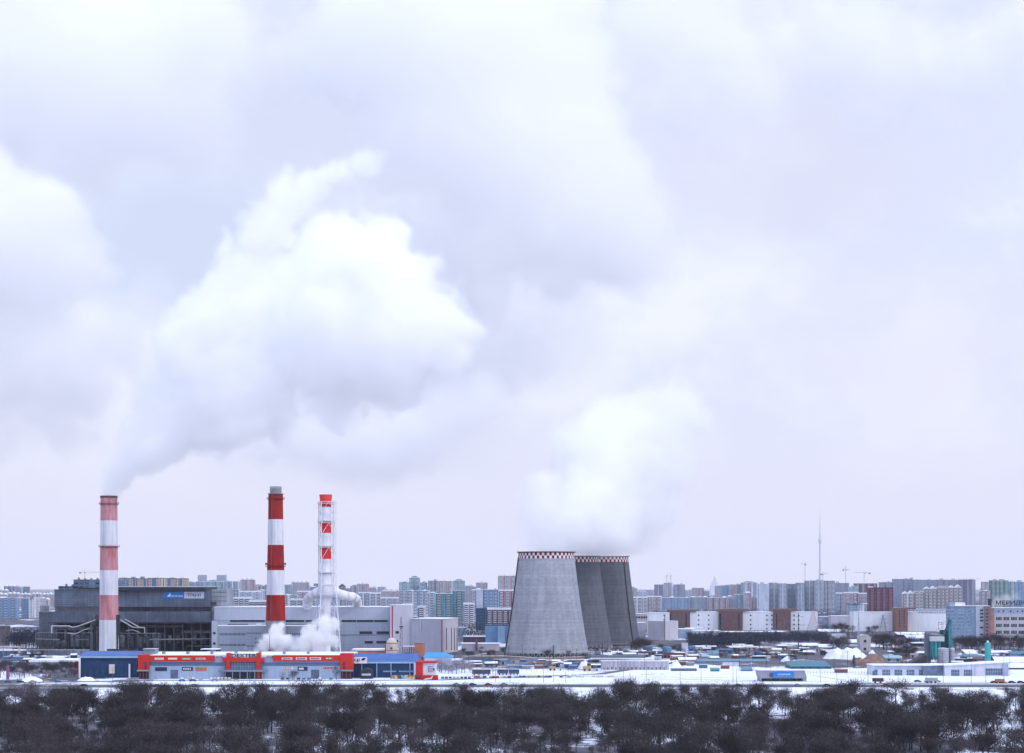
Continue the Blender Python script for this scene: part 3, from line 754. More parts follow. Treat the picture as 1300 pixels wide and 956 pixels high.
MB().box(x1(272.2), x1(494.4), D1 + .4, D1 + 69, 0, z1(787.05)).build('lower_wall', CL2, t)
MB().box(x1(271.5), x1(494.6), D1 - .4, D1 + 70.5, z1(771), z1(770.3)).build('roof_edge', WHITE, t)
MB().box(x1(410), x1(494), D1 - .15, D1 + .38, z1(806.3), z1(805.6)).build('ledge', M('ledge_grey', (0.2, 0.23, 0.3)), t)
for (a, b) in ((292, 336), (361, 386), (388, 396), (434, 452), (453, 474), (475, 492)):
    f = MB().box(x1(a), x1(b), D1 + .02, D1 + .38, z1(789.6), z1(787.2)).build('window', GLASS_D, t)
for (a, b, c, e) in ((456.5, 472.5, 804.8, 801.6), (478, 494, 804.8, 801.6), (463, 473.3, 816.9, 813.8), (477.8, 492, 816.9, 813.8), (289, 315, 796, 792.2), (361, 390, 797, 792.5)):
    MB().box(x1(a), x1(b), D1 - .02, D1 + .38, z1(c), z1(e)).build('window', GLASS_D, t)
D2 = 1580.0
MB().box(X(269, D2), X(412, D2), D2, D1 + .3, 0, Z(795, D2)).build('front_wing', CL2, t)
MB().box(X(268.5, D2), X(412.4, D2), D2 - .3, D1 + .25, Z(795, D2), Z(794.6, D2)).build('front_roof', WHITE, t)
MB().box(X(269, D2), X(276.5, D2), D2 - 1.5, D2 - .02, 0, Z(788, D2)).build('corner_bay', CL, t)
for py in (803.5, 816.5): MB().box(X(271, D2), X(274, D2), D2 - 1.7, D2 - 1.45, Z(py + 1.8, D2), Z(py - 1.2, D2)).build('window', GLASS_D, t)
n = 0
for (x0, x1_, st, pa, pb) in ((279, 311, 1.66, 806.6, 803.8), (279, 311, 1.66, 820.2, 817.4), (313, 346, 2.4, 804.6, 803.2), (313, 322, 2.4, 821, 819.6), (324, 330, 3.0, 811.5, 809.8), (324, 330, 3.0, 816.5, 815), (333, 341, 1.9, 813.5, 811.2), (362, 396, 2.2, 806.2, 803.8)):
    x = x0
    while x < x1_:
        MB().box(X(x, D2), X(x + st * .52, D2), D2 - .03, D2 + .2, Z(pa, D2), Z(pb, D2)).build('window', GLASS_D, t); x += st; n += 1
MB().box(X(324, D2), X(331, D2), D2 + 4, D2 + 12, Z(794.6, D2), Z(791.8, D2)).build('roof_hatch', WHITE, t)
t = thing('stair_block', 'tall pinkish-white block with a red stripe at the right end of the turbine hall', 'industrial building', (X(507, 1605), 1605, 0))
d = 1605.0
MB().box(X(495, d), X(521.5, d), d, d + 40, 0, Z(768.5, d)).build('wall', CLP, t)
MB().box(X(497.3, d), X(498.9, d), d - .12, d - .01, 2, Z(769, d)).build('stripe', REDS, t)
MB().box(X(494.7, d), X(521.8, d), d - .3, d + 40.3, Z(768.5, d), Z(767.9, d)).build('roof_edge', WHITE, t)
for (a, b, c, e) in ((502, 506.6, 804.5, 801.2), (502.5, 505.5, 815.5, 812.5)): MB().box(X(a, d), X(b, d), d - .05, d + .2, Z(c, d), Z(e, d)).build('window', GLASS_D, t)
t = thing('switchgear_building', 'windowless lilac-grey box with dark vertical slits at its right corner', 'industrial building', (X(555, 1590), 1600, 0))
poly = [(X(521.8, 1600), 1600), (X(562, 1582), 1582), (X(581.5, 1640), 1640), (X(545, 1660), 1660)]
MB().prism(poly, 0, Z(786, 1590), [0, 1, 0, 0]).build('wall', [CLG, CLP], t)  # right wall gets the paler cladding: sunlight put into its colour
MB().prism([(p[0] + (0.4 if i in (1, 2) else -.4), p[1] + (.4 if i > 1 else -.4)) for i, p in enumerate(poly)], Z(786, 1590), Z(785.3, 1590)).build('roof_edge', WHITE, t)
MB().box(X(560.3, 1580.7), X(561.5, 1580.7), 1580.9, 1581.2, 1, Z(786.5, 1582)).build('stripe', REDS, t)
for px in (567, 573.2, 577, 580.3):
    f = (px - 562) / 19.5; dd = 1582 + 58 * f
    MB().box(X(px - .45, dd - 1), X(px + .45, dd - 1), dd - 1.6, dd + .6, Z(825, dd), Z(797, dd)).build('slit_window', GLASS_D, t)
MB().box(X(533, 1593), X(534.2, 1593), 1593.2, 1594.2, Z(801, 1593), Z(787, 1593)).build('panel_joint', CLP, t)
# brick yard buildings and domed tank
t = thing('brick_shed', 'long low brick shed with snowy roof before the turbine hall', 'shed', (X(470, 1440), 1440, 0))
d = 1440.0
MB().box(X(447, d), X(503, d), d, d + 25, 0, Z(826, d)).build('wall', BRICK_O, t)
MB().box(X(446.5, d), X(503, d), d - .5, d + 25.5, Z(826, d), Z(824.2, d)).build('snowy_roof', SNOW, t)
for k in range(9): MB().box(X(450 + 5.6 * k, d), X(451.6 + 5.6 * k, d), d - .06, d + .2, Z(832, d), Z(829.3, d)).build('window', GLASS_D, t)
t = thing('domed_tank', 'cream domed tank beside the brick shed', 'tank', (X(497, 1425), 1425, 0))
mb = MB(); cxt = X(497.5, 1425); r = 4.6
mb.lathe(cxt, 1425, [(r, 0), (r, Z(818, 1425))] + [(r * math.cos(a), Z(818, 1425) + r * 1.15 * math.sin(a)) for a in np.linspace(0.1, 1.56, 8)], 28)
mb.build('shell', M('cream_tank', (0.52, 0.46, 0.42), .6, .1), t, smooth=True)
for py in (817, 826): MB().lathe(cxt, 1425, [(r, Z(py, 1425)), (r + .15, Z(py, 1425)), (r + .15, Z(py - 1, 1425)), (r, Z(py - 1, 1425))], 28).build('hoop', BRICK_O, t)
MB().box(cxt - .8, cxt + .6, 1425 - r - .25, 1425 - r + .3, Z(824, 1425), Z(821.5, 1425)).build('hatch', STEEL_D, t)
for (lab, a, b, pt) in (('orange brick cube behind the blue hipped roof', 526, 538.5, 816.5), ('small orange brick block with flat top left of the domed tank', 488.5, 494, 819.5)):
    t = thing('brick_block', lab, 'shed', (X((a + b) / 2, 1430), 1430, 0))
    MB().box(X(a, 1430), X(b, 1430), 1430, 1440, 0, Z(pt, 1430)).build('wall', BRICK_O, t)
    MB().box(X(a, 1430) - .3, X(b, 1430) + .3, 1429.7, 1440.3, Z(pt, 1430), Z(pt, 1430) + .5).build('roof', CONC, t)
    MB().box(X(b, 1430) - 2.2, X(b, 1430) - 1.0, 1429.95, 1430.1, 1.0, 3.4).build('door', STEEL_D, t)
t = thing('steel_scaffold', 'dark open steel frame between the domed tank and orange brick cube', 'steel frame', (X(518, 1428), 1428, 0))
for k in range(6):
    x = X(511 + k * 2.8, 1428); mb = MB(); mb.bar((x, 1428, 0), (x, 1428, Z(821, 1428)), .15); mb.bar((x, 1434, 0), (x, 1434, Z(821, 1428)), .15); mb.build('post', STEEL_D, t)
mb = MB()
for py in (821, 825, 829): mb.bar((X(510, 1428), 1428, Z(py, 1428)), (X(526, 1428), 1428, Z(py, 1428)), .15)
mb.build('rail', STEEL_D, t)
MB().box(X(510, 1428), X(526.5, 1428), 1427, 1435, Z(821, 1428), Z(820.2, 1428)).build('snowy_roof', SNOW, t)
# communication / lightning masts
def mast(name, label, px, d, pyt, r=0.35, mat=STEEL_D, plats=(), cat='mast', lattice=False):
    x = X(px, d); h = Z(pyt, d)
    t = thing(name, label, cat, (x, d, 0))
    mb = MB()
    if lattice:
        for sx in (-1, 1):
            for sy in (-1, 1): mb.bar((x + sx * r * 3, d + sy * r * 3, 0), (x + sx * r, d + sy * r, h), 0.12)
        k = 0; z = 0.0
        while z < h - 2:
            w0 = r * 3 - r * 2 * z / h; w1 = r * 3 - r * 2 * (z + 3) / h; s_ = 1 if k % 2 else -1
            for sy in (-1, 1): mb.bar((x - s_ * w0, d + sy * w0, z), (x + s_ * w1, d + sy * w1, z + 3), 0.08)
            z += 3; k += 1
    else: mb.bar((x, d, 0), (x, d, h), r, r * .4, 8)
    mb.build('shaft', mat, t)
    for (py, w) in plats: MB().box(x - w, x + w, d - w * .5, d + w * .5, Z(py, d), Z(py, d) + .8).build('platform', mat, t)
    return t
mast('signal_mast', 'dark slender mast with a crow-nest platform before the pinkish block', 509.3, 1400, 783, .42, STEEL_D, ((796, 1.7), (798, 1.0)), lattice=True)
mast('signal_mast', 'thin dark mast rising out of the low steam by the red chimney', 342.3, 1300, 806, .3, STEEL_D, ((826, .8),))

# =================================================================== shopping centre
D3 = 1150.0
def zs(py): return Z(py, D3)
def xs(px): return X(px, D3)
SREDM = M('store_red', (0.48, 0.022, 0.015), 0.5, 0.06, 0.2); SWALL = M('store_grey_blue', (0.30, 0.38, 0.50), 0.6, 0.06, 0.1, streak=.05, seams=(6, 30, .12, .15))
SBAND = M('store_blue_band', (0.09, 0.16, 0.26), 0.5, 0.1)
t = thing('shopping_centre', 'long red and grey-blue shopping centre with lettered red portal in the middle', 'shop building', (xs(311), D3, 0))
zb0 = 0.0
MB().box(xs(182), xs(441), D3, D3 + 55, zb0, zs(834)).build('wall', SWALL, t)
MB().box(xs(178), xs(444), D3 + 1, D3 + 60, zs(834), zs(831.6)).build('snowy_roof', SNOW, t)
MB().box(xs(190), xs(442), D3 - .12, D3 - .01, zs(845.4), zs(841)).build('blue_band', SBAND, t)
# red end towers and fascias
MB().box(xs(176), xs(190.2), D3 - 2, D3 + 12, zs(850), zs(831)).build('red_end', SREDM, t)
MB().box(xs(432), xs(447.5), D3 - 2, D3 + 12, zs(850), zs(829.6)).build('red_end', SREDM, t)
MB().box(xs(190.2), xs(272.6), D3 - 1.6, D3 + .9, zs(839.6), zs(832.2)).build('red_fascia', SREDM, t)
MB().box(xs(347), xs(432), D3 - 1.6, D3 + .9, zs(839.0), zs(831.8)).build('red_fascia', SREDM, t)
for (a, b) in ((176.5, 189), (433, 447)):
    MB().box(xs(a), xs(b), D3 - 1, D3 + 8, 0, zs(850)).build('entrance', GLASS_D, t)
    MB().box(xs(a - 1.5), xs(b + 1.5), D3 - 3.5, D3 + 1, zs(852), zs(850.2)).build('canopy', M('canopy_grey_green', (0.2, 0.27, 0.28)), t)
    for q in (a + 2, (a + b) / 2, b - 2): MB().box(xs(q - .4), xs(q + .4), D3 - 2.2, D3 - 1.6, 0, zs(852)).build('column', M('column_dark_red', (0.25, 0.05, 0.06)), t)
for a in (184.2, 435.8):
    for k in range(4): MB().box(xs(a), xs(a + 2.6), D3 - 2.1, D3 - 1.9, zs(849 - 2.3 * k), zs(847.3 - 2.3 * k)).build('window', GLASS_D, t)
# portal
MB().box(xs(288.3), xs(293), D3 - 3.5, D3 + 3, zs(850), zs(828.8)).build('red_pylon', SREDM, t)
MB().box(xs(326.3), xs(331.3), D3 - 3.5, D3 + 3, zs(850), zs(828.8)).build('red_pylon', SREDM, t)
MB().box(xs(283), xs(336), D3 - 3, D3 + 2.9, zs(840), zs(835.2)).build('red_beam', SREDM, t)
MB().box(xs(285), xs(334), D3 - 1.4, D3 + 3, zs(850), zs(840.1)).build('glass_front', GLASS_B, t)
MB().box(xs(285), xs(334), D3 - 1.2, D3 + 3, 0, zs(852)).build('entrance_glass', GLASS_D, t)
mb = MB()
for k in range(15): mb.box(xs(285 + 3.4 * k), xs(285 + 3.4 * k) + .14, D3 - 1.55, D3 - 1.42, zs(850), zs(840.2))
for k in range(4): mb.box(xs(285), xs(334), D3 - 1.56, D3 - 1.43, zs(842.2 + 2 * k), zs(842.2 + 2 * k) + .12)
for k in range(6): mb.box(xs(286 + 9.4 * k), xs(286 + 9.4 * k) + .5, D3 - 2.4, D3 - 1.9, 0, zs(852))
mb.build('glazing_bars', M('bar_grey', (0.35, 0.42, 0.5)), t)
MB().box(xs(279), xs(340), D3 - 6, D3 - .9, zs(852.4), zs(850)).build('canopy', M('canopy_blue_grey', (0.16, 0.22, 0.30)), t)
MB().box(xs(326.8), xs(331.2), D3 - 3.3, D3 - 2, 0, zs(852.5)).build('red_pylon', M('store_dark_red', (0.3, 0.04, 0.03)), t)
LET = M('letter_dark', (0.012, 0.02, 0.04), .4)
MB().box(xs(294), xs(326), D3 - .4, D3 - .2, zs(834.9), zs(829.6)).build('letter_board', M('board_pale', (0.55, 0.60, 0.68)), t)
put_text('DEXTER', xs(309.8), D3 - .5, zs(834.5), 31 * D3 / F, 4.6 * D3 / F, LET, t)
# sign plates and posters
SGN = [M('plate_cream', (0.62, 0.55, 0.5)), M('plate_green', (0.12, 0.25, 0.1)), M('plate_yellow', (0.65, 0.6, 0.35)), M('plate_navy', (0.02, 0.03, 0.09)), M('plate_orange', (0.45, 0.15, 0.07)), M('plate_pink', (0.6, 0.35, 0.4))]
def shop_sign(px0, px1, py0, py1, mi, label, y=D3 - 1.62, marks=5, mk=3):
    s_ = thing('shop_sign', label, 'sign', (xs((px0 + px1) / 2), y, zs(py1)))
    MB().box(xs(px0), xs(px1), y - .25, y, zs(py1), zs(py0)).build('panel', SGN[mi], s_)
    mb = MB(); w = (xs(px1) - xs(px0))
    for k in range(marks):
        xa = xs(px0) + w * (0.12 + 0.76 * k / marks)
        mb.box(xa, xa + w * .5 / marks, y - .32, y - .252, zs(py1) + (zs(py0) - zs(py1)) * .25, zs(py1) + (zs(py0) - zs(py1)) * .75)
    mb.build('marks', SGN[mk], s_)
shop_sign(197, 208.5, 834.8, 837.6, 0, 'cream sign, first on the left red fascia of the shopping centre', mk=5)
shop_sign(214, 225.5, 834.8, 837.4, 2, 'pale yellow sign, second on the left red fascia', mk=0)
shop_sign(231, 243.5, 834.8, 837.6, 1, 'green sign with yellow marks, third on the left red fascia', mk=2)
shop_sign(249, 261.5, 834.8, 837.6, 5, 'pink and green sign, last on the left red fascia', mk=1)
shop_sign(358, 371.5, 834.6, 837.4, 0, 'cream sign with dark marks, first on the right red fascia', mk=3)
shop_sign(376, 390, 834.4, 837.6, 0, 'wide cream sign with grey marks, second on the right red fascia', mk=3, marks=6)
shop_sign(393.5, 408, 834.4, 837.6, 0, 'long cream sign with navy marks, third on the right red fascia', mk=3, marks=8)
shop_sign(413, 423, 834.4, 837.2, 1, 'dark green sign, last on the right red fascia', mk=0, marks=2)
shop_sign(274.5, 283, 833, 835, 3, 'small navy sign left of the red portal', mk=0)
shop_sign(339, 347, 832.6, 834.6, 3, 'small navy sign right of the red portal', mk=0)
yy_ = D3 - .02
shop_sign(197, 212, 847, 851.8, 3, 'dark banner, leftmost on the grey wall of the shopping centre', y=yy_, marks=1, mk=3)
shop_sign(231, 245, 847, 851.4, 3, 'dark banner with cream text left of the orange banner', y=yy_, marks=4, mk=0)
shop_sign(248, 262.5, 847, 851.6, 4, 'orange and green banner left of the red portal', y=yy_, marks=1, mk=1)
shop_sign(358, 372, 846.6, 849.4, 0, 'white banner with a red line of marks right of the red portal', y=yy_, mk=4)
shop_sign(378, 390.5, 846.4, 851.4, 3, 'dark banner with a white figure on the right grey wall', y=yy_, marks=1, mk=0)
shop_sign(409, 424.5, 846.2, 850, 5, 'pale pink banner with blue marks near the right red end', y=yy_, marks=6, mk=3)
for (a, b) in ((216.5, 226), (395, 405)): MB().box(xs(a), xs(b), D3 - .1, D3 + .2, 0.3, zs(850.3)).build('shutter_door', M('shutter_grey', (0.09, 0.115, 0.17), .7, .2, .3), t)
for px in (200, 229, 247, 352, 382, 406): MB().box(xs(px), xs(px) + .35, D3 - .2, D3 - .005, 0, zs(846)).build('downpipe', M('pipe_pale_blue', (0.4, 0.48, 0.6)), t)
for k in range(7): MB().box(xs(200 + 31 * k), xs(203 + 31 * k), D3 + 15, D3 + 19, zs(831.6), zs(831.6) + 1.6).build('roof_unit', STEEL_G, t)
# penthouse left end, curved snowy canopy behind
t = thing('glass_penthouse', 'pale teal rooftop cabin behind the left red end of the shopping centre', 'rooftop cabin', (xs(184), D3 + 16, zs(834)))
MB().box(xs(176.5), xs(191.5), D3 + 14, D3 + 24, zs(833.9), Z(824.3, D3 + 14)).build('wall', M('teal_glass', (0.15, 0.25, 0.32), .4, .3, .3), t)
MB().box(xs(176), xs(192), D3 + 13.5, D3 + 24.5, Z(824.3, D3 + 14), Z(823.6, D3 + 14)).build('roof', PIPE_L, t)
t = thing('domed_pavilion', 'flat-roofed pavilion with a pale dome below, left of the red portal', 'pavilion', (X(268, 1330), 1330, 0))
MB().lathe(X(268, 1330), 1330, [(4.5, 0), (4.5, Z(828, 1330)), (3.4, Z(826.4, 1330)), (.1, Z(825.3, 1330))], 20).build('dome', WHITE, t)
MB().box(X(256, 1330), X(278, 1330), 1325, 1340, Z(824.4, 1330), Z(823.6, 1330)).build('roof', SNOW, t)
for px in (257, 263, 273, 277): MB().box(X(px, 1330), X(px + .6, 1330), 1325.5, 1326, 0, Z(824.4, 1330)).build('post', STEEL_D, t)
MB().box(X(274, 1330), X(278, 1330), 1328, 1338, 0, Z(824.5, 1330)).build('wall', STEEL_D, t)

# blue sheds either side of the shopping centre
BLR = M('blue_roof', (0.03, 0.10, 0.30), .5, .15, .1); BLW = M('navy_wall', (0.012, 0.045, 0.12), .5, .25, .12, seams=(8, 40, .2, .3)); BLP = M('pale_blue_trim', (0.28, 0.42, 0.55), .5, .1)
def blue_hall(label, px0, px1, d, pytop, pyeave, dep):
    t = thing('market_hall', label, 'market hall', (X((px0 + px1) / 2, d), d, 0))
    a, b = X(px0, d), X(px1, d)
    MB().box(a, b, d, d + dep, 0, Z(pyeave, d)).build('wall', BLW, t)
    h0, h1 = Z(pyeave, d), Z(pytop, d + dep * .5)
    mb = MB(); mb.face([(a - 1, d - 1, h0 + .3), (b + 1, d - 1, h0 + .3), (b + 1, d + dep * .5, h1), (a - 1, d + dep * .5, h1)])
    mb.face([(a - 1, d + dep * .5, h1), (b + 1, d + dep * .5, h1), (b + 1, d + dep + 1, h0 + .3), (a - 1, d + dep + 1, h0 + .3)])
    mb.face([(a - .9, d, h0), (a - .9, d + dep * .5, h1 - .05), (a - .9, d + dep, h0)]); mb.face([(b + .9, d, h0), (b + .9, d + dep, h0), (b + .9, d + dep * .5, h1 - .05)])
    mb.build('roof', BLR, t)
    MB().box(a - 1.2, b + 1.2, d - 1.4, d - 1.02, h0 - .3, h0 + .7).build('eaves_trim', BLP, t)
    return t
t = blue_hall('dark blue market hall left of the shopping centre', 101, 173, 1165, 826.5, 834.6, 44)
MB().box(X(100.4, 1163), X(102.2, 1163), 1162.4, 1163.6, 0, Z(835, 1163)).build('white_strut', WHITE, t)
MB().box(X(138.6, 1164), X(145.4, 1164), 1163.4, 1164.8, Z(855, 1164), Z(843.5, 1164)).build('white_board', M('cream_board', (0.6, 0.52, 0.48)), t)
MB().box(X(163.5, 1163), X(165.5, 1163), 1162.4, 1163.6, 0, Z(843, 1163)).build('white_strut', WHITE, t)
for k in range(8): MB().box(X(105 + 8 * k, 1165), X(109 + 8 * k, 1165), 1164.8, 1165.2, 1, 5).build('shutter_door', M('navy_door', (0.02, 0.06, 0.12)), t)
t = blue_hall('dark blue market hall right of the shopping centre', 449, 528, 1165, 829.5, 841.5, 44)
for (a, b, lab) in ((487, 502.5, ''), (506.5, 524, '')):
    mb = MB(); x = a
    while x < b:
        w = .8 + .5 * rnd.random(); mb.box(X(x, 1165), X(x + w, 1165), 1164.5, 1164.9, Z(853.2, 1165), Z(851.2 + .4 * rnd.random(), 1165)); x += w + .55
    mb.build('faded_lettering', M('faded_text', (0.30, 0.42, 0.52)), t)
for px in (459, 478, 496, 520): MB().box(X(px, 1164), X(px + .9, 1164), 1163.2, 1163.9, 0, Z(842, 1164)).build('white_strut', BLP, t)
g_ = thing('banner', 'white panel with black and violet shapes at the left corner of the right blue hall', 'banner', (X(457, 1162), 1162, Z(842, 1162)))
MB().box(X(448.6, 1162), X(466, 1162), 1161.6, 1162, Z(842.3, 1162), Z(834.2, 1162)).build('panel', WHITE, g_)
mb = MB()
for (a, b, c, e) in ((450, 451, 839, 836.5), (453, 454.5, 840, 837), (455.5, 456.3, 839.5, 836), (459, 462.8, 838.5, 836), (461, 464, 837, 835.2)): mb.box(X(a, 1161), X(b, 1161), 1161.3, 1161.55, Z(c, 1161), Z(e, 1161))
mb.build('shapes', SGN[3], g_)
t = thing('market_tent', 'dark rounded tent in front of the right blue hall', 'tent', (X(464.5, 1150), 1150, 0))
mb = MB(); a, b = X(457.5, 1150), X(472.5, 1150); w = (b - a) / 2; mx = (a + b) / 2
arc = [(mx - w, 0), (mx - w, 4.2)] + [(mx - w * math.cos(u), 4.2 + 2.6 * math.sin(u)) for u in np.linspace(.15, math.pi - .15, 9)] + [(mx + w, 4.2), (mx + w, 0)]
for p, q in zip(arc[:-1], arc[1:]): mb.face([(p[0], 1150, p[1]), (p[0], 1162, p[1]), (q[0], 1162, q[1]), (q[0], 1150, q[1])])
mb.face([(p[0], 1150, p[1]) for p in arc][::-1]); mb.build('cover', M('tent_dark', (0.025, 0.035, 0.05), .7, .4, .3), t)
MB().box(mx - 3, mx + 3, 1149.8, 1149.96, 2.2, 3.4).build('pale_sign', PIPE_L, t)
# poster fence
t = thing('poster_fence', 'strip of colourful posters below the right blue hall', 'poster fence', (X(513, 1142), 1142, 0))
pc = [(0.30, 0.18, 0.12), (0.35, 0.25, 0.15), (0.07, 0.08, 0.08), (0.15, 0.33, 0.36), (0.30, 0.38, 0.40), (0.45, 0.22, 0.06), (0.38, 0.26, 0.10), (0.06, 0.06, 0.07)]
for k in range(8): MB().box(X(496 + 4.4 * k, 1142), X(400 + 100.3 + 4.4 * k, 1142), 1142, 1142.3, .4, Z(857, 1142)).build('poster', M('poster_%d' % k, pc[k], .6, .8, .5), t)
for k in range(9): MB().box(X(496 + 4.4 * k, 1142) - .15, X(496 + 4.4 * k, 1142) + .0, 1142.3, 1142.5, 0, Z(856.5, 1142)).build('post', STEEL_D, t)
# red and white kiosk building
t = thing('red_white_building', 'small red and white building with a grille sign right of the blue hall', 'shop building', (X(542, 1145), 1145, 0))
MB().box(X(528, 1145), X(537, 1145), 1143, 1160, 0, Z(840.6, 1145)).build('red_wing', SREDM, t)
MB().box(X(537, 1145), X(553, 1145), 1144, 1160, 0, Z(841.6, 1145)).build('white_wall', M('kiosk_white', (0.62, 0.64, 0.72), .6, .05), t)
MB().box(X(527.5, 1145), X(555, 1145), 1142.4, 1160.5, Z(841.6, 1145), Z(839.8, 1145)).build('red_fascia', M('fascia_deep_red', (0.42, 0.02, 0.03)), t)
MB().box(X(525.5, 1145), X(528, 1145), 1143.5, 1155, 0, Z(842, 1145)).build('pale_corner', M('pale_lilac', (0.5, 0.55, 0.75)), t)
MB().box(X(534.5, 1140), X(556, 1140), 1139, 1143, 0, Z(857.3, 1140)).build('red_base', SREDM, t)
mb = MB(); sw = [(535, 863.5), (541, 861), (547, 860.5), (548.5, 858.3), (550, 857.6), (548, 862), (540, 863.2)]
mb.face([(X(a, 1139), 1138.9, Z(b, 1139)) for a, b in sw]); mb.build('white_swoosh', WHITE, t)
mb = MB()
for k in range(4): mb.box(X(544, 1144), X(550, 1144), 1143.7, 1143.95, Z(853 - 2.1 * k, 1144), Z(852.4 - 2.1 * k, 1144))
mb.box(X(543.6, 1144), X(544.2, 1144), 1143.7, 1143.95, Z(853.4, 1144), Z(846, 1144)); mb.box(X(549.8, 1144), X(551.8, 1144), 1143.7, 1143.95, Z(851.5, 1144), Z(848, 1144))
mb.build('grille_sign', M('grille_dark', (0.12, 0.14, 0.2)), t)
# hipped bright blue roof
t = thing('hipped_roof_house', 'white house with bright blue hipped roof behind the red and white building', 'house', (X(556, 1260), 1260, 0))
a, b = X(537, 1260), X(575, 1260); d = 1260; h0, h1 = Z(834.4, d), Z(828.2, d + 12)
MB().box(a + 1, b - 1, d + 1, d + 23, 0, h0).build('wall', M('house_white', (0.5, 0.52, 0.6), .7, .15, .2), t)
mb = MB(); r1, r2 = (a + 2, d + 12, h1), (b - 7, d + 12, h1)
c = [(a, d, h0), (b, d, h0), (b, d + 24, h0), (a, d + 24, h0)]
mb.face([c[0], c[1], r2, r1]); mb.face([c[1], c[2], r2]); mb.face([c[2], c[3], r1, r2]); mb.face([c[3], c[0], r1]); mb.face(c[::-1])
mb.build('roof', M('bright_blue_roof', (0.03, 0.26, 0.68), .5, .08), t)
for k in range(5): MB().box(a + 3 + 4 * k, a + 5 + 4 * k, d + .9, d + 1.1, 2, 4).build('window', GLASS_D, t)
# white/red market end far left
t = thing('red_end_shop', 'low white-roofed shop with a red end wall left of the blue hall', 'shop building', (X(70, 1215), 1215, 0))
MB().box(X(38, 1215), X(99.3, 1215), 1215, 1245, 0, Z(840.6, 1215)).build('wall', M('shop_grey', (0.25, 0.27, 0.36), .7, .3, .2), t)
MB().box(X(37, 1215), X(99.6, 1215), 1214.2, 1246, Z(840.6, 1215), Z(838, 1215)).build('snowy_roof', SNOW, t)
MB().box(X(95.5, 1215), X(99.5, 1215), 1213.9, 1214.95, 0, Z(839.6, 1215)).build('red_panel', M('panel_red', (0.42, 0.02, 0.03)), t)
for k in range(6): MB().box(X(42 + 9 * k, 1215), X(47 + 9 * k, 1215), 1214.8, 1215.1, 1, 4).build('window', GLASS_D, t)
# =================================================================== apartment blocks
def L(c, k): return tuple(min(1, v * k) for v in c)
WHT = (0.56, 0.60, 0.68); CB = dict(
    blue=((0.17, 0.29, 0.47), (0.26, 0.40, 0.58)), paleblue=((0.34, 0.45, 0.60), (0.46, 0.55, 0.67)), bluewhite=(WHT, (0.27, 0.40, 0.55)),
    white=(WHT, (0.48, 0.50, 0.58)), cream=((0.52, 0.46, 0.36), (0.46, 0.40, 0.34)), creamwhite=((0.56, 0.53, 0.54), (0.48, 0.42, 0.42)),
    pink=((0.44, 0.30, 0.36), (0.54, 0.50, 0.56)), teal=((0.14, 0.36, 0.42), (0.38, 0.55, 0.62)), darkteal=((0.10, 0.22, 0.28), (0.16, 0.31, 0.38)),
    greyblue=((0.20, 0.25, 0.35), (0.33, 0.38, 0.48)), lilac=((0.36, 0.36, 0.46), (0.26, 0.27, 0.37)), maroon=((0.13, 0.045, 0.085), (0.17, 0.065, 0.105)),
    salmon=((0.33, 0.11, 0.13), (0.45, 0.40, 0.45)), brown=((0.17, 0.11, 0.14), (0.24, 0.19, 0.22)), green=((0.10, 0.26, 0.24), (0.17, 0.33, 0.31)),
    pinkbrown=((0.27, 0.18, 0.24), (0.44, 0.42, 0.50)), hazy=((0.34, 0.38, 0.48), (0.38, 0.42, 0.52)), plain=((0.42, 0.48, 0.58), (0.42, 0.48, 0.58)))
def fac(style, v=0):
    a, b = CB[style]
    cw = (3.2, 2.9, 3.6)[v % 3]; ph = (0.55, 0.4, 0.7)[v % 3]
    if style == 'plain': return FAC('facade_plain', a, b, 6.0, 3.0, 0.0, 0.0, .5)
    return FAC('facade_%s_%d' % (style, v % 3), a, b, cw, 3.0, 0.5, 0.56, ph, glass=(0.035, 0.05, 0.085), bandk=0.2)
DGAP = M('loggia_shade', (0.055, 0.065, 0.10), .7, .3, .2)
def par(style):
    c = {'maroon': (0.30, 0.16, 0.20), 'green': (0.45, 0.55, 0.55), 'brown': (0.50, 0.47, 0.52), 'blue': (0.42, 0.53, 0.68), 'greyblue': (0.44, 0.48, 0.58), 'darkteal': (0.42, 0.46, 0.48)}.get(style, (0.62, 0.64, 0.71))
    return M('parapet_' + (style if style in ('maroon', 'green', 'brown', 'blue', 'greyblue', 'darkteal') else 'white'), c, .7, .06)
SEQ = [0]
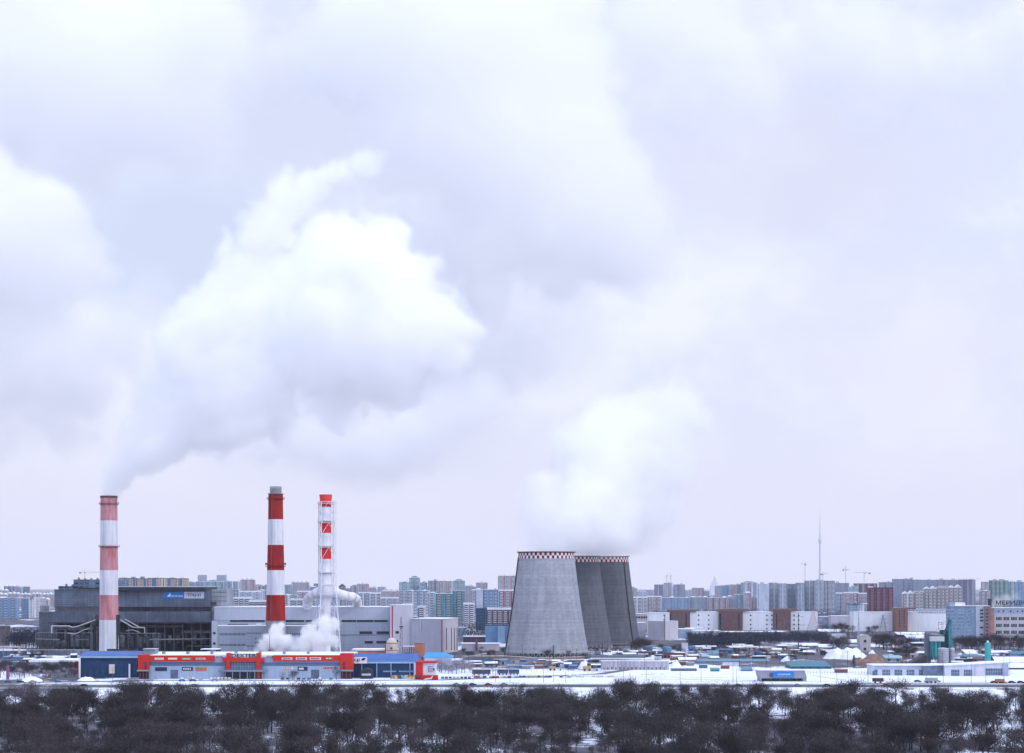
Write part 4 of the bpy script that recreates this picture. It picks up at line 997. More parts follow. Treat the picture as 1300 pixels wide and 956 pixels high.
def apartment(px0, px1, pyt, d, style, roof='flat', nb=2, label='', side=None, dep=None, name='apartment_block', cat='apartment block', zb=0.0, turn=None, plain_end=False):
    SEQ[0] += 1; r = random.Random(SEQ[0] * 13 + 5)
    x0, x1 = X(px0, d), X(px1, d); w = x1 - x0; H = Z(pyt, d)
    dep = dep or min(18.0, max(12.0, w * .5)); cx = (x0 + x1) / 2
    t = thing(name, label, cat, (cx, d, 0)); f = fac(style, SEQ[0])
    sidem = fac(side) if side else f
    Hb = H - (2.6 if roof in ('flat', 'cranes') else (4.5 if roof == 'gothic' else 3.0))
    if turn:   # (px of near corner, px of the far right corner, depth behind)
        pc, dd = turn
        A = (x0, d + dd * .55); B = (X(pc, d), d); Cc = (X(px1, d), d + dd); D = (A[0] + Cc[0] - B[0], A[1] + Cc[1] - B[1])
        poly = [A, B, Cc, D]; mis = [0, 1, 0, 1]
    else:
        poly = [(x0, d), (x1, d), (x1, d + dep), (x0, d + dep)]; mis = [0, 1, 0, 1]
    MB().prism(poly, zb, Hb, mis, top=0).build('wall', [f, sidem], t)
    rb = MB().prism([(p[0] * 1.0 + (.3 if p[0] > cx else -.3), p[1] + (.3 if p[1] > d + dep / 2 else -.3)) for p in poly], Hb, Hb + 0.9).build('roof', WHITE if roof != 'dark' else STEEL_D, t)
    # loggia columns: recess shade put into a dark box colour, projecting parapets
    if nb and not turn:
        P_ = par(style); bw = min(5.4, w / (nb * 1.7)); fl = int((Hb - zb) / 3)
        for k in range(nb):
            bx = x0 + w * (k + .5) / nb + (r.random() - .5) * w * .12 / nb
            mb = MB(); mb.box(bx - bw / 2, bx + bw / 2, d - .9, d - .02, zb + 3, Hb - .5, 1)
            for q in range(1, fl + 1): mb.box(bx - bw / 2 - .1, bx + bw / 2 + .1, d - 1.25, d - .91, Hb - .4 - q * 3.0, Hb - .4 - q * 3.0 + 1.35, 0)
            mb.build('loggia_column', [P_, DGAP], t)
    # roof works
    if roof in ('flat', 'dark', 'cranes'):
        for k in range(max(1, int(w / 15))):
            bx = x0 + w * (k + .3 + .4 * r.random()) / max(1, int(w / 15)); s_ = 2.0 + r.random() * 2.6
            MB().box(bx - s_, bx + s_, d + 3, d + dep - 3, Hb + .9, H + (r.random() - .4) * 2.6).build('lift_housing', [fac('greyblue') if r.random() < .5 else WHITE][0], t)
            MB().bar((bx + s_ + 1, d + 4, Hb + .9), (bx + s_ + 1, d + 4, Hb + 4.5 + r.random() * 3), .14).build('antenna', STEEL_G, t)
    elif roof == 'gothic':
        n = max(2, int(round(w / 11)))
        for k in range(n):
            bx = x0 + w * (k + .5) / n; g2 = w / n * .46; hh = (H - Hb) + (1.2 if k == n // 2 else -0.6)
            mb = MB()
            mb.mesh_([(bx - g2, d - .5, Hb + .9), (bx + g2, d - .5, Hb + .9), (bx, d - .5, Hb + .9 + hh), (bx - g2, d + dep, Hb + .9), (bx + g2, d + dep, Hb + .9), (bx, d + dep, Hb + .9 + hh)], [(0, 1, 2), (5, 4, 3), (1, 4, 5, 2), (0, 2, 5, 3), (0, 3, 4, 1)])
            mb.build('gable', SNOW if k % 2 == 0 else par('white'), t)
    elif roof == 'step':
        for a, b, h in ((.15, .85, .45), (.3, .7, 1.0)): MB().box(x0 + w * a, x0 + w * b, d + 1, d + dep - 1, Hb + .9 if h < .9 else Hb + .9 + (H - Hb) * .45, Hb + .9 + (H - Hb) * h * 1.2).build('roof_tier', f, t)
    elif roof == 'snow':
        MB().box(x0 - .4, x1 + .4, d - .4, d + dep + .4, Hb + .91, H).build('snow_cover', SNOW, t)
    return t
A = apartment
# left of the boiler house
A(-14, 21, 757.5, 3300, 'blue', 'flat', 4, 'blue panel block at the left edge of the photo, above the concrete tank')
A(21, 48, 758, 3360, 'blue', 'flat', 0, 'blue panel block with a white windowed end left of the boiler house', side='white', turn=(36.5, 60))
for i, (a, b, c, l) in enumerate(((-8, 8, 753, 'pinkish gabled tower rising furthest left behind the blue blocks'), (9, 24, 752, 'pinkish gabled tower, second from left behind the blue blocks'), (25, 38, 753, 'pinkish gabled tower, third from left behind the blue blocks'), (40, 52, 752.5, 'pale pink gabled tower above the white end of the blue block'), (53, 70, 753, 'pale pink gabled tower touching the left edge of the boiler house'))):
    A(a, b, c, 5200 + i * 40, 'pink' if i != 3 else 'creamwhite', 'gothic', 2, l)
A(46, 62, 759, 4300, 'creamwhite', 'gothic', 2, 'small white and pink block between the blue blocks and grey annex')
# above the boiler house roof
for i, (a, b, l) in enumerate(((150.5, 161.5, 'cream block with blue stripe just right of the faded chimney'), (162.3, 173, 'cream block with blue stripe, second right of the faded chimney'), (174, 187.3, 'cream block with blue stripe, third right of the faded chimney'), (188, 207, 'wide cream block in the middle of the row over the boiler house'), (209.5, 222.6, 'cream block with blue core, second from right of that row'), (223, 238.5, 'cream block at the right end of the row over the boiler house'))):
    t = A(a, b, 732.3 + (i % 3) * .3, 3400, 'cream', 'dark', 0, l)
    w = X(b, 3400) - X(a, 3400); xa = X(a, 3400) + w * (.62 if i < 3 else .3)
    MB().box(xa, xa + w * .24, 3399.5, 3399.95, 0, Z(734.5, 3400)).build('blue_stripe', M('stripe_blue', (0.09, 0.14, 0.30), .7, .2), t)
A(239, 262, 738, 5400, 'greyblue', 'flat', 3, 'hazy blue-grey block right of the cream row')
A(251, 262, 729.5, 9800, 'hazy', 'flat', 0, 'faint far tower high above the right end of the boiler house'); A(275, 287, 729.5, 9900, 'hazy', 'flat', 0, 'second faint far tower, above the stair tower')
A(258, 283, 737, 4300, 'teal', 'step', 3, 'teal and white block behind the boiler house stair tower')
A(283, 304, 737, 4500, 'bluewhite', 'flat', 3, 'white and blue block left of the pink gabled tower by the red chimney')
A(305, 323, 734, 4700, 'pink', 'gothic', 2, 'pink gabled tower peaking left of the red chimney')
A(287, 304, 747, 3650, 'bluewhite', 'flat', 2, 'white block with pinkish left edge over the turbine hall roof', side='pink')
A(304, 330, 750, 3600, 'paleblue', 'snow', 3, 'pale blue block with snowy roof left of the red chimney'); A(326, 347, 748, 4000, 'bluewhite', 'flat', 2, 'pale block partly hidden by the left side of the red chimney')
A(288, 318, 758, 2900, 'paleblue', 'snow', 4, 'low pale blue building with snow roof at the turbine hall edge'); A(316, 345, 762, 2800, 'greyblue', 'snow', 4, 'low blue-grey building with snow roof left of the red chimney')
# between red and lattice chimneys
A(336, 352, 741, 4300, 'blue', 'flat', 2, 'blue block directly behind the bright red chimney')
A(358, 371, 741, 4400, 'teal', 'flat', 2, 'teal block just right of the bright red chimney'); A(370, 392, 737.5, 4700, 'pink', 'gothic', 3, 'pink gabled tower between the red chimney and lattice mast')
A(358, 377, 754, 3400, 'bluewhite', 'flat', 2, 'white and blue block low between the two red banded chimneys'); A(377, 394, 750, 3600, 'pinkbrown', 'snow', 2, 'pink block low left of the lattice mast'); A(393, 404, 744, 4200, 'bluewhite', 'flat', 1, 'white block half behind the left side of the lattice mast')
A(368, 400, 760, 3000, 'paleblue', 'snow', 4, 'low pale building with snowy roof left of the lattice mast base')
A(424, 440, 752, 3600, 'bluewhite', 'snow', 2, 'white block under the right duct of the steel chimney'); A(426, 434, 747, 4300, 'pink', 'flat', 1, 'small pink tower right beside the lattice mast')
t = thing('water_tower', 'round grey tower with conical top behind the right steel duct', 'water tower', (X(434.5, 3300), 3300, 0))
MB().lathe(X(434.5, 3300), 3300, [(5, 0), (5, Z(748, 3300)), (6.5, Z(746.5, 3300)), (6.5, Z(744.5, 3300))], 20).build('drum', CONC, t)
MB().lathe(X(434.5, 3300), 3300, [(7, Z(744.5, 3300)), (.1, Z(741, 3300))], 20).build('conical_roof', STEEL_D, t)
A(453, 468, 739.5, 4700, 'pink', 'gothic', 2, 'pink gabled tower right of the steel chimney ducts'); A(468, 477.5, 744, 4800, 'pinkbrown', 'gothic', 1, 'smaller pink gabled tower beside the taller one right of the ducts')
A(455, 470, 751.5, 3700, 'bluewhite', 'snow', 2, 'white block below the taller pink gabled tower right of the ducts'); A(470, 483, 752, 3650, 'white', 'snow', 2, 'white windowed block left of the pinkish-white stair block')
A(484, 508, 748.5, 4300, 'pink', 'gothic', 3, 'pink and white gabled block above the stair block with red stripe'); A(483, 505, 758, 3400, 'paleblue', 'snow', 3, 'snow-roofed low block right behind the stair block')
A(440, 457, 757, 3300, 'paleblue', 'snow', 2, 'low pale block hidden partly behind the steel elbow duct')
# middle cluster
A(506.5, 520, 737.5, 3950, 'teal', 'flat', 1, 'left wing of the stepped teal and white block over the lilac box'); A(519.5, 533, 732, 3980, 'teal', 'step', 2, 'tall stepped teal and white block, peak of the middle cluster'); A(532.5, 542.5, 738, 3960, 'teal', 'flat', 1, 'right wing of the stepped teal and white block')
A(517, 545, 748.5, 3600, 'bluewhite', 'flat', 4, 'white block with stacked balconies before the stepped teal block'); A(507, 518, 749, 3700, 'bluewhite', 'flat', 2, 'narrow white and blue block left of the stacked balconies')
A(511, 524, 766, 2700, 'greyblue', 'snow', 2, 'grey-blue low block with white roof right of the stair block'); A(530, 540, 769, 2650, 'white', 'snow', 1, 'low pale block peeping over the lilac box roof')
A(543.5, 557, 736, 4400, 'lilac', 'flat', 3, 'lilac-white block, first right of the stepped teal block'); A(557, 574.5, 736.5, 4350, 'creamwhite', 'flat', 3, 'cream and white block with roof antennas in the middle cluster'); A(575, 590, 736, 4450, 'teal', 'step', 2, 'blue-teal tower with stepped top right of the cream block'); A(589, 600.5, 742, 4800, 'pinkbrown', 'gothic', 1, 'small pinkish gabled block at the right of the blue-teal tower')
A(543, 553, 751, 3200, 'paleblue', 'flat', 1, 'pale blue narrow block left of the dark teal one'); A(553, 574.5, 752, 3150, 'darkteal', 'flat', 2, 'dark teal block with white balcony column over the lilac box'); A(574.5, 590, 748, 3180, 'darkteal', 'flat', 1, 'taller dark teal block with one balcony column')
A(588.5, 602, 765, 2600, 'white', 'snow', 2, 'white slab with balconies standing right of the dark teal blocks')
A(604, 619, 738, 5000, 'pink', 'gothic', 2, 'pink gabled tower far behind between the teal blocks and cooling tower'); A(598, 606, 748, 3750, 'pinkbrown', 'flat', 1, 'narrow pinkish block right of the tall teal block'); A(604.5, 613, 747, 3650, 'plain', 'flat', 0, 'plain pale blue windowless wall of a block near the cooling tower', side='blue'); A(613, 633, 747, 3660, 'blue', 'flat', 3, 'blue block with balconies left of the pale cooling tower')
A(633, 656, 748.5, 3450, 'salmon', 'snow', 3, 'dark pink block touching the pale cooling tower'); A(632, 655, 729, 4300, 'pink', 'gothic', 3, 'tallest pink gabled tower, against the left flank of the pale cooling tower')
A(618, 652, 771.5, 2500, 'brown', 'snow', 5, 'brown block with white balconies low left of the cooling tower')
# scaffolded block
d = 2450; t = thing('scaffolded_building', 'dark blue netted building frame left of the brown balcony block', 'building site', (X(611, d), d, 0))
MB().box(X(604, d), X(618, d), d, d + 16, 0, Z(772, d)).build('wall', M('net_blue', (0.04, 0.08, 0.15), .8, .3, .2, seams=(3, 3, .4, .5)), t)
for k in range(8): MB().bar((X(603.5 + 2.1 * k, d), d - 1.5, 0), (X(603.5 + 2.1 * k, d), d - 1.5, Z(770, d)), .22).build('scaffold_pole', M('scaffold_blue', (0.10, 0.17, 0.28)), t)
for k in range(9): MB().box(X(603, d), X(619, d), d - 1.8, d - 1.2, 4.0 * k + 2, 4.0 * k + 2.3).build('scaffold_deck', M('scaffold_blue'), t)
# right of the cooling towers
A(803, 822, 757.5, 3900, 'white', 'snow', 3, 'white balcony block just right of the dark cooling towers'); A(822, 840, 756.5, 3960, 'creamwhite', 'snow', 3, 'cream-white block with balconies, second right of the dark cooling towers')
A(831, 843, 741, 5200, 'lilac', 'flat', 0, 'grey tower left of the white twin-masted tower'); t = A(843, 854, 739, 5300, 'white', 'cranes', 1, 'white tower with two roof hoists right of the cooling towers'); 
for px in (847, 852): MB().bar((X(px, 5300), 5308, Z(740, 5300)), (X(px, 5300), 5308, Z(729, 5300)), .8).build('roof_hoist', CONC, t); MB().bar((X(px - 3, 5300), 5308, Z(733, 5300)), (X(px + 2, 5300), 5308, Z(730.5, 5300)), .6).build('roof_hoist', CONC, t)
A(855.5, 869.5, 741, 5250, 'greyblue', 'flat', 1, 'blue-grey tower right of the white twin-masted tower')
A(840, 876, 757.5, 4600, 'blue', 'flat', 4, 'long low blue block below the three grey towers'); A(876, 898, 757, 4620, 'greyblue', 'flat', 3, 'long low grey block, middle of the low row right of the towers'); A(898, 926, 757.5, 4500, 'pinkbrown', 'flat', 4, 'long brownish-pink block with white balconies before the far haze')
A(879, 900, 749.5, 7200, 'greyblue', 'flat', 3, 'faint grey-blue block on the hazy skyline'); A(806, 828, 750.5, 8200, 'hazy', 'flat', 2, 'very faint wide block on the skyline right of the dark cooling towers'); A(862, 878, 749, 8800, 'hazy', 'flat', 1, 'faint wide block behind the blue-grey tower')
t = thing('spired_tower', 'very faint stepped tower with a spire far in the haze', 'tower', (X(907.5, 13200), 13200, 0))
for a, b, h in ((902, 913, 743), (904, 911, 739), (905.8, 909.2, 735)): MB().box(X(a, 12500), X(b, 12500), 12500 - (b - a), 12530 + (b - a), 0, Z(h, 12500)).build('tier', M('haze_pale_tower', (0.62, 0.64, 0.72)), t)  # distance haze put into the pale tier colour
MB().bar((X(907.5, 12500), 12510, Z(735, 12500)), (X(907.5, 12500), 12510, Z(731, 12500)), 3, .5, 8).build('spire', CONC, t)
A(917, 926, 742, 5050, 'blue', 'flat', 1, 'narrow blue tower at the left of the white group right of centre'); A(926, 941, 741, 5000, 'pink', 'flat', 2, 'pinkish tower in the white group right of centre'); A(941, 962, 738.5, 4980, 'bluewhite', 'step', 3, 'blue-white tower with raised middle, tallest of its group')
A(923, 932.5, 756, 4420, 'pink', 'flat', 1, 'left pink end of the striped balcony block'); A(932.5, 944, 753.5, 4400, 'bluewhite', 'flat', 1, 'white middle with long balconies between the pink blocks'); A(944, 954, 751.5, 4390, 'pink', 'flat', 1, 'right pink part of the striped balcony block'); A(954, 961, 757, 4410, 'pinkbrown', 'flat', 1, 'small dark pink end of the striped balcony block')
lw = [(963, 976.5, 740, 'plain', 0, 'plain pale windowless end of the long white row'), (976.5, 988, 738.5, 'bluewhite', 2, 'first windowed section of the long white row'), (988, 999.5, 739.5, 'bluewhite', 2, 'second windowed section of the long white row'), (999.5, 1011, 740, 'greyblue', 2, 'third, greyer section of the long white row'),
      (1011, 1022, 738.5, 'bluewhite', 2, 'section of the long white row under the left crane'), (1022, 1034, 736, 'bluewhite', 2, 'raised section of the long white row left of the television tower'), (1034, 1046, 735.5, 'paleblue', 2, 'raised section of the long white row right under the television tower'), (1046, 1060, 736, 'bluewhite', 3, 'last raised section of the long white row')]
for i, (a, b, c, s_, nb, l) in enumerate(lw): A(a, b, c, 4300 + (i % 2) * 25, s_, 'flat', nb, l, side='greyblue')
A(1060, 1078, 739, 4800, 'greyblue', 'flat', 2, 'blue-grey block right of the long white row'); A(1078, 1090, 744, 4700, 'teal', 'step', 1, 'small teal stepped block under the middle cranes')
A(1062, 1072, 752, 3950, 'bluewhite', 'snow', 2, 'low white block left of the salmon one'); A(1071, 1090, 751.5, 3850, 'salmon', 'snow', 2, 'salmon red block with white roof under the cranes'); A(1090, 1104, 752.5, 3880, 'white', 'snow', 3, 'pale lilac block between the salmon and maroon blocks')
A(1085, 1114, 739.5, 5000, 'brown', 'flat', 4, 'brownish unfinished block under the right crane'); A(1103, 1134, 744.5, 3500, 'maroon', 'dark', 4, 'dark maroon tower block, darkest on the right skyline')
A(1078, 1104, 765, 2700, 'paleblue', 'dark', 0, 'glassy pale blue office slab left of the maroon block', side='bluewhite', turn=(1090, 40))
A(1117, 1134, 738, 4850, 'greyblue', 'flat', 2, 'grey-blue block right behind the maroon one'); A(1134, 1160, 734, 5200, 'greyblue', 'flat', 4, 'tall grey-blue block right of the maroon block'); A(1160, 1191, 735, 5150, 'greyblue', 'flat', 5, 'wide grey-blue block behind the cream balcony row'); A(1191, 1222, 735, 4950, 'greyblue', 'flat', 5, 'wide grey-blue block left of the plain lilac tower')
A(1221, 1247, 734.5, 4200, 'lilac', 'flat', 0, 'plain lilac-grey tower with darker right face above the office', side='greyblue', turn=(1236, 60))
for i, (a, b, c, l) in enumerate(((1146, 1160, 751, 'cream balcony block, first and lowest of its row'), (1160, 1173, 750, 'cream balcony block, second of its row'), (1173.5, 1189, 745, 'cream balcony block, third and raised in its row'), (1189.5, 1204, 744, 'cream balcony block, fourth of its row'), (1204.5, 1221, 743.5, 'cream balcony block, last and tallest of its row'))):
    A(a, b, c, 3600 + i * 8, 'creamwhite', 'gothic' if i % 2 == 0 else 'step', 3 if i > 1 else 2, l)
A(1247, 1259, 737.5, 4700, 'pink', 'flat', 1, 'pink tower left of the green block'); A(1245, 1257, 749, 4000, 'pinkbrown', 'flat', 2, 'low pink and white block left of the green block'); A(1258, 1280, 735.5, 4200, 'green', 'flat', 4, 'green block with white balconies at the right edge'); A(1280, 1288.5, 737, 4250, 'bluewhite', 'flat', 1, 'white and blue strip block right of the green one'); A(1289, 1316, 737.5, 4400, 'blue', 'flat', 2, 'deep blue block at the right edge of the photo')
# background fillers seen in the gaps
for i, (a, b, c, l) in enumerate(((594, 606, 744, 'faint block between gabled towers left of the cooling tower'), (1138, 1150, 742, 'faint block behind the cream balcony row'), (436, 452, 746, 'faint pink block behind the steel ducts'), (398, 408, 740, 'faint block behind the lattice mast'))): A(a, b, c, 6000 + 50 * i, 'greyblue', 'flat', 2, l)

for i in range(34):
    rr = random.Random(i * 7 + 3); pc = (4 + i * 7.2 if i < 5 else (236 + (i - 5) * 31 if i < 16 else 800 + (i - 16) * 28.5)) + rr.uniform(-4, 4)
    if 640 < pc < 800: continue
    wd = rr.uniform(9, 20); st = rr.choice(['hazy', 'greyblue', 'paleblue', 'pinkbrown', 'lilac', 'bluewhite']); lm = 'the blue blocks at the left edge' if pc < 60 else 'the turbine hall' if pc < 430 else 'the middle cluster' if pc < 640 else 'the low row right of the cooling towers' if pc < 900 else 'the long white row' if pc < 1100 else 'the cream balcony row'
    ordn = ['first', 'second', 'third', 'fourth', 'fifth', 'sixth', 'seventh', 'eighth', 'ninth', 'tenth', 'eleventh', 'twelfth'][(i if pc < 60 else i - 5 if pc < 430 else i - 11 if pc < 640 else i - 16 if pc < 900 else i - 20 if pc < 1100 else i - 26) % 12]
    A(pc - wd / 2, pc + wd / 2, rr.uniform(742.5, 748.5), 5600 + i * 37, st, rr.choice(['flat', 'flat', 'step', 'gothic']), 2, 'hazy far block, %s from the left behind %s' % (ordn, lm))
# television tower
d = 10750.0; cx = X(1041, d); t = thing('television_tower', 'very tall needle-like television tower fading into the haze', 'television tower', (cx, d, 0))
TVM = M('tower_haze_grey', (0.56, 0.58, 0.66), .7, .05)  # lightened so the colour itself carries the distance haze
MB().lathe(cx, d, [(22, 0), (11, 60), (7, 150), (5.5, 320)], 24).build('concrete_shaft', TVM, t)
MB().lathe(cx, d, [(5.5, 322), (9, 330), (9.5, 350), (6, 358), (4, 385), (3, 385)], 24).build('restaurant_pod', TVM, t)
MB().lathe(cx, d, [(3, 385), (2.8, 440), (1.9, 441), (1.9, 490), (1.0, 491), (.7, 540)], 12).build('antenna', TVM, t)
# tower cranes
def crane(px, pyj, d, jl, jr, label, h=5, c=(0.33, 0.25, 0.20)):
    x = X(px, d); zj = Z(pyj, d); s_ = d / F; t = thing('tower_crane', label, 'tower crane', (x, d, 0), group='tower cranes on the skyline')
    cm = M('crane_paint', c, .6); r = .32 * s_
    MB().bar((x, d, 0), (x, d, zj), r * .9).build('mast', cm, t)
    MB().bar((x, d, zj), (x, d, zj + h * s_), r * .8, r * .3).build('apex', cm, t)
    mb = MB(); mb.bar((x - jl * s_, d, zj), (x + jr * s_, d, zj), r * .75)
    mb.build('jib', cm, t)
    mb = MB(); mb.bar((x, d, zj + h * s_), (x + jr * s_ * .7, d, zj), r * .25); mb.bar((x, d, zj + h * s_), (x - jl * s_ * .8, d, zj), r * .25); mb.build('tie_rods', cm, t)
    lng = -jl if jl < jr else jr
    MB().box(x + (-jl if jl < jr else jr - 2.2) * s_, x + (-jl + 2.2 if jl < jr else jr) * s_, d - 1.5, d + 1.5, zj - 1.6 * s_, zj - .2 * s_).build('counterweight', M('counterweight', (0.16, 0.17, 0.2)), t)
    MB().box(x + .4 * s_, x + 1.4 * s_, d - 2, d, zj - 1.6 * s_, zj - .3 * s_).build('cab', M('cab_grey', (0.4, 0.42, 0.46)), t)
crane(107.5, 726.5, 3600, 7, 21, 'yellowish tower crane above the left of the boiler house roof')
crane(1022, 716, 4600, 6.5, 1.5, 'crane with short left jib rising over the long white row', 2.5)
crane(1044.5, 728.5, 5400, 3, 8, 'low crane just right of the television tower', 2)
crane(1073.5, 723, 5200, 4, 6, 'tallest middle crane right of the television tower', 4)
crane(1097, 727, 5200, 14, 8, 'crane with a long jib over the maroon block', 1.5)

# =================================================================== right-hand factories
WP = M('white_panel_wall', (0.68, 0.71, 0.78), .65, .05, .05, streak=.05, seams=(3.0, 3.0, .2, .12))
def rbox(name, label, px0, px1, pyt, d, dep, mat, cat='industrial building', snow=True, roofm=None, zb=0):
    t = thing(name, label, cat, (X((px0 + px1) / 2, d), d, 0))
    MB().box(X(px0, d), X(px1, d), d, d + dep, zb, Z(pyt, d)).build('wall', mat, t)
    if roofm or snow: MB().box(X(px0, d) - .3, X(px1, d) + .3, d - .3, d + dep + .3, Z(pyt, d), Z(pyt, d) + .7).build('roof', roofm or SNOW, t)
    return t
d = 2430.0
def dots(t, pxs, pys, r, d, mat=GLASS_D, sq=False):
    for px in pxs:
        for py in pys:
            x, z = X(px, d), Z(py, d)
            mb = MB()
            if sq: mb.box(x - r, x + r, d - .12, d + .1, z - r, z + r)
            else: mb.face([(x + r * math.cos(a), d - .1, z + r * math.sin(a)) for a in np.linspace(0, 2 * math.pi, 13)[:-1]])
            mb.build('round_window' if not sq else 'window', mat, t)
rows = [781.3, 787.2, 792.8, 798]
t = rbox('factory', 'white factory hall with rows of round windows left of the first brick tower', 824, 850, 778.5, 2300, 30, WP); dots(t, (843,), (781.5, 787), 1.0, 2300)
for (a, b, l, bt) in ((849, 876, 'brown brick tower between the two leftmost white factory halls', 773.8), (912.5, 943, 'wide brown brick tower in the middle of the white factory row', 773), (982, 1004, 'brown brick tower nearest the red and white pylon', 772.5)):
    t = rbox('brick_tower', l, a, b, bt + 2.2, d - 4, 30, BRICK, 'brick tower', snow=False)
    MB().box(X(a, d - 4) - .1, X(b + 8, d - 4), d - 2, d + 28, Z(bt + 3.2, d - 4), Z(bt, d - 4)).build('top_storey', M('tan_top', (0.17, 0.12, 0.12)), t)
    for (u, v) in ((a + 1.2, a + 3), (b - 5.5, b - 4.2)) if b - a > 25 else ((a + 3.4, a + 4.6),): MB().box(X(u, d - 4), X(v, d - 4), d - 4.2, d - 3.95, Z(799, d), Z(779, d)).build('window_strip', GLASS_D, t)
for (a, b, l, cols) in ((875.5, 913, 'white factory hall with two columns of round windows', (887, 899.7)), (942.5, 982.5, 'white factory hall with three columns of round windows', (953, 973.5, 980)), (1003.5, 1038, 'white factory hall behind the red and white pylon', (1008, 1014))):
    t = rbox('factory', l, a, b, 777.3, d, 32, WP); dots(t, cols, rows, 1.15, d)
t = rbox('factory', 'long white factory wall left of the orange-brick stair tower', 1084, 1138.5, 777.5, 2380, 30, WP)
t = rbox('brick_tower', 'orange-brick stair tower with two dark window strips', 1137, 1152.5, 773.5, 2360, 25, M('orange_tower_brick', (0.21, 0.115, 0.11), .8, .1), 'brick tower', snow=False)
for u in (1141.5, 1147.2): 
    for k in range(6): MB().box(X(u, 2360), X(u + 1.3, 2360), 2359.8, 2360.1, Z(796 - 3.8 * k, 2360), Z(793.8 - 3.8 * k, 2360)).build('window', GLASS_D, t)
MB().box(X(1137, 2360), X(1163, 2360), 2361, 2384, Z(773.5, 2360), Z(771.5, 2360)).build('top_storey', M('tan_top'), t)
t = rbox('factory', 'long white factory wall right of the orange-brick stair tower', 1152.5, 1207, 777.5, 2380, 30, WP)
for k in range(12): MB().box(X(1166 + 3.3 * k, 2380), X(1168 + 3.3 * k, 2380), 2379.8, 2380.1, Z(775.3, 2380) - 3.4, Z(775.3, 2380) - 1.5).build('window', GLASS_D, t)
MB().box(X(1165, 2380), X(1206, 2380), 2381, 2400, Z(777.5, 2380) + .7, Z(773, 2380)).build('set_back_storey', M('setback', (0.36, 0.40, 0.48)), t)
# concrete boxes near the dark cooling towers
LB = M('lilac_box', (0.40, 0.40, 0.47), .7, .07, .05, streak=.08, seams=(4, 4, .15, .1)); LB2 = M('lilac_box_light', (0.47, 0.46, 0.52), .7, .06, .05, streak=.08, seams=(4, 4, .15, .08)); PB = M('pale_blue_box', (0.28, 0.36, 0.47), .7, .12, .08, seams=(4, 4, .2, .2))
t = rbox('storage_block', 'grey-lilac box with a dark recess right beside the dark cooling tower', 808, 819.5, 791, 2020, 25, LB)
t = thing('storage_block', 'large lilac windowless block with lighter right face right of the cooling towers', 'industrial building', (X(842, 1990), 1990, 0))
MB().prism([(X(823, 1990), 1996), (X(844, 1990), 1985), (X(862, 2010), 2020), (X(842, 2010), 2035)], 0, Z(788.5, 1990), [0, 1, 0, 0]).build('wall', [LB, LB2], t)  # sunlit right side is painted in with a paler lilac
MB().box(X(843.3, 1980), X(844.3, 1980), 1978, 1979, 0, Z(780, 1980)).build('downpipe', M('rust_pipe', (0.15, 0.11, 0.11)), t)
t = rbox('storage_block', 'pale blue low block behind the bare tree right of the lilac block', 862, 883, 799, 2050, 25, PB)
t = rbox('storage_block', 'wide white block with snowy roof at the edge of the dark wood', 880, 914.5, 801.3, 2030, 25, M('white_box', (0.50, 0.54, 0.62), .7, .05, .05, seams=(2.5, 2.5, .15, .12)))
t = rbox('storage_block', 'small white rooftop block stepped in front of the first round-windowed hall', 872, 893, 798, 2150, 20, WP)
t = rbox('low_building', 'low cream building with blue window strip beside the dark cooling tower', 806, 828, 779.5, 2450, 20, M('cream_wall', (0.42, 0.41, 0.43)))
for k in range(6): MB().box(X(807 + 3.3 * k, 2450), X(809.5 + 3.3 * k, 2450), 2449.8, 2450.1, Z(785, 2450), Z(782.5, 2450)).build('window', GLASS_D, t)
# tanks
def tank(label, px0, px1, pyt, d, mat, legs=True, name='storage_tank'):
    cx = X((px0 + px1) / 2, d); r = (X(px1, d) - X(px0, d)) / 2; H = Z(pyt, d); zb = 3.0 if legs else 0
    t = thing(name, label, 'tank', (cx, d, 0))
    MB().lathe(cx, d, [(.1, zb), (r, zb), (r, H), (r * .9, H + .5), (.1, H + 1.0)], 28).build('shell', mat, t, smooth=False)
    for k in range(3):
        z = zb + (H - zb) * (k + .5) / 3; MB().lathe(cx, d, [(r, z), (r + .12, z), (r + .12, z + .3), (r, z + .3)], 28).build('hoop', STEEL_G, t)
    if legs:
        for k in range(6): a = k * math.pi / 3 + .3; MB().bar((cx + r * .85 * math.cos(a), d + r * .85 * math.sin(a), 0), (cx + r * .85 * math.cos(a), d + r * .85 * math.sin(a), zb + .2), .25).build('leg', STEEL_D, t)
    mb = MB(); mb.bar((cx - r - .1, d - .6, 0), (cx - r - .1, d - .6, H + 1), .1); mb.bar((cx - r - .1, d - 1.2, 0), (cx - r - .1, d - 1.2, H + 1), .1); mb.build('ladder', STEEL_D, t)
    return t
BT = M('tank_blue', (0.07, 0.22, 0.40), .5, .15, .3, streak=.2); BT2 = M('tank_dark_blue', (0.05, 0.13, 0.25), .5, .15, .3, streak=.2)
tank('dark blue cylindrical tank right below the dark cooling towers', 817.5, 828.5, 821, 1560, BT2); tank('bright blue cylindrical tank left of the lilac chimney-like column', 841, 852.5, 822, 1540, BT)
d = 1560; t = thing('concrete_column', 'square lilac-white concrete column beside the blue tanks', 'silo', (X(869.5, d), d, 0)); MB().box(X(866, d), X(873.2, d), d, d + 6, 0, Z(817, d)).build('shaft', LB2, t); MB().box(X(865.7, d), X(873.5, d), d - .3, d + 6.3, Z(817, d), Z(816.4, d)).build('cap', PIPE_L, t)
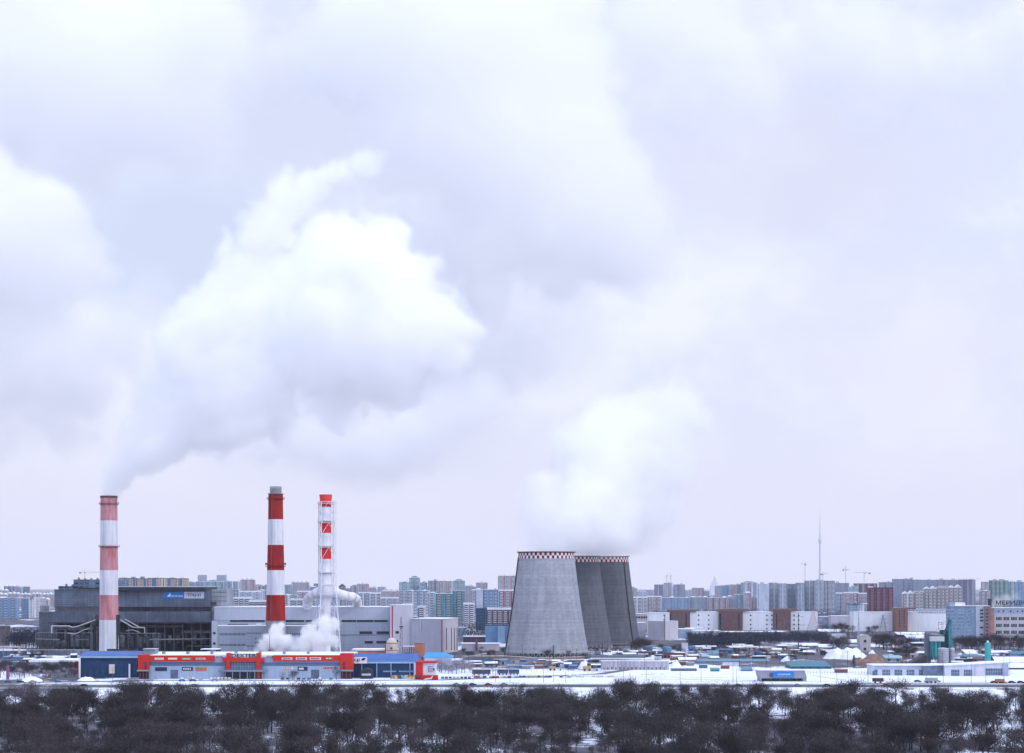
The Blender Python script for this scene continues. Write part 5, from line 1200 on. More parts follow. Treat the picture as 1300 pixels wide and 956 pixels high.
d = 1760; t = thing('concrete_tank', 'brownish concrete round tank at the left edge', 'tank', (X(3, d), d, 0)); MB().lathe(X(2, d), d, [(8, 0), (8, Z(796.5, d)), (8.6, Z(796.2, d)), (8.6, Z(794.6, d)), (.1, Z(794, d))], 32).build('shell', M('brown_concrete', (0.15, 0.13, 0.14), .8, .15, .1, streak=.3), t); MB().box(X(-2, d), X(6, d), d - 2, d + 2, Z(794.3, d), Z(793.2, d)).build('snow_cover', SNOW, t)
t = rbox('low_building', 'flat blue-grey shed below the pink pipe at the left edge', -10, 26, 826.5, 1500, 20, M('shed_blue_grey', (0.10, 0.15, 0.24), .8, .3, .2)); t = rbox('low_building', 'second low blue-grey shed with pale roof at the left edge', 4, 30, 834.5, 1420, 16, M('shed_blue_grey2', (0.13, 0.18, 0.28), .8, .3, .2), roofm=PB)
# elevated heat pipes
def pipeline(label, pts, r, mat, n_posts, name='heat_pipeline'):
    """pts: (px, py, d)"""
    P3 = [Vector((X(a, c), c, Z(b, c))) for a, b, c in pts]
    t = thing(name, label, 'pipeline', (P3[0].x, P3[0].y, 0))
    for dy in (0, 1.6): MB().tube([p + Vector((0, dy, 0)) for p in P3], r, 8).build('pipe', mat, t, smooth=True)
    tot = sum((q - p).length for p, q in zip(P3[:-1], P3[1:])); 
    for k in range(n_posts):
        s_ = tot * (k + .5) / n_posts
        for p, q in zip(P3[:-1], P3[1:]):
            if s_ <= (q - p).length: break
            s_ -= (q - p).length
        w = p.lerp(q, s_ / (q - p).length)
        mb = MB()
        for dy in (-.2, 1.9): mb.bar((w.x, w.y + dy, 0), (w.x, w.y + dy, w.z - r), .16)
        mb.bar((w.x, w.y - .4, w.z - r - .1), (w.x, w.y + 2.1, w.z - r - .1), .14); mb.build('trestle', STEEL_G, t)
    return t
PINKP = M('pinkish_pipe', (0.45, 0.36, 0.34), .5, .1)
pipeline('pinkish heat pipe on trestles at the left edge with its drop leg', [(-15, 821, 1490), (23.5, 821.3, 1490), (24.2, 823, 1490), (24.2, 832.5, 1490)], .75, PINKP, 4)
pipeline('pale heat pipe crossing in front of the pale cooling tower', [(586, 833.2, 1440), (640, 833, 1440), (680, 835.5, 1436), (705, 835, 1436), (745, 834, 1440)], .5, PINKP, 22)
pipeline('thin pink pipe climbing over the low wall left of the cooling tower', [(588, 834.8, 1420), (618, 829.5, 1420)], .4, PINKP, 4)
pipeline('snowy pipe bridge running down from the pipe crossing to the red kiosk', [(618, 847, 1330), (680, 845.2, 1300), (708, 841, 1300), (722, 837.8, 1350), (740, 838, 1350)], .5, M('snowy_pipe', (0.6, 0.58, 0.6)), 14)
YW = M('yard_fence_blue', (0.10, 0.155, 0.24), .8, .35, .1, seams=(3.5, 20, .3, .3))
yard_wall('blue-grey yard fence left of the pale cooling tower', 581, 648, 1390, 836.3, YW, None, name='fence', cat='fence'); yard_wall('darker blue yard fence before the pale cooling tower', 650, 752, 1395, 837.5, M('yard_fence_dark', (0.06, 0.10, 0.17), .8, .35, .1, seams=(3.5, 20, .3, .3)), SNOW, name='fence', cat='fence')
# white low building & dark blocks left of cooling tower
t = rbox('low_building', 'low lilac-white warehouse left of the pale cooling tower', 586, 634, 817.8, 1650, 25, LB2); MB().box(X(603.5, 1649), X(606.5, 1649), 1648.5, 1649.8, 0, Z(812, 1649)).build('brown_duct', M('brown_duct', (0.16, 0.10, 0.11)), t)
t = rbox('low_building', 'dark maroon low block behind the lilac-white warehouse', 588, 616, 808.5, 1850, 20, M('dark_maroon_wall', (0.07, 0.045, 0.07))); t = rbox('storage_block', 'blue windowless box left of the pale cooling tower', 615.5, 650, 794, 1900, 30, M('blue_box', (0.12, 0.23, 0.38), .7, .12, .05, seams=(6, 6, .2, .12)), roofm=STEEL_D)
MB().box(X(632, 1900), X(641, 1900), 1896, 1899.9, 0, Z(795, 1900)).build('pale_bay', M('blue_box_light', (0.2, 0.32, 0.46), .7, .12, .1), t)
t = rbox('low_building', 'pale building with a row of arched vents behind the white balcony slab', 590, 604, 801, 2150, 18, WP); t = rbox('low_building', 'pale narrow building at the right end of the lilac box', 582, 592, 797, 2050, 18, PB)
# rail-side sheds right of the cooling towers
d = 1400; t = thing('platform_shed', 'long dark-windowed shed with snowy roof below the dark cooling towers', 'shed', (X(790, d), d, 0))
MB().box(X(750, d), X(829, d), d, d + 14, 0, Z(836.6, d)).build('wall', WHITE, t); MB().box(X(750.5, d), X(813, d), d - .1, d - .01, Z(840.6, d), Z(837.9, d)).build('window_band', GLASS_D, t)
for k in range(6): MB().box(X(761 + 10 * k, d), X(761.8 + 10 * k, d), d - .2, d - .11, Z(840.7, d), Z(837.8, d)).build('mullion', WHITE, t)
MB().box(X(749, d), X(830, d), d - 1.2, d + 15, Z(836.6, d), Z(835.6, d)).build('snowy_roof', SNOW, t); MB().box(X(749, d), X(820, d), d + 4, d + 16, Z(835.6, d), Z(832.5, d)).build('dark_roof_ridge', M('roof_green_grey', (0.12, 0.14, 0.17)), t); MB().box(X(827.5, d), X(830.5, d), d - 1, d + 4, 0, Z(832, d)).build('end_wall', WHITE, t)
d = 1275; t = thing('garage_row', 'long row of lilac-white garages with small dark door hatches', 'garage row', (X(806, d), d, 0))
MB().box(X(763.5, d), X(849, d), d, d + 8, 0, Z(839.6, d)).build('wall', M('garage_lilac', (0.44, 0.43, 0.49), .7, .08, .2, streak=.1), t); MB().box(X(763, d), X(849.5, d), d - .3, d + 8.3, Z(839.6, d), Z(838.9, d)).build('snowy_roof', SNOW, t)
for k in range(17): MB().box(X(763.8 + 5.1 * k, d), X(764.15 + 5.1 * k, d), d - .25, d - .02, 0, Z(839.7, d)).build('pier', M('pier_grey', (0.12, 0.12, 0.17)), t)
for k in range(16): MB().box(X(766 + 5.1 * k, d), X(767.3 + 5.1 * k, d), d - .1, d - .01, .2, 1.7 + (k * 7 % 3) * .3).build('hatch', GLASS_D, t)
# office with blue glass
d = 1830.0; t = thing('office_building', 'blue glass office slab with light right part and brick stair tower', 'office building', (X(1232, d), d, 0))
OFF = FAC('office_glass', (0.22, 0.31, 0.44), (0.26, 0.35, 0.48), 1.8, 3.6, .8, .5, .5, glass=(0.10, 0.15, 0.23)); OFL = FAC('office_light', (0.34, 0.42, 0.54), (0.40, 0.46, 0.56), 3.2, 3.6, .1, .1, .5)
MB().box(X(1206.5, d), X(1238.5, d), d, d + 18, 0, Z(769.5, d)).build('glass_wing', OFF, t); MB().box(X(1238.5, d), X(1249.5, d), d - .5, d + 18, 0, Z(769.3, d)).build('light_wing', OFL, t)
MB().box(X(1249.5, d), X(1257, d), d - 3, d + 15, 0, Z(769.5, d)).build('brick_stair', M('stair_brick', (0.24, 0.15, 0.16), .8, .15), t); MB().box(X(1257, d), X(1262, d), d - 1, d + 15, 0, Z(778, d)).build('brick_stair', M('stair_brick_orange', (0.36, 0.20, 0.17), .8, .15), t)
for k in range(10):
    z = Z(814, d) + k * 3.6
    mb = MB(); mb.box(X(1206.7, d), X(1238.3, d), d - .25, d - .02, z + 1.4, z + 2.0); mb.build('spandrel', M('spandrel_blue', (0.22, 0.32, 0.45)), t)
    if k % 2 == 0 or k > 6: MB().box(X(1244, d), X(1248, d), d - .6, d - .45, z - 1.2, z + .6).build('window', GLASS_D, t)
    MB().box(X(1251, d), X(1253.6, d), d - 3.1, d - 2.95, z - .8, z + .8).build('window', GLASS_D, t)
MB().box(X(1206, d), X(1213, d), d + 2, d + 16, Z(769.5, d), Z(764.5, d)).build('penthouse', M('ph_blue', (0.25, 0.34, 0.46)), t); MB().box(X(1213, d), X(1226, d), d + 2, d + 16, Z(769.5, d), Z(765, d)).build('penthouse', WHITE, t)
MB().box(X(1206.2, d), X(1257, d), d - .7, d + 18.2, Z(769.5, d), Z(768.9, d)).build('roof', WHITE, t)
# lettered office
d = 1840.0; t = thing('lettered_office', 'pale office block with dark square windows and rooftop lettering at the right edge', 'office building', (X(1290, d), d, 0))
MB().box(X(1262, d), X(1330, d), d, d + 20, 0, Z(772.2, d)).build('wall', M('office_cream', (0.46, 0.455, 0.51), .7, .08, .1), t); MB().box(X(1262, d), X(1330, d), d - .1, d - .01, Z(779, d), Z(773.5, d)).build('blue_frieze', M('frieze_blue', (0.28, 0.38, 0.52)), t); MB().box(X(1261, d), X(1331, d), d - .8, d + 21, Z(772.2, d), Z(771.2, d)).build('snowy_roof', SNOW, t)
for r_ in range(4):
    for k in range(7):
        a = 1264.5 + 9.6 * k; f = MB().box(X(a, d), X(a + 7.2, d), d - .06, d + .1, Z(787.4 + 8.6 * r_, d), Z(783.4 + 8.6 * r_, d)).build('window', GLASS_D, t)
        mb = MB()
        for q in (1.75, 3.55, 5.35): mb.box(X(a + q, d), X(a + q + .3, d), d - .16, d - .07, Z(787.4 + 8.6 * r_, d), Z(783.4 + 8.6 * r_, d))
        mb.build('glazing_bars', M('bar_pale', (0.45, 0.47, 0.52)), f)
for px in (1268, 1274, 1283, 1292, 1298): MB().face([(X(px, d) + .9 * math.cos(a), d - .2, Z(776, d) + .9 * math.sin(a)) for a in np.linspace(0, 6.283, 11)[:-1]]).build('round_window', GLASS_D, t)
sg = thing('rooftop_sign', 'dark serif rooftop letters on the pale office at the right edge', 'sign', (X(1285, d), d + 1, Z(771.1, d)))
put_text('МЕРИДИАН', X(1289.5, d), d + .6, Z(768.6, d), 50 * d / F, 6.2 * d / F, M('letter_navy', (0.02, 0.025, 0.06)), sg)
mb = MB()
for k in range(12): mb.bar((X(1266 + 4.3 * k, d), d + 1.2, Z(771.3, d)), (X(1266 + 4.3 * k, d), d + 1.2, Z(762, d)), .1)
for py in (768.6, 763): mb.bar((X(1265, d), d + 1.2, Z(py, d)), (X(1315, d), d + 1.2, Z(py, d)), .1)
mb.build('sign_frame', STEEL_D, sg)
t = thing('boiler_stack', 'short black stack between the glass office and the rooftop letters', 'chimney', (X(1256, 1855), 1855, 0)); MB().box(X(1254.5, 1855), X(1258, 1855), 1853, 1857, 0, Z(760, 1855)).build('shaft', STEEL_D, t); MB().box(X(1254.2, 1855), X(1258.3, 1855), 1852.7, 1857.3, Z(760, 1855), Z(759.4, 1855)).build('rim', CONC, t)
# concrete plant in teal
d = 1370.0; TEAL = M('teal_paint', (0.03, 0.20, 0.24), .5, .15, .3, streak=.15); TEAL2 = M('teal_light', (0.05, 0.30, 0.31), .5, .1, .3)
t = thing('concrete_plant', 'teal concrete mixing plant with silos, conveyor tower and pale cabin', 'concrete plant', (X(1195, d), d, 0))
MB().box(X(1176.5, d), X(1182, d), d, d + 8, 0, Z(803.5, d)).build('support_tower', M('plant_grey', (0.13, 0.15, 0.2), .7, .3, .3, seams=(2, 3, .2, .3)), t)
for k, px in enumerate((1181.5, 1186, 1190.5)):
    cx = X(px + .5, d); MB().lathe(cx, d - 3, [(.4, 3), (1.35, 6), (1.35, Z(812, d)), (.1, Z(811, d))], 18).build('silo', TEAL if k != 1 else TEAL2, t, smooth=False)
MB().box(X(1179.5, d), X(1197, d), d - 5, d + 3, Z(814, d), Z(807.8, d)).build('cabin', M('cabin_cream', (0.50, 0.53, 0.52), .6, .08), t); MB().box(X(1182, d), X(1196, d), d - 4, d + 4, Z(807.8, d), Z(805.5, d)).build('cabin_roof', M('plant_grey'), t)
MB().box(X(1204.5, d), X(1208.5, d), d, d + 4, 0, Z(786, d)).build('conveyor_tower', TEAL, t); MB().bar((X(1195, d), d, Z(812, d)), (X(1206, d), d, Z(787, d)), 1.0).build('conveyor', M('conveyor_dark', (0.04, 0.09, 0.11)), t)
MB().box(X(1196, d), X(1204.5, d), d + 4, d + 9, 0, Z(800, d)).build('support_tower', M('plant_dark_teal', (0.04, 0.10, 0.12), .7, .4, .4, seams=(2, 3, .3, .4)), t)
mb = MB()
for k in range(5):
    mb.bar((X(1193 + 2.6 * k, d), d + 1, Z(804 - 3.2 * k, d)), (X(1193 + 2.6 * k, d), d + 1, Z(798 - 2.2 * k, d)), .14)
for a, b in (((1191, 790.5), (1203, 789.5)), ((1193, 793), (1199, 792)), ((1188, 800), (1196, 797)), ((1192, 790), (1192, 800)), ((1196, 790), (1197, 800))): mb.bar((X(a[0], d), d + 1, Z(a[1], d)), (X(b[0], d), d + 1, Z(b[1], d)), .22)
mb.build('gantry', M('gantry_tan', (0.25, 0.2, 0.17)), t)
tank('large silver corrugated bin of the concrete plant', 1190, 1204.5, 823.5, 1345, M('galvanised', (0.36, 0.38, 0.43), .4, .1, .3, metal=.4), legs=False, name='grain_bin'); tank('smaller silver bin right of the large one', 1205, 1212, 823.8, 1350, M('galvanised'), legs=False, name='grain_bin')
d = 1290; t = thing('teal_silo', 'slender teal silo standing behind the white warehouse', 'silo', (X(1254, d), d, 0)); MB().lathe(X(1254, d), d, [(.8, 0), (2.2, 2), (2.2, Z(817, d)), (1.8, Z(815.8, d)), (.1, Z(815.3, d))], 20).build('shell', TEAL2, t); MB().box(X(1253, d), X(1255, d), d - .8, d + .8, Z(815.8, d), Z(813.4, d)).build('filter', WHITE, t)
mb = MB(); mb.bar((X(1257.4, d), d - 1, 0), (X(1257.4, d), d - 1, Z(815, d)), .12); mb.build('ladder', STEEL_D, t)
# white warehouses
d = 1195.0
def warehouse(label, px0, px1, pyl, pyr, d, wins, mat=None, dep=22, pent=None):
    a, b = X(px0, d), X(px1, d); hl, hr = Z(pyl, d), Z(pyr, d)
    t = thing('warehouse', label, 'warehouse', ((a + b) / 2, d, 0)); mb = MB()
    vs = [(a, d, 0), (b, d, 0), (b, d + dep, 0), (a, d + dep, 0), (a, d, hl), (b, d, hr), (b, d + dep, hr), (a, d + dep, hl)]
    mb.mesh_(vs, [(0, 3, 2, 1), (4, 5, 6, 7), (0, 1, 5, 4), (1, 2, 6, 5), (2, 3, 7, 6), (3, 0, 4, 7)]); mb.build('wall', mat or M('warehouse_wall', (0.50, 0.54, 0.62), .7, .08, .1, streak=.08), t)
    mb = MB(); vs = [(a - .5, d - .8, hl), (b + .5, d - .8, hr), (b + .5, d + dep, hr), (a - .5, d + dep, hl)]; mb.mesh_(vs + [(v[0], v[1], v[2] + .55) for v in vs], [(0, 3, 2, 1), (4, 5, 6, 7), (0, 1, 5, 4), (1, 2, 6, 5), (2, 3, 7, 6), (3, 0, 4, 7)]); mb.build('snowy_roof', SNOW, t)
    for (wa, wb, wc, wd) in wins:
        f = MB().box(X(wa, d), X(wb, d), d - .1, d + .2, Z(wc, d), Z(wd, d)).build('window', GLASS_B, t); mb = MB(); k = X(wa, d)
        while k <= X(wb, d) + .01: mb.box(k - .07, k + .07, d - .2, d - .11, Z(wc, d), Z(wd, d)); k += (X(wb, d) - X(wa, d)) / max(2, round((wb - wa) / 2.2))
        mb.box(X(wa, d), X(wb, d), d - .2, d - .11, (Z(wc, d) + Z(wd, d)) / 2 - .07, (Z(wc, d) + Z(wd, d)) / 2 + .07); mb.build('glazing_bars', M('bar_pale'), f)
    return t
t = warehouse('white workshop with five window groups behind the snow field', 1109, 1175, 845.2, 845.2, d, [(1109.8, 1114, 858, 850.3), (1120, 1130, 858, 850.3), (1135.5, 1145.5, 858, 850.3), (1151, 1161, 858, 850.3), (1166.5, 1171.5, 858, 850.3)])
MB().box(X(1110, d), X(1172, d), d - .16, d - .02, Z(849.6, d), Z(846.2, d)).build('lilac_frieze', M('frieze_lilac', (0.34, 0.39, 0.52)), t); MB().box(X(1109.5, 1190), X(1111.5, 1190), d - 1.5, d - .2, 0, 3).build('dark_bin', TEAL, t)
t = warehouse('blue-grey gabled shed joined between the two white workshops', 1172, 1197, 845.5, 844.5, 1192, [], M('shed_slate', (0.13, 0.17, 0.25), .8, .3, .3))
t = warehouse('white workshop with sloping roof and three dark window groups', 1199.5, 1279, 845.5, 841.2, 1188, [(1207.5, 1218, 858, 850.2), (1223.5, 1234, 858, 850.2), (1251, 1272.5, 857, 848.6)])
MB().box(X(1238, 1188), X(1250, 1188), 1187.4, 1187.95, 0, Z(846, 1188)).build('pinkish_gate', M('gate_pink', (0.52, 0.50, 0.58)), t); MB().box(X(1272.5, 1188), X(1280, 1188), 1187, 1187.95, 0, Z(841.6, 1188)).build('lilac_end', M('end_lilac', (0.33, 0.37, 0.48)), t)
# station portal
d = 1120.0; t = thing('portal_building', 'grey rounded portal with a blue lettered sign in the snow field', 'station portal', (X(993.5, d), d, 0))
pts = [(962.5, 852.3), (964.5, 861.2), (1020.5, 861.2), (1022.5, 852.2)]; PG = M('portal_grey', (0.27, 0.27, 0.34), .6, .08, .2, seams=(1.5, 30, .15, .2))
MB().mesh_([(X(962.3, d), d, Z(851.4, d)), (X(1021.5, d), d, Z(851.2, d)), (X(1023.8, d), d, Z(858, d)), (X(1024.5, d), d, Z(861.2, d)), (X(965, d), d, Z(861.2, d)),
    (X(962.3, d), d + 14, Z(851.4, d)), (X(1021.5, d), d + 14, Z(851.2, d)), (X(1023.8, d), d + 14, Z(858, d)), (X(1024.5, d), d + 14, Z(861.2, d)), (X(965, d), d + 14, Z(861.2, d))], [(0, 4, 3, 2, 1), (5, 6, 7, 8, 9), (0, 1, 6, 5), (1, 2, 7, 6), (2, 3, 8, 7), (3, 4, 9, 8), (4, 0, 5, 9)]).build('fascia', PG, t)
MB().box(X(961.6, d), X(1022, d), d - .4, d + 14.4, Z(851.3, d), Z(850.6, d)).build('roof', SNOW, t)
for a, b in ((965, 967), (1019, 1024)): MB().box(X(a, d), X(b, d), d + .3, d + 13.7, 0, Z(861.1, d)).build('side_wall', PG, t)
MB().box(X(967, d), X(1019, d), d + 6, d + 6.4, 0, Z(861.1, d)).build('glazed_wall', GLASS_B, t)
for px in (980, 992, 1004, 1013): MB().box(X(px, d), X(px + .6, d), d + 5.8, d + 5.98, 0, Z(861.1, d)).build('mullion', PIPE_L, t)
sg = thing('station_sign', 'blue station name board with small emblem on the grey portal', 'sign', (X(994, d), d - .4, Z(860, d)))
MB().box(X(981.5, d), X(1008, d), d - .4, d - .02, Z(860, d), Z(853, d)).build('board', SBLUE, sg); put_text('СЕВЕРНЫЙ', X(994.8, d), d - .45, Z(857.2, d), 16 * d / F, 2.4 * d / F, WHITE, sg); MB().box(X(982, d), X(1007.5, d), d - .46, d - .41, Z(858.9, d), Z(858.5, d)).build('underline', PB, sg)
MB().lathe(X(979, d), d - .3, [(1.15, Z(856.5, d)), (1.15, Z(856.5, d) + .01)], 4); mb = MB(); mb.face([(X(978.9, d) + 1.2 * math.cos(a), d - .3, Z(856.6, d) + 1.5 * math.sin(a)) for a in np.linspace(0, 6.283, 13)[:-1]]); mb.box(X(980.2, d), X(981.3, d), d - .35, d - .1, Z(859.5, d), Z(854, d)); mb.build('emblem', M('emblem_navy', (0.06, 0.09, 0.2)), sg)
# house with arched gable
d = 1640; t = thing('arched_building', 'pale building with rounded gable and two dark windows left of the purple wood', 'house', (X(1098, d), d, 0)); mb = MB(); a, b = X(1091.5, d), X(1105.5, d); w = (b - a) / 2; mx = (a + b) / 2; zt = Z(811, d)
pr = [(a, 0), (b, 0), (b, zt)] + [(mx + w * math.cos(u), zt + 4.2 * math.sin(u)) for u in np.linspace(.3, math.pi - .3, 9)] + [(a, zt)]
mb.face([(p[0], d, p[1]) for p in pr]); mb.face([(p[0], d + 14, p[1]) for p in pr][::-1])
for p, q in zip(pr, pr[1:] + pr[:1]): mb.face([(q[0], d, q[1]), (p[0], d, p[1]), (p[0], d + 14, p[1]), (q[0], d + 14, q[1])])
mb.build('wall', M('beige_wall', (0.42, 0.41, 0.42), .7, .12, .2), t)
for py in (814, 824): MB().box(X(1096.5, d), X(1099.8, d), d - .1, d + .1, Z(py + 1.6, d), Z(py - 1.6, d)).build('window', GLASS_D, t)
# =================================================================== piles
def mound(name, label, px, d, wpx, h, mat, seed, dep=None, cap=None):
    cx = X(px, d); w = wpx * d / F / 2; dep = (dep or w * 1.0)
    t = thing(name, label, name.replace('_', ' '), (cx, d, 0)); r = random.Random(seed)
    def hh(u, v):
        q = max(0.0, 1 - math.hypot(u, v)); n = mnoise.noise(Vector((u * 2.2 + seed, v * 2.2, seed * .3))) * .35 + mnoise.noise(Vector((u * 6 + seed, v * 6, 1))) * .12
        return max(0.0, h * ((q ** .75) if cap else (1 - (1 - q) ** 2.2)) * (1 + n)) 
    N = 26; mb = MB(); ix = {}
    for j in range(N + 1):
        for i in range(N + 1):
            u, v = -1 + 2 * i / N, -1 + 2 * j / N; ix[i, j] = len(mb.v); mb.v.append((cx + u * w, d + v * dep, hh(u, v) - .05))
    for j in range(N):
        for i in range(N):
            vs = [ix[i, j], ix[i + 1, j], ix[i + 1, j + 1], ix[i, j + 1]]
            mb.f.append(tuple(vs)); mb.uv.append([(0, 0)] * 4)
            zc = sum(mb.v[k][2] for k in vs) / 4; yc = mb.v[vs[0]][1]
            mb.m.append(1 if (cap and (zc > h * .86 or yc > d + dep * .22)) else 0)
    mb.build('heap', [mat, SNOW] if cap else mat, t, smooth=True); return t
SAND = M('brown_sand', (0.20, 0.125, 0.10), .95, .3, .25)
mound('snow_pile', 'big snow pile left of the blue fir behind the teal roof', 1062, 1475, 34, 8.5, SNOW, 3); mound('snow_pile', 'broad snow pile just behind the blue fir', 1082, 1470, 40, 8.8, SNOW, 5); mound('snow_pile', 'small snow pile above the left end of the teal roof', 1001, 1420, 20, 4.5, SNOW, 8)
mound('sand_heap', 'brown gabled sand heap with a snow cap right of the blue fir', 1107, 1340, 44, 11.0, SAND, 2, cap=True); mound('sand_heap', 'low brown sand ridge between the blue fir and the gabled heap', 1090, 1360, 26, 6.5, SAND, 4, cap=True)
mound('rubble_heap', 'long grey-brown rubble heap below the silver bins', 1192, 1265, 60, 5.0, M('rubble', (0.22, 0.19, 0.20), .95, .6, .9), 6); mound('snow_pile', 'low snow heap behind the garage row', 858, 1330, 14, 4.2, SNOW, 12); mound('snow_pile', 'snow heap beside the yellow loader before the cooling tower', 742, 1300, 18, 5, SNOW, 14)
mound('snow_pile', 'snow bank at the foot of the left blue hall', 110, 1130, 24, 2.4, SNOW, 17, dep=5); mound('snow_pile', 'grey snow bank at the bottom left', 40, 1120, 30, 3.0, SNOW, 19, dep=6)
mound('snow_pile', 'ragged snow lumps between two dark cooling towers', 774, 1420, 10, 8, SNOW, 21, dep=6)
t = thing('dark_gabled_roof', 'dark steep slope roof left of the concrete plant', 'shed', (X(1164, 1330), 1330, 0)); mb = MB(); a, b, c = X(1150, 1330), X(1174, 1330), X(1176.5, 1330); z1_, z2_ = 0.0, Z(832, 1330)
mb.mesh_([(a, 1330, 0), (c, 1330, 0), (c, 1330, z2_), (b, 1330, z2_), (a, 1344, 0), (c, 1344, 0), (c, 1344, z2_), (b, 1344, z2_)], [(0, 1, 2, 3), (5, 4, 7, 6), (0, 3, 7, 4), (1, 5, 6, 2), (3, 2, 6, 7)]); mb.build('wall', M('roof_dark_purple', (0.05, 0.045, 0.065), .8, .3, .2), t)
# teal roofed sheds
def lowshed(label, px0, px1, py0, py1, d, roofm, wallm, name='shed', dep=12, h=None):
    """py0: roof top row (back), py1: eave row"""
    t = thing(name, label, 'shed', (X((px0 + px1) / 2, d), d, 0)); a, b = X(px0, d), X(px1, d); h1 = Z(py1, d); h2 = max(Z(py0, d + dep), h1 + .3)
    MB().box(a + .3, b - .3, d + .3, d + dep, 0, h1).build('wall', wallm, t); mb = MB(); mb.mesh_([(a, d, h1), (b, d, h1), (b, d + dep, h2), (a, d + dep, h2), (a, d, h1 + .25), (b, d, h1 + .25), (b, d + dep, h2 + .25), (a, d + dep, h2 + .25)], [(0, 3, 2, 1), (4, 5, 6, 7), (0, 1, 5, 4), (1, 2, 6, 5), (2, 3, 7, 6), (3, 0, 4, 7)]); mb.build('roof', roofm, t)
    n = max(2, int((b - a) / 6))
    for k in range(n): MB().box(a + (b - a) * (k + .3) / n, a + (b - a) * (k + .6) / n, d + .15, d + .29, .4, min(h1 - .4, 2.6)).build('door', STEEL_D, t)
    return t
TR = M('teal_roof', (0.03, 0.14, 0.20), .5, .1, .2); WS = M('shed_wall_grey', (0.22, 0.25, 0.31), .8, .2, .2)
lowshed('long sloping teal roof in front of the snow piles', 1003, 1056, 839.5, 846.5, 1290, TR, M('teal_wall', (0.03, 0.10, 0.14)), dep=26); lowshed('long low teal-blue roof strip across the yard right of the garages', 885, 978, 836.8, 840, 1395, M('slate_blue_roof', (0.10, 0.20, 0.27), .6, .15, .1), WS); lowshed('teal green container-like shed behind the snow field left of the portal', 902, 914, 848, 850.5, 1250, M('sea_green', (0.08, 0.24, 0.24)), M('sea_green'), dep=5)
lowshed('blue-grey flat shed with pale roof below the dark wood', 886, 899, 830, 834, 1500, PB, WS); lowshed('blue doored shed left of the pinkish shed in the yard', 899, 914, 826, 831, 1560, M('slate_blue_roof'), M('shed_blue', (0.08, 0.16, 0.28))); lowshed('pinkish low shed behind the yard fences', 912, 927, 824.5, 830, 1600, M('pink_roof', (0.40, 0.35, 0.38)), M('pink_grey', (0.25, 0.22, 0.25)))
lowshed('white-roofed cabin in the middle of the dark wood edge', 931, 948, 817.5, 822, 1720, SNOW, PB); lowshed('cream wall shed with snowy roof beside the garages', 862, 886, 834.5, 838, 1430, SNOW, M('cream_shed', (0.42, 0.38, 0.39))); lowshed('blue-grey shed with dark base at the left of the snow field', 941, 956, 846.5, 851, 1255, M('slate_blue_roof'), M('shed_blue'), dep=8)
lowshed('dark low shed with snow along the field edge near the garages', 852, 885, 848.8, 851, 1258, M('roof_navy', (0.06, 0.10, 0.16)), STEEL_D, dep=6); lowshed('white-roofed low hall behind the snow piles', 1019, 1040, 816.5, 820, 1700, SNOW, WS); lowshed('second white-roofed low hall beside the blue mast', 1040, 1062, 818, 822, 1660, SNOW, STEEL_D)
lowshed('snow-roofed yard hall left of the arched building', 1070, 1092, 812, 816, 1850, SNOW, WS, dep=18); lowshed('grey hall in the wood behind the arched building', 1058, 1076, 804.5, 811, 2000, M('roof_lilac', (0.3, 0.31, 0.38)), WS); lowshed('long snow-roofed rail shed under the white factory wall', 1140, 1178, 802.5, 806, 2100, SNOW, STEEL_D, dep=20); lowshed('second long snow-roofed rail shed below the orange-brick tower', 1152, 1180, 806.5, 810.5, 1950, SNOW, WS, dep=16)
lowshed('teal-grey low roof behind the brown sand heap', 1124, 1146, 832, 836, 1420, M('pale_teal_roof', (0.25, 0.36, 0.38)), WS); lowshed('snow-roofed tent-like kiosk between plant and teal silo', 1226, 1242, 825, 830, 1450, SNOW, PB, dep=14); lowshed('dark teal long wall left of the teal silo', 1224, 1252, 832, 834, 1400, TR, M('teal_wall'), dep=14); lowshed('dark blue low hall right of the teal silo', 1257.5, 1264, 832, 834, 1400, M('roof_navy'), STEEL_D, dep=14)
lowshed('snow-covered long roof at the right edge behind the teal silo', 1258, 1288, 826, 829, 1500, SNOW, M('cream_shed')); lowshed('teal roofed shed at the right edge', 1284, 1310, 827, 831, 1460, TR, PB); lowshed('white fence-like shed at the right edge above the track', 1264, 1310, 834, 841, 1370, SNOW, PB, dep=10); lowshed('dark shed with snow at the right edge', 1280, 1310, 842, 848, 1280, SNOW, STEEL_D, dep=10)
lowshed('low dark shed below the white factory row', 960, 985, 826, 829, 1640, M('roof_brick_red', (0.35, 0.14, 0.12)), STEEL_D, dep=6); lowshed('snow-roofed shed left of the small snow pile', 975, 1003, 831, 834, 1530, SNOW, M('pink_grey'))
lowshed('long dark rail canopy with snow under the middle factory', 915, 1000, 801.5, 804.5, 2330, SNOW, STEEL_D, dep=22); lowshed('snow-roofed rail canopy right of the red and white pylon', 1040, 1085, 799, 802, 2360, SNOW, WS, dep=20)
t = rbox('low_building', 'grey wall with snow behind the red and white pylon', 1040, 1062, 783, 2550, 20, M('grey_hall', (0.22, 0.26, 0.34), .8, .25, .1)); t = rbox('low_building', 'pale building half hidden by trees left of the glassy slab', 1055, 1078, 782, 2520, 20, LB)

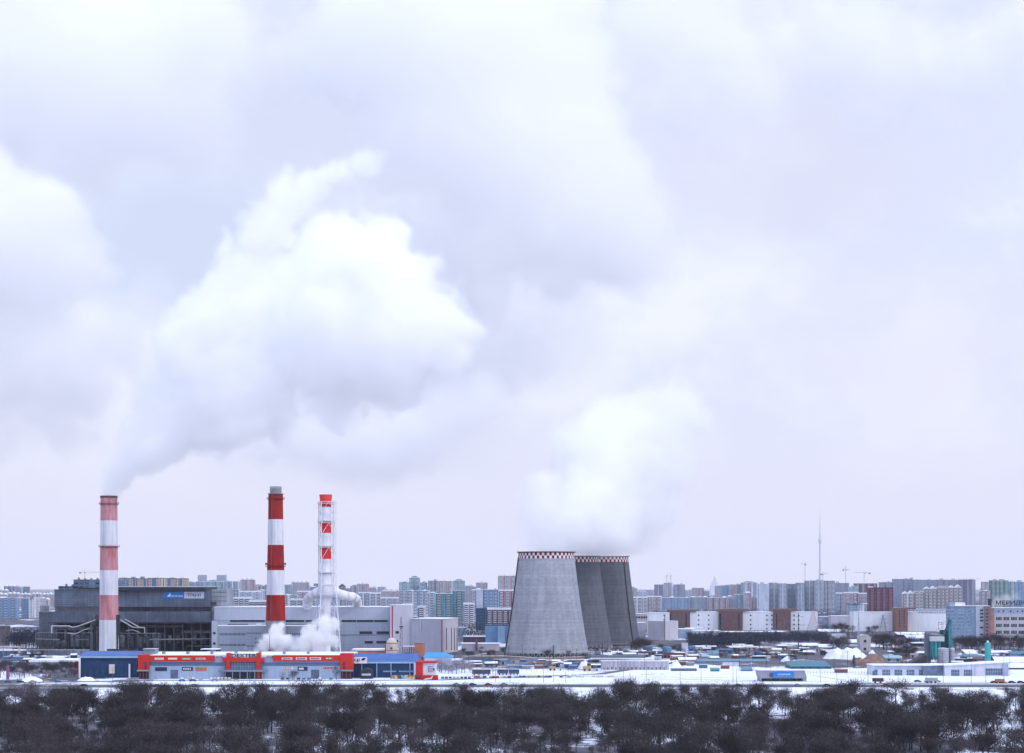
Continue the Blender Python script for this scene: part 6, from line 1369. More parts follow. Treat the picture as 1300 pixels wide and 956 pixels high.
# =================================================================== pylons, masts, poles
def pylon(label, px, d, pyt, wpx, arms, m, name='pylon', mat2=None):
    x = X(px, d); H = Z(pyt, d); w = wpx * d / F / 2; t = thing(name, label, 'pylon', (x, d, 0)); mb = MB(); mb2 = MB(); n = 8; r = .16 * d / F
    def c(k, f):
        q = w * (1 - f) ** 1.3 + w * .1; return Vector((x + q * (1 if k in (0, 1) else -1), d + q * (1 if k in (1, 2) else -1), H * f))
    for k in range(4):
        for i in range(n): mb.bar(c(k, i / n), c(k, (i + 1) / n), r * 1.1)
    for i in range(n):
        for k in range(4): mb2.bar(c(k, i / n), c((k + 1) % 4, (i + 1) / n), r * .7); mb2.bar(c((k + 1) % 4, i / n), c(k, (i + 1) / n), r * .7)
    mb.build('legs_frame', m, t); mb2.build('lattice', mat2 or m, t)
    for (py, aw) in arms:
        z = Z(py, d); a = aw * d / F; mb = MB(); mb.bar((x - a, d, z), (x + a, d, z), r); mb.bar((x - a, d, z), (x, d, z + a * .3), r * .7); mb.bar((x + a, d, z), (x, d, z + a * .3), r * .7)
        for s_ in (-1, -.6, .6, 1): mb.bar((x + a * s_, d, z), (x + a * s_, d, z - 1.4 * d / F), r * .6)
        mb.build('cross_arm', m, t)
    return t
GP = M('pylon_grey', (0.17, 0.19, 0.24), .6); pylon('grey lattice pylon with three cross arms before the white factory wall', 1121, 2280, 780.5, 9, ((786, 4.5), (791, 6.5), (796, 5)), GP)
pylon('red and white lattice tower at the right end of the factory row', 1032.5, 2400, 774, 14, ((779, 9), (787, 10), (793, 11)), M('pylon_white', (0.6, 0.6, 0.66), .6), mat2=M('pylon_red', (0.40, 0.12, 0.12), .6)); pylon('tall pale blue slim lattice mast above the arched building', 1090, 1600, 776, 4, (), M('mast_pale_blue', (0.30, 0.38, 0.5), .6))
def pole_pylon(label, px, d, pyt, arms, r=.55):
    x = X(px, d); t = thing('pylon', label, 'pylon', (x, d, 0)); MB().bar((x, d, 0), (x, d, Z(pyt, d)), r, r * .45, 8).build('pole', STEEL_D, t)
    for py, a in arms: MB().bar((x - a * d / F, d, Z(py, d)), (x + a * d / F, d, Z(py, d)), .18).build('cross_arm', STEEL_D, t)
pole_pylon('dark tubular pylon with cross arms before the round-windowed factory', 1013.5, 1600, 777.5, ((783, 7), (793.5, 9), (803, 6))); pole_pylon('dark wooden double pole before the pale cooling tower', 702.5, 1432, 819, ((822.5, 3.4), (820, 2)), .7); pole_pylon('dark pole in front of the middle dark cooling tower', 764.5, 1440, 816, (), .6)
def lamp(px, d, pyt, n_, head=True):
    x = X(px, d); return x
LAMPS = [(143, 1100, 846, 'by the left blue hall'), (600.5, 1120, 832, 'left of the rows of parked cars'), (629, 1115, 833, 'beside the long railcars'), (647.5, 1110, 848, 'right of the second railcar'), (690, 1105, 843, 'at the left of the long snow field'), (703, 1112, 850, 'between loader and snow field'), (718, 1108, 851, 'below the yellow loader'), (791.5, 1115, 838, 'in front of the garage row'), (800, 1125, 852, 'before the middle garages'), (820.5, 1120, 842, 'before the right garages'),
    (863.5, 1110, 846, 'on the snow field right of the garages'), (890, 1115, 847, 'on the snow field below the teal shed'), (930.5, 1100, 838, 'left of the grey portal'), (935, 1110, 848, 'just left of the grey portal'), (978.5, 1130, 833, 'behind the left side of the grey portal'), (986.5, 1135, 840, 'behind the blue name board'), (1041.5, 1110, 846, 'right of the grey portal'), (1062.5, 1108, 844, 'in the middle of the right snow field'), (1102, 1105, 847, 'left of the five-window workshop'), (1140, 1112, 850, 'before the five-window workshop'),
    (1176, 1105, 843, 'before the slate gabled shed'), (1197.5, 1100, 838, 'between the two white workshops'), (1233, 1100, 836, 'before the sloping roof workshop'), (1251.5, 1098, 838, 'at the pinkish gate'), (1274.5, 1102, 828, 'before the right end of the sloping workshop'), (1282, 1200, 833, 'at the right edge'), (241, 1105, 852, 'before the left wing of the shopping centre'), (366.5, 1108, 846, 'before the right wing of the shopping centre'), (317, 1104, 846, 'before the red portal'), (8, 1150, 845, 'at the bottom left corner'), (1003, 1250, 836, 'beside the teal roof'), (957, 1260, 838, 'between the yard sheds and portal')]
_m = MB(); _m.bar((0, 0, 0), (0, 0, 9.6), .16, .08, 6)
lp = thing('lamp_post', 'x', 'lamp post', (0, 0, 0), group='lamp posts along the railway and roads'); LPM = M('lamp_post_grey', (0.16, 0.17, 0.20), .6)
_m.build('pole', LPM, lp); MB().bar((0, 0, 9.5), (1.3, 0, 9.9), .06).build('arm', LPM, lp); MB().box(1.1, 1.9, -.15, .15, 9.8, 9.98).build('lamp_head', STEEL_G, lp)
for i, (px, d, pyt, l) in enumerate(LAMPS):
    o = lp if i == 0 else copy_tree(lp); o.location = (X(px, d), d, 0); o.scale = (1, 1, Z(pyt, d) / 9.9); o['label'] = 'slim grey lamp post ' + l

# =================================================================== vegetation
def bare_tree(h, w, seed, dens=1.0, twig=TWIG, shape=0):
    """root at origin > trunk (tapered, with limbs) + crown of fine twigs"""
    r = random.Random(seed); root = thing('bare_tree', 'x', 'tree', (0, 0, 0)); mb = MB(); tips = []
    p = Vector((0, 0, 0)); rad = .028 * h; top = h * .8; k = 6; pts = [p]
    for i in range(k): p = p + Vector((r.uniform(-.04, .04) * h * .5, r.uniform(-.04, .04) * h * .5, top / k)); pts.append(p)
    for i in range(k): mb.bar(pts[i], pts[i + 1], rad * (1 - i / (k + .5)), rad * (1 - (i + 1) / (k + .5)), 6)
    for i in range(int(14)):
        f = r.uniform(.22, .98); q = pts[0].lerp(pts[-1], 0); j = min(int(f * k), k - 1); q = pts[j].lerp(pts[j + 1], f * k - j)
        a = r.uniform(0, 6.283); ln = w * .5 * r.uniform(.55, 1.0) * (1.15 - abs(f - .5)); up = r.uniform(.35, 1.0)
        e = q + Vector((math.cos(a) * ln, math.sin(a) * ln, ln * up)); m_ = q.lerp(e, .5) + Vector((0, 0, -.06 * ln))
        mb.bar(q, m_, rad * .38, rad * .26, 4); mb.bar(m_, e, rad * .26, rad * .08, 4); tips += [m_, e, m_.lerp(e, .5)]
    tips.append(pts[-1]); mb.build('trunk', WOODM, root)
    cb = MB(); n = int(900 * dens)
    for i in range(n):
        c = r.choice(tips); o_ = Vector((r.gauss(0, 1), r.gauss(0, 1), r.gauss(.25, 1))) * w * .09; s_ = c + o_
        if s_.z < h * .16: continue
        d_ = (Vector((o_.x, o_.y, abs(o_.z) + w * .05)).normalized() + Vector((r.uniform(-.5, .5), r.uniform(-.5, .5), .4))).normalized(); ln = w * r.uniform(.06, .13)
        e = s_ + d_ * ln; sd = d_.cross(Vector((r.uniform(-1, 1), r.uniform(-1, 1), r.uniform(-1, 1)))).normalized() * (.05 + .0035 * w)
        cb.face([s_ - sd, s_ + sd, e])
    cb.build('crown', twig, root); return root
TWS = M('frosted_twigs', (0.30, 0.29, 0.34), .95, .5, .8)
protos = [bare_tree(12, 10, 1), bare_tree(13, 11, 2, 1.2), bare_tree(10, 10, 3, 1.1), bare_tree(14, 9, 4), bare_tree(9, 9, 5, 1.3), bare_tree(8, 7, 6, 1.0, TWS)]
used = [False] * 6
def tree(px, d, h, label, k=None, group=None, ws=1.0):
    k = rnd.randrange(5) if k is None else k; p = protos[k]; o = p if not used[k] else copy_tree(p); used[k] = True
    s_ = h / (12, 13, 10, 14, 9, 8)[k]; o.location = (X(px, d), d, 0); o.rotation_euler = (0, 0, rnd.uniform(0, 6.28)); o.scale = (s_ * ws, s_ * ws, s_); o['label'] = label
    if group: o['group'] = group
    elif 'group' in o: del o['group']
    return o
def grove(pxs, d0, d1, h0, h1, n, label, group, k=None, ws=1.0):
    for i in range(n): tree(pxs[0] + (pxs[1] - pxs[0]) * (i + rnd.random()) / n, rnd.uniform(d0, d1), rnd.uniform(h0, h1), label + ', %s from the left' % OR[i], k, group, ws)
grove((0, 96), 1160, 1205, 7, 11, 26, 'bare snow-dusted tree in the thicket left of the blue hall', 'thicket left of the blue hall'); grove((20, 96), 1150, 1180, 4, 7, 10, 'small frosted tree in the thicket left of the blue hall', 'thicket left of the blue hall', 5)
grove((556, 600), 1215, 1250, 6, 10, 12, 'frosted tree right of the red and white building', 'frosted trees right of the red and white building', 5); grove((604, 650), 1200, 1225, 4, 6, 9, 'small frosted tree by the parked cars', 'frosted trees by the parked cars', 5)
tree(695, 1440, 8, 'round dark bush left of the double pole at the pale cooling tower', 2, ws=1.4); tree(723, 1440, 8.5, 'small bare tree right of the double pole at the pale cooling tower', 0); tree(744, 1440, 6, 'low dark bush at the right foot of the pale cooling tower', 4, ws=1.6)
tree(427, 1140, 9, 'slender bare tree before the right wing of the shopping centre', 3); tree(371, 1138, 6, 'small round bare tree before the shopping centre', 4, ws=1.2); tree(359, 1138, 5.5, 'small frosted round tree before the shopping centre', 5)
grove((1110, 1131), 1690, 1750, 12, 16, 7, 'dark bare tree in the round grove right of the arched building', 'purple grove right of the arched building', ws=1.15); grove((1131, 1152), 1640, 1700, 10, 14, 6, 'dark bare tree in the second grove right of the arched building', 'second grove right of the arched building', ws=1.15); grove((1135, 1165), 1480, 1540, 6, 10, 8, 'bare tree in the low scrub behind the sand heap', 'low scrub behind the sand heap', ws=1.2)
grove((1212, 1246), 1640, 1700, 9, 14, 9, 'bare tree before the glass office', 'trees before the glass office', ws=1.15); grove((1250, 1312), 1620, 1720, 8, 17, 13, 'bare tree before the lettered office', 'trees before the lettered office', ws=1.1); grove((1258, 1310), 1400, 1440, 4, 7, 8, 'small bare tree at the right edge by the teal roof', 'small trees at the right edge')
tree(876, 1850, 13, 'bare tree before the pale blue low block', 0); tree(900, 1900, 12, 'bare tree before the wide white block', 2); tree(893, 1910, 9, 'smaller bare tree before the wide white block', 4)
grove((1060, 1084), 2150, 2250, 8, 14, 6, 'bare tree before the glassy slab', 'trees before the glassy slab', ws=1.2); grove((1100, 1112), 2200, 2250, 9, 12, 4, 'low tree left of the grey pylon', 'low trees left of the grey pylon'); grove((1040, 1078), 1650, 1780, 8, 13, 14, 'bare tree behind the snow piles', 'trees behind the snow piles')
grove((800, 826), 1600, 1680, 9, 15, 8, 'bare tree at the foot of the rightmost dark cooling tower', 'trees at the foot of the dark cooling towers'); grove((752, 800), 1500, 1560, 5, 8, 9, 'low bare tree before the dark cooling towers', 'low trees before the dark cooling towers'); grove((838, 866), 1500, 1600, 6, 9, 6, 'bare tree beside the bright blue tank', 'trees beside the blue tanks')
grove((1001, 1012), 1380, 1400, 6, 8, 3, 'small bare tree at the left end of the teal roof', 'trees at the left end of the teal roof'); grove((1140, 1156), 1330, 1360, 4, 6, 4, 'dark young tree left of the dark slope roof', 'young trees left of the dark slope roof', 3, .6)
grove((586, 640), 1450, 1600, 5, 8, 8, 'bare tree behind the blue-grey yard fence', 'trees behind the blue-grey yard fence'); grove((12, 60), 1400, 1480, 5, 8, 8, 'bare tree beside the blue-grey sheds at the left edge', 'trees beside the left sheds')
grove((850, 1000), 1450, 1620, 4, 8, 16, 'scattered bare tree in the industrial yard', 'scattered yard trees')
for i in range(6):
    if not used[i]: COL.objects.unlink(protos[i])
# blue fir
t = thing('fir_tree', 'blue-green conical fir beside the brown sand heap', 'tree', (X(1084, 1300), 1300, 0)); MB().bar((X(1084, 1300), 1300, 0), (X(1084, 1300), 1300, 9), .3, .05, 6).build('trunk', WOODM, t); mb = MB(); r = random.Random(4)
for i in range(1500):
    f = r.random() ** .8; a = r.uniform(0, 6.283); q = (1 - f) * 2.9 * r.uniform(.3, 1.05) * (.75 + .25 * math.sin(a * 5 + f * 20)); c = Vector((X(1084, 1300) + q * math.cos(a), 1300 + q * math.sin(a), .7 + f * 9.2)); e = c + Vector((math.cos(a), math.sin(a), -.35)) * .7; sd = Vector((-math.sin(a), math.cos(a), .2)) * .14; mb.face([c - sd, c + sd, e])
mb.build('crown', M('fir_blue', (0.035, 0.10, 0.16), .9, .4, .6), t)
# woods: far masses nobody could count
def woods(name, areas, h, mat, seed, per=26, tw=.022, patchy=False):
    r = random.Random(seed); mb = MB()
    for (px0, px1, d0, d1, n) in areas:
        for i in range(n):
            d = r.uniform(d0, d1); x = X(r.uniform(px0, px1), d); hh = h * r.uniform(.65, 1.15)
            if patchy:
                nv = mnoise.noise(Vector((x / 38, d / 30, seed))) + .5 * mnoise.noise(Vector((x / 13, d / 13, seed + 5)))
                if nv < -.16: continue
                hh = h * r.uniform(.45, 1.0) * (.78 + .35 * max(-.5, min(1, nv * 1.4)))
            w = hh * r.uniform(.4, .6); mb.bar((x, d, 0), (x, d, hh * .7), .16, .08, 3, cap=False)
            for q in range(per):
                f = r.uniform(.25, 1.0); a = r.uniform(0, 6.283); rr = w * math.sin(min(1, (1.12 - f) * 1.6) * 1.5) * r.uniform(.1, 1) * .9; c = Vector((x + rr * math.cos(a), d + rr * math.sin(a), f * hh)); e = c + Vector((math.cos(a) * .6 + r.uniform(-.4, .4), math.sin(a) * .6 + r.uniform(-.4, .4), 1.0)).normalized() * hh * r.uniform(.09, .17); sd = Vector((r.uniform(-1, 1), r.uniform(-1, 1), r.uniform(-.4, .4))).normalized() * hh * tw; mb.face([c - sd, c + sd, e])
    return tag(mb.build(name, mat), 'mass of dark bare winter woodland', None, None, 'stuff')
DW = M('dark_twigs', (0.035, 0.042, 0.065), .95, .4, .03)
woods('woods', [(830, 1145, 3350, 3480, 560)], 15, DW, 1, 16); woods('woods', [(912, 1050, 1880, 2060, 950)], 8, DW, 2, 34, .03); woods('woods', [(5, 52, 1700, 1880, 260), (575, 640, 2000, 2100, 90)], 15, DW, 3)
woods('woods', [(874, 965, 1720, 1960, 800)], 9, DW, 4, 34, .03); woods('woods', [(1036, 1080, 2250, 2500, 60)], 9, DW, 5)
woods('woods', [(1225, 1300, 1740, 1800, 130), (1058, 1180, 1850, 2100, 220)], 7, DW, 15)
def merged_woods(name, d0, d1, n, seed, hmul, thin):
    """patchy wood: many whole trees (trunk, limbs, twigs) written into one mass mesh"""
    r = random.Random(seed); src = []
    for k in (0, 1, 2, 3, 4):
        vs, ts = [], []; off = 0
        for ch in protos[k].children:
            me = ch.data; co = np.empty(len(me.vertices) * 3); me.vertices.foreach_get('co', co); co = co.reshape(-1, 3); me.calc_loop_triangles(); tr = np.empty(len(me.loop_triangles) * 3, int); me.loop_triangles.foreach_get('vertices', tr); tr = tr.reshape(-1, 3)
            if ch.name.startswith('crown'): tr = tr[::thin]
            vs.append(co); ts.append(tr + off); off += len(co)
        src.append((np.vstack(vs), np.vstack(ts), (12, 13, 10, 14, 9)[k]))
    V, T = [], []; off = 0; made = 0
    for _ in range(n * 4):
        if made >= n: break
        d = r.uniform(d0, d1); x = X(r.uniform(-60, 1360), d); nv = mnoise.noise(Vector((x / 42, d / 26, seed))) + .5 * mnoise.noise(Vector((x / 14, d / 12, seed + 5)))
        if nv < -.12: continue
        made += 1; k = r.choice((0, 1, 2, 2, 3, 4, 4)); co, tr, h0 = src[k]; h = hmul * r.uniform(.35, 1.0) * (.8 + .35 * max(-.5, min(1, nv * 1.4))); s_ = h / h0; ws = s_ * r.uniform(.9, 1.35); a = r.uniform(0, 6.28); c, q = math.cos(a), math.sin(a)
        P_ = np.empty_like(co); P_[:, 0] = (co[:, 0] * c - co[:, 1] * q) * ws + x; P_[:, 1] = (co[:, 0] * q + co[:, 1] * c) * ws + d; P_[:, 2] = co[:, 2] * s_
        used_v = np.unique(tr); mp = np.full(len(co), -1); mp[used_v] = np.arange(len(used_v)); V.append(P_[used_v]); T.append(mp[tr] + off); off += len(used_v)
    V = np.vstack(V); T = np.vstack(T); me = bpy.data.meshes.new(name); me.vertices.add(len(V)); me.vertices.foreach_set('co', V.ravel()); me.loops.add(len(T) * 3); me.loops.foreach_set('vertex_index', T.ravel()); me.polygons.add(len(T)); me.polygons.foreach_set('loop_start', np.arange(0, len(T) * 3, 3)); me.update(calc_edges=True)
    me.materials.append(NT); o = bpy.data.objects.new(name, me); COL.objects.link(o); return tag(o, 'patchy mass of bare winter trees in the nearest snow', None, None, 'stuff')
NT = M('near_twigs', (0.050, 0.043, 0.047), .95, .5, .03)
merged_woods('woods', 690, 915, 1400, 6, 12.5, 1); merged_woods('woods', 540, 690, 650, 7, 12.5, 1)
woods('woods', [(-400, 1700, 5600, 6400, 900)], 16, DW, 8, 10)

# =================================================================== vehicles
def make_car(k):
    root = thing('parked_car', 'x', 'car', (0, 0, 0)); mb = MB(); CC = [M('car_white', (0.55, 0.56, 0.58), .3, .03), M('car_dark', (0.025, 0.03, 0.04), .25, .05), M('car_silver', (0.28, 0.3, 0.34), .3, .03, metal=.4), M('car_red', (0.30, 0.03, 0.03), .3, .03), M('car_blue', (0.05, 0.10, 0.24), .3, .03), M('car_beige', (0.42, 0.36, 0.30), .3, .03)]
    m_ = CC[k]; prof = [(-2.2, .35), (2.2, .35), (2.25, .75), (1.9, .9), (1.1, .98), (.45, 1.42), (-1.1, 1.46), (-1.75, 1.02), (-2.2, .98), (-2.28, .7)]; n = len(prof); w = .87
    mb.mesh_([(x, -w, z) for x, z in prof] + [(x, w, z) for x, z in prof], [tuple(range(n)), tuple(range(2 * n - 1, n - 1, -1))] + [((i + 1) % n, i, n + i, n + (i + 1) % n) for i in range(n)]); mb.build('body', m_, root)
    g_ = MB(); gp = [(.95, 1.02), (.4, 1.36), (-1.05, 1.39), (-1.55, 1.04)]
    for s_ in (-1, 1): g_.face([(x, s_ * (w + .012), z) for x, z in (gp if s_ < 0 else gp[::-1])])
    g_.face([(1.13, -.75, 1.0), (1.13, .75, 1.0), (.5, .7, 1.42), (.5, -.7, 1.42)]); g_.build('windows_glazing', GLASS_D, root)
    for sx in (-1.35, 1.35):
        for sy in (-1, 1): MB().bar((sx, sy * .7, .33), (sx, sy * .9, .33), .33, .33, 12).build('wheel', M('tyre', (0.02, 0.02, 0.022)), root)
    MB().box(-1.0, .4, -.72, .72, 1.47, 1.56).build('snow_cover', SNOW, root); return root
cars = [make_car(k) for k in range(6)]; cu = [False] * 6; cn = ['white', 'dark', 'silver', 'red', 'blue', 'beige']
def car(x, d, k, label, group, rz):
    o = cars[k] if not cu[k] else copy_tree(cars[k]); cu[k] = True; o.location = (x, d, 0.03); o.rotation_euler = (0, 0, rz + rnd.uniform(-.06, .06)); o['label'] = label; o['group'] = group
def car_row(px0, px1, d, n, desc, group, rz=1.57, skip=.12, kinds=(0, 1, 1, 2, 2, 4, 1, 5, 3)):
    j = 0
    for i in range(n):
        if rnd.random() < skip: continue
        k = rnd.choice(kinds); car(X(px0 + (px1 - px0) * i / max(1, n - 1), d), d + rnd.uniform(-.6, .6), k, '%s car, %s from the left %s' % (cn[k], OR[j], desc), group, rz); j += 1
car_row(232, 296, 1139, 15, 'in the row before the left shop wing', 'cars before the shopping centre', 1.57, .1, (0, 5, 0, 2, 5)); car_row(345, 420, 1140, 12, 'in the row before the right shop wing', 'cars before the shopping centre', 1.57, .45)
car_row(562, 596, 1150, 8, 'in the short row right of the red base', 'cars right of the red base', 1.57, .1, (1, 1, 4, 1, 2)); car_row(600, 655, 1160, 15, 'in the car park below the long railcars', 'cars below the railcars', 1.4, .15); car_row(656, 722, 1165, 15, 'in the car park left of the snow field', 'cars left of the snow field', 1.4, .12, (2, 2, 4, 0, 1, 2)); car_row(724, 778, 1172, 12, 'in the far snowy row of the car park', 'cars in the far snowy row', 1.4, .25, (0, 2, 0, 0))
car_row(190, 300, 1118, 9, 'on the road before the shopping centre', 'cars on the road before the shopping centre', 0.05, .45); car_row(10, 90, 1106, 6, 'on the road at the bottom left', 'cars on the bottom left road', 0.1, .4)
car_row(1165, 1190, 1110, 3, 'on the road before the slate shed', 'cars before the slate shed', 0.0, 0, (1, 2, 1)); car_row(1262, 1296, 1099, 4, 'on the road at the bottom right', 'cars on the bottom right road', 0.0, 0, (3, 1, 5)); car_row(560, 640, 1074, 5, 'on the near highway under the car park', 'cars on the near highway', 0.0, .3); car_row(900, 1200, 1066, 9, 'on the near highway under the snow field', 'cars on the near highway', 0.0, .3); car_row(60, 480, 1064, 10, 'on the near highway under the shops', 'cars on the near highway', 0.0, .3)
for i in range(6):
    if not cu[i]: COL.objects.unlink(cars[i])
def box_vehicle(name, label, px, d, ln, w, h, mat, cat, roofm=None, wheels=2, wins=0, zb=.9, nose=False):
    x = X(px, d); t = thing(name, label, cat, (x, d, 0)); MB().box(x - ln / 2, x + ln / 2, d, d + w, zb, h).build('body', mat, t)
    if roofm: MB().box(x - ln / 2 - .05, x + ln / 2 + .05, d - .05, d + w + .05, h, h + .25).build('roof', roofm, t)
    for k in range(wheels):
        xx_ = x - ln / 2 + ln * (k + .5) / wheels
        for dy in (.1, w - .1): MB().bar((xx_, d + dy - .15, .45), (xx_, d + dy + .15, .45), .45, .45, 10).build('wheel', M('tyre'), t)
    for k in range(wins): MB().box(x - ln / 2 + ln * (k + .2) / wins, x - ln / 2 + ln * (k + .8) / wins, d - .04, d + .1, h - 1.4, h - .5).build('window', GLASS_D, t)
    return t
RC = M('railcar_dark', (0.06, 0.06, 0.075), .7, .3, .4); RB = M('railcar_navy', (0.06, 0.085, 0.13), .7, .25, .3)
box_vehicle('freight_wagon', 'dark brown freight wagon with snow on top, left of the navy railcar', 611, 1195, 12.5, 3, 4.0, RC, 'wagon', SNOW, 4, 0)
for i, (px, l) in enumerate(((638.5, 'navy railcar with snowy roof, left half of the long pair'), (652.5, 'navy railcar with snowy roof, right half of the long pair'))): box_vehicle('rail_carriage', l, px, 1200, 7.2, 3, 3.9, RB, 'wagon', SNOW, 3, 5)
box_vehicle('bus', 'red-roofed dark vehicle at the bottom before the five-window workshop', 1115, 1098, 6.6, 2.4, 3.0, M('van_dark', (0.10, 0.09, 0.11)), 'van', M('van_red', (0.45, 0.08, 0.07)), 2, 3); box_vehicle('truck', 'grey box truck on the track before the slate shed', 1183, 1103, 7.5, 2.4, 3.1, M('truck_grey', (0.35, 0.38, 0.46)), 'truck', None, 3, 0); box_vehicle('truck', 'orange-brown lorry at the bottom right edge', 1270, 1096, 5.5, 2.4, 2.7, M('truck_orange', (0.30, 0.14, 0.05)), 'truck', None, 3, 0)
YEL = M('loader_yellow', (0.42, 0.30, 0.15), .6, .25, .4)
def loader(px, d, label, s_=1.0):
    x = X(px, d); t = thing('wheel_loader', label, 'wheel loader', (x, d, 0)); MB().box(x - 3.4 * s_, x + 1.0 * s_, d, d + 2.4, .9, 2.6 * s_).build('body', YEL, t); MB().box(x - 1.2 * s_, x + .9 * s_, d + .2, d + 2.2, 2.6 * s_, 4.2 * s_).build('cab', YEL, t); MB().box(x - 1.0 * s_, x + .7 * s_, d + .1, d + .19, 2.9 * s_, 3.9 * s_).build('cab_window', GLASS_D, t); MB().bar((x + .8 * s_, d + 1.2, 2.0), (x + 3.6 * s_, d + 1.2, 1.2), .3).build('arm', YEL, t)
    mb = MB(); mb.mesh_([(x + 3.4 * s_, d - .2, .2), (x + 4.8 * s_, d - .2, .3), (x + 4.2 * s_, d - .2, 1.7), (x + 3.4 * s_, d + 2.6, .2), (x + 4.8 * s_, d + 2.6, .3), (x + 4.2 * s_, d + 2.6, 1.7)], [(0, 1, 2), (5, 4, 3), (0, 3, 4, 1), (1, 4, 5, 2), (2, 5, 3, 0)]); mb.build('bucket', STEEL_D, t)
    for sx in (-2.4, .2):
        for dy in (.1, 2.3): MB().bar((x + sx * s_, d + dy - .2, .8), (x + sx * s_, d + dy + .2, .8), .8, .8, 12).build('wheel', M('tyre'), t)
loader(703.5, 1262, 'yellow loader left, in front of the pale cooling tower', 1.1); loader(748, 1258, 'larger yellow loader right, beside the garage row', 1.35)
# containers, huts, crates of the rail yard
cols = {'blue': (0.06, 0.14, 0.28), 'rusty': (0.20, 0.08, 0.06), 'grey': (0.22, 0.24, 0.28), 'green': (0.05, 0.16, 0.12), 'white': (0.5, 0.52, 0.56), 'teal': (0.05, 0.2, 0.22)}
def container(px, d, c, label, ln=6.1, h=2.6, group='containers in the yards'):
    x = X(px, d); t = thing('shipping_container', label, 'container', (x, d, 0), rnd.uniform(-.2, .2), group); mb = MB(); mb.box(x - ln / 2, x + ln / 2, d, d + 2.4, .05, h)
    for k in range(int(ln / .6)): mb.box(x - ln / 2 + .6 * k + .1, x - ln / 2 + .6 * k + .35, d - .06, d - .005, .2, h - .15)
    mb.build('body', M('container_' + c, cols[c], .6, .2, .4), t); MB().box(x - ln / 2, x + ln / 2, d, d + 2.4, h + .003, h + .25).build('snow_cover', SNOW, t)
    return t
yard = [(868, 1350, 'rusty', 'below the cream wall shed'), (876, 1340, 'grey', 'left of the slate strip roof'), (893, 1300, 'blue', 'in front of the slate strip roof'), (921, 1290, 'rusty', 'under the middle of the slate strip roof'), (928, 1330, 'white', 'beside the pinkish shed'), (938, 1480, 'blue', 'left of the white cabin foot'), (950, 1500, 'rusty', 'right of the white cabin foot'), (962, 1450, 'grey', 'behind the slate strip end'), (969, 1470, 'white', 'under the red-roofed shed'), (984, 1480, 'rusty', 'left of the tubular pylon foot'), (992, 1500, 'green', 'right beside the tubular pylon foot'),
    (1020, 1560, 'green', 'behind the big snow pile left'), (1030, 1600, 'white', 'behind the big snow pile middle'), (1052, 1610, 'blue', 'behind the big snow pile right'), (1128, 1500, 'teal', 'behind the sand heap, left'), (1137, 1490, 'white', 'behind the sand heap, right'), (1166, 1560, 'grey', 'in the scrub left of the plant'), (1218, 1420, 'white', 'right of the smaller silver bin'), (1221, 1300, 'rusty', 'below the snow-roofed kiosk'), (1290, 1330, 'grey', 'at the right edge yard'), (655, 1290, 'blue', 'above the right navy railcar'), (668, 1285, 'grey', 'left of the left loader'), (684, 1290, 'rusty', 'near the snowy pipe bridge'), (716, 1300, 'white', 'between the two yellow loaders'), (728, 1290, 'blue', 'left of the larger loader'),
    (586, 1300, 'grey', 'behind the frosted trees'), (596, 1330, 'white', 'below the yard fence left end'), (833, 1450, 'white', 'between the blue tanks'), (856, 1440, 'rusty', 'right of the bright blue tank'), (880, 1560, 'grey', 'at the dark wood edge'), (128, 1440, 'blue', 'at the foot of the faded chimney'), (22, 1350, 'grey', 'in the left yard by the sheds'), (50, 1360, 'white', 'in the left yard under the wall'), (88, 1380, 'rusty', 'in the left yard near the pipe rack'), (1068, 1230, 'rusty', 'on the snow right of the teal roof')]
for (px, d, c, l) in yard: container(px, d, c, '%s container %s' % (c, l), rnd.choice((6.1, 6.1, 9, 12)))
# dense yard clutter: rows of sheds, containers and trucks in named yards
SHM = [M('hut_slate', (0.12, 0.15, 0.21), .8, .3, .3), M('hut_cream', (0.38, 0.34, 0.33), .8, .2, .3), M('hut_rust', (0.17, 0.09, 0.08), .8, .3, .3), M('hut_blue', (0.06, 0.13, 0.26), .8, .3, .3), M('hut_dark', (0.04, 0.05, 0.07), .8, .3, .3)]
HN = ['slate grey', 'cream', 'rusty brown', 'blue', 'dark']
def hut(px, d, k, label, w, dp, h, group):
    x = X(px, d); t = thing('yard_hut', label, 'hut', (x, d, 0), rnd.uniform(-.25, .25), group); MB().box(x - w / 2, x + w / 2, d, d + dp, 0, h).build('wall', SHM[k], t); hr = h + rnd.uniform(.4, 1.6)
    mb = MB(); a, b = x - w / 2 - .4, x + w / 2 + .4; mb.mesh_([(a, d - .4, h + .01), (b, d - .4, h + .01), (b, d + dp + .4, h + .01), (a, d + dp + .4, h + .01), (a, d + dp / 2, hr), (b, d + dp / 2, hr)], [(0, 1, 5, 4), (2, 3, 4, 5), (0, 4, 3), (1, 2, 5), (3, 2, 1, 0)]); mb.build('roof', SNOW if rnd.random() < .6 else SHM[(k + 2) % 5], t)
    MB().box(x - w * .3, x - w * .3 + 1.6, d - .06, d + .05, .1, min(h - .3, 2.2)).build('door', STEEL_D, t)
    if w > 8: MB().box(x + w * .05, x + w * .3, d - .05, d + .05, 1.0, min(h - .4, 2.1)).build('window', GLASS_D, t)
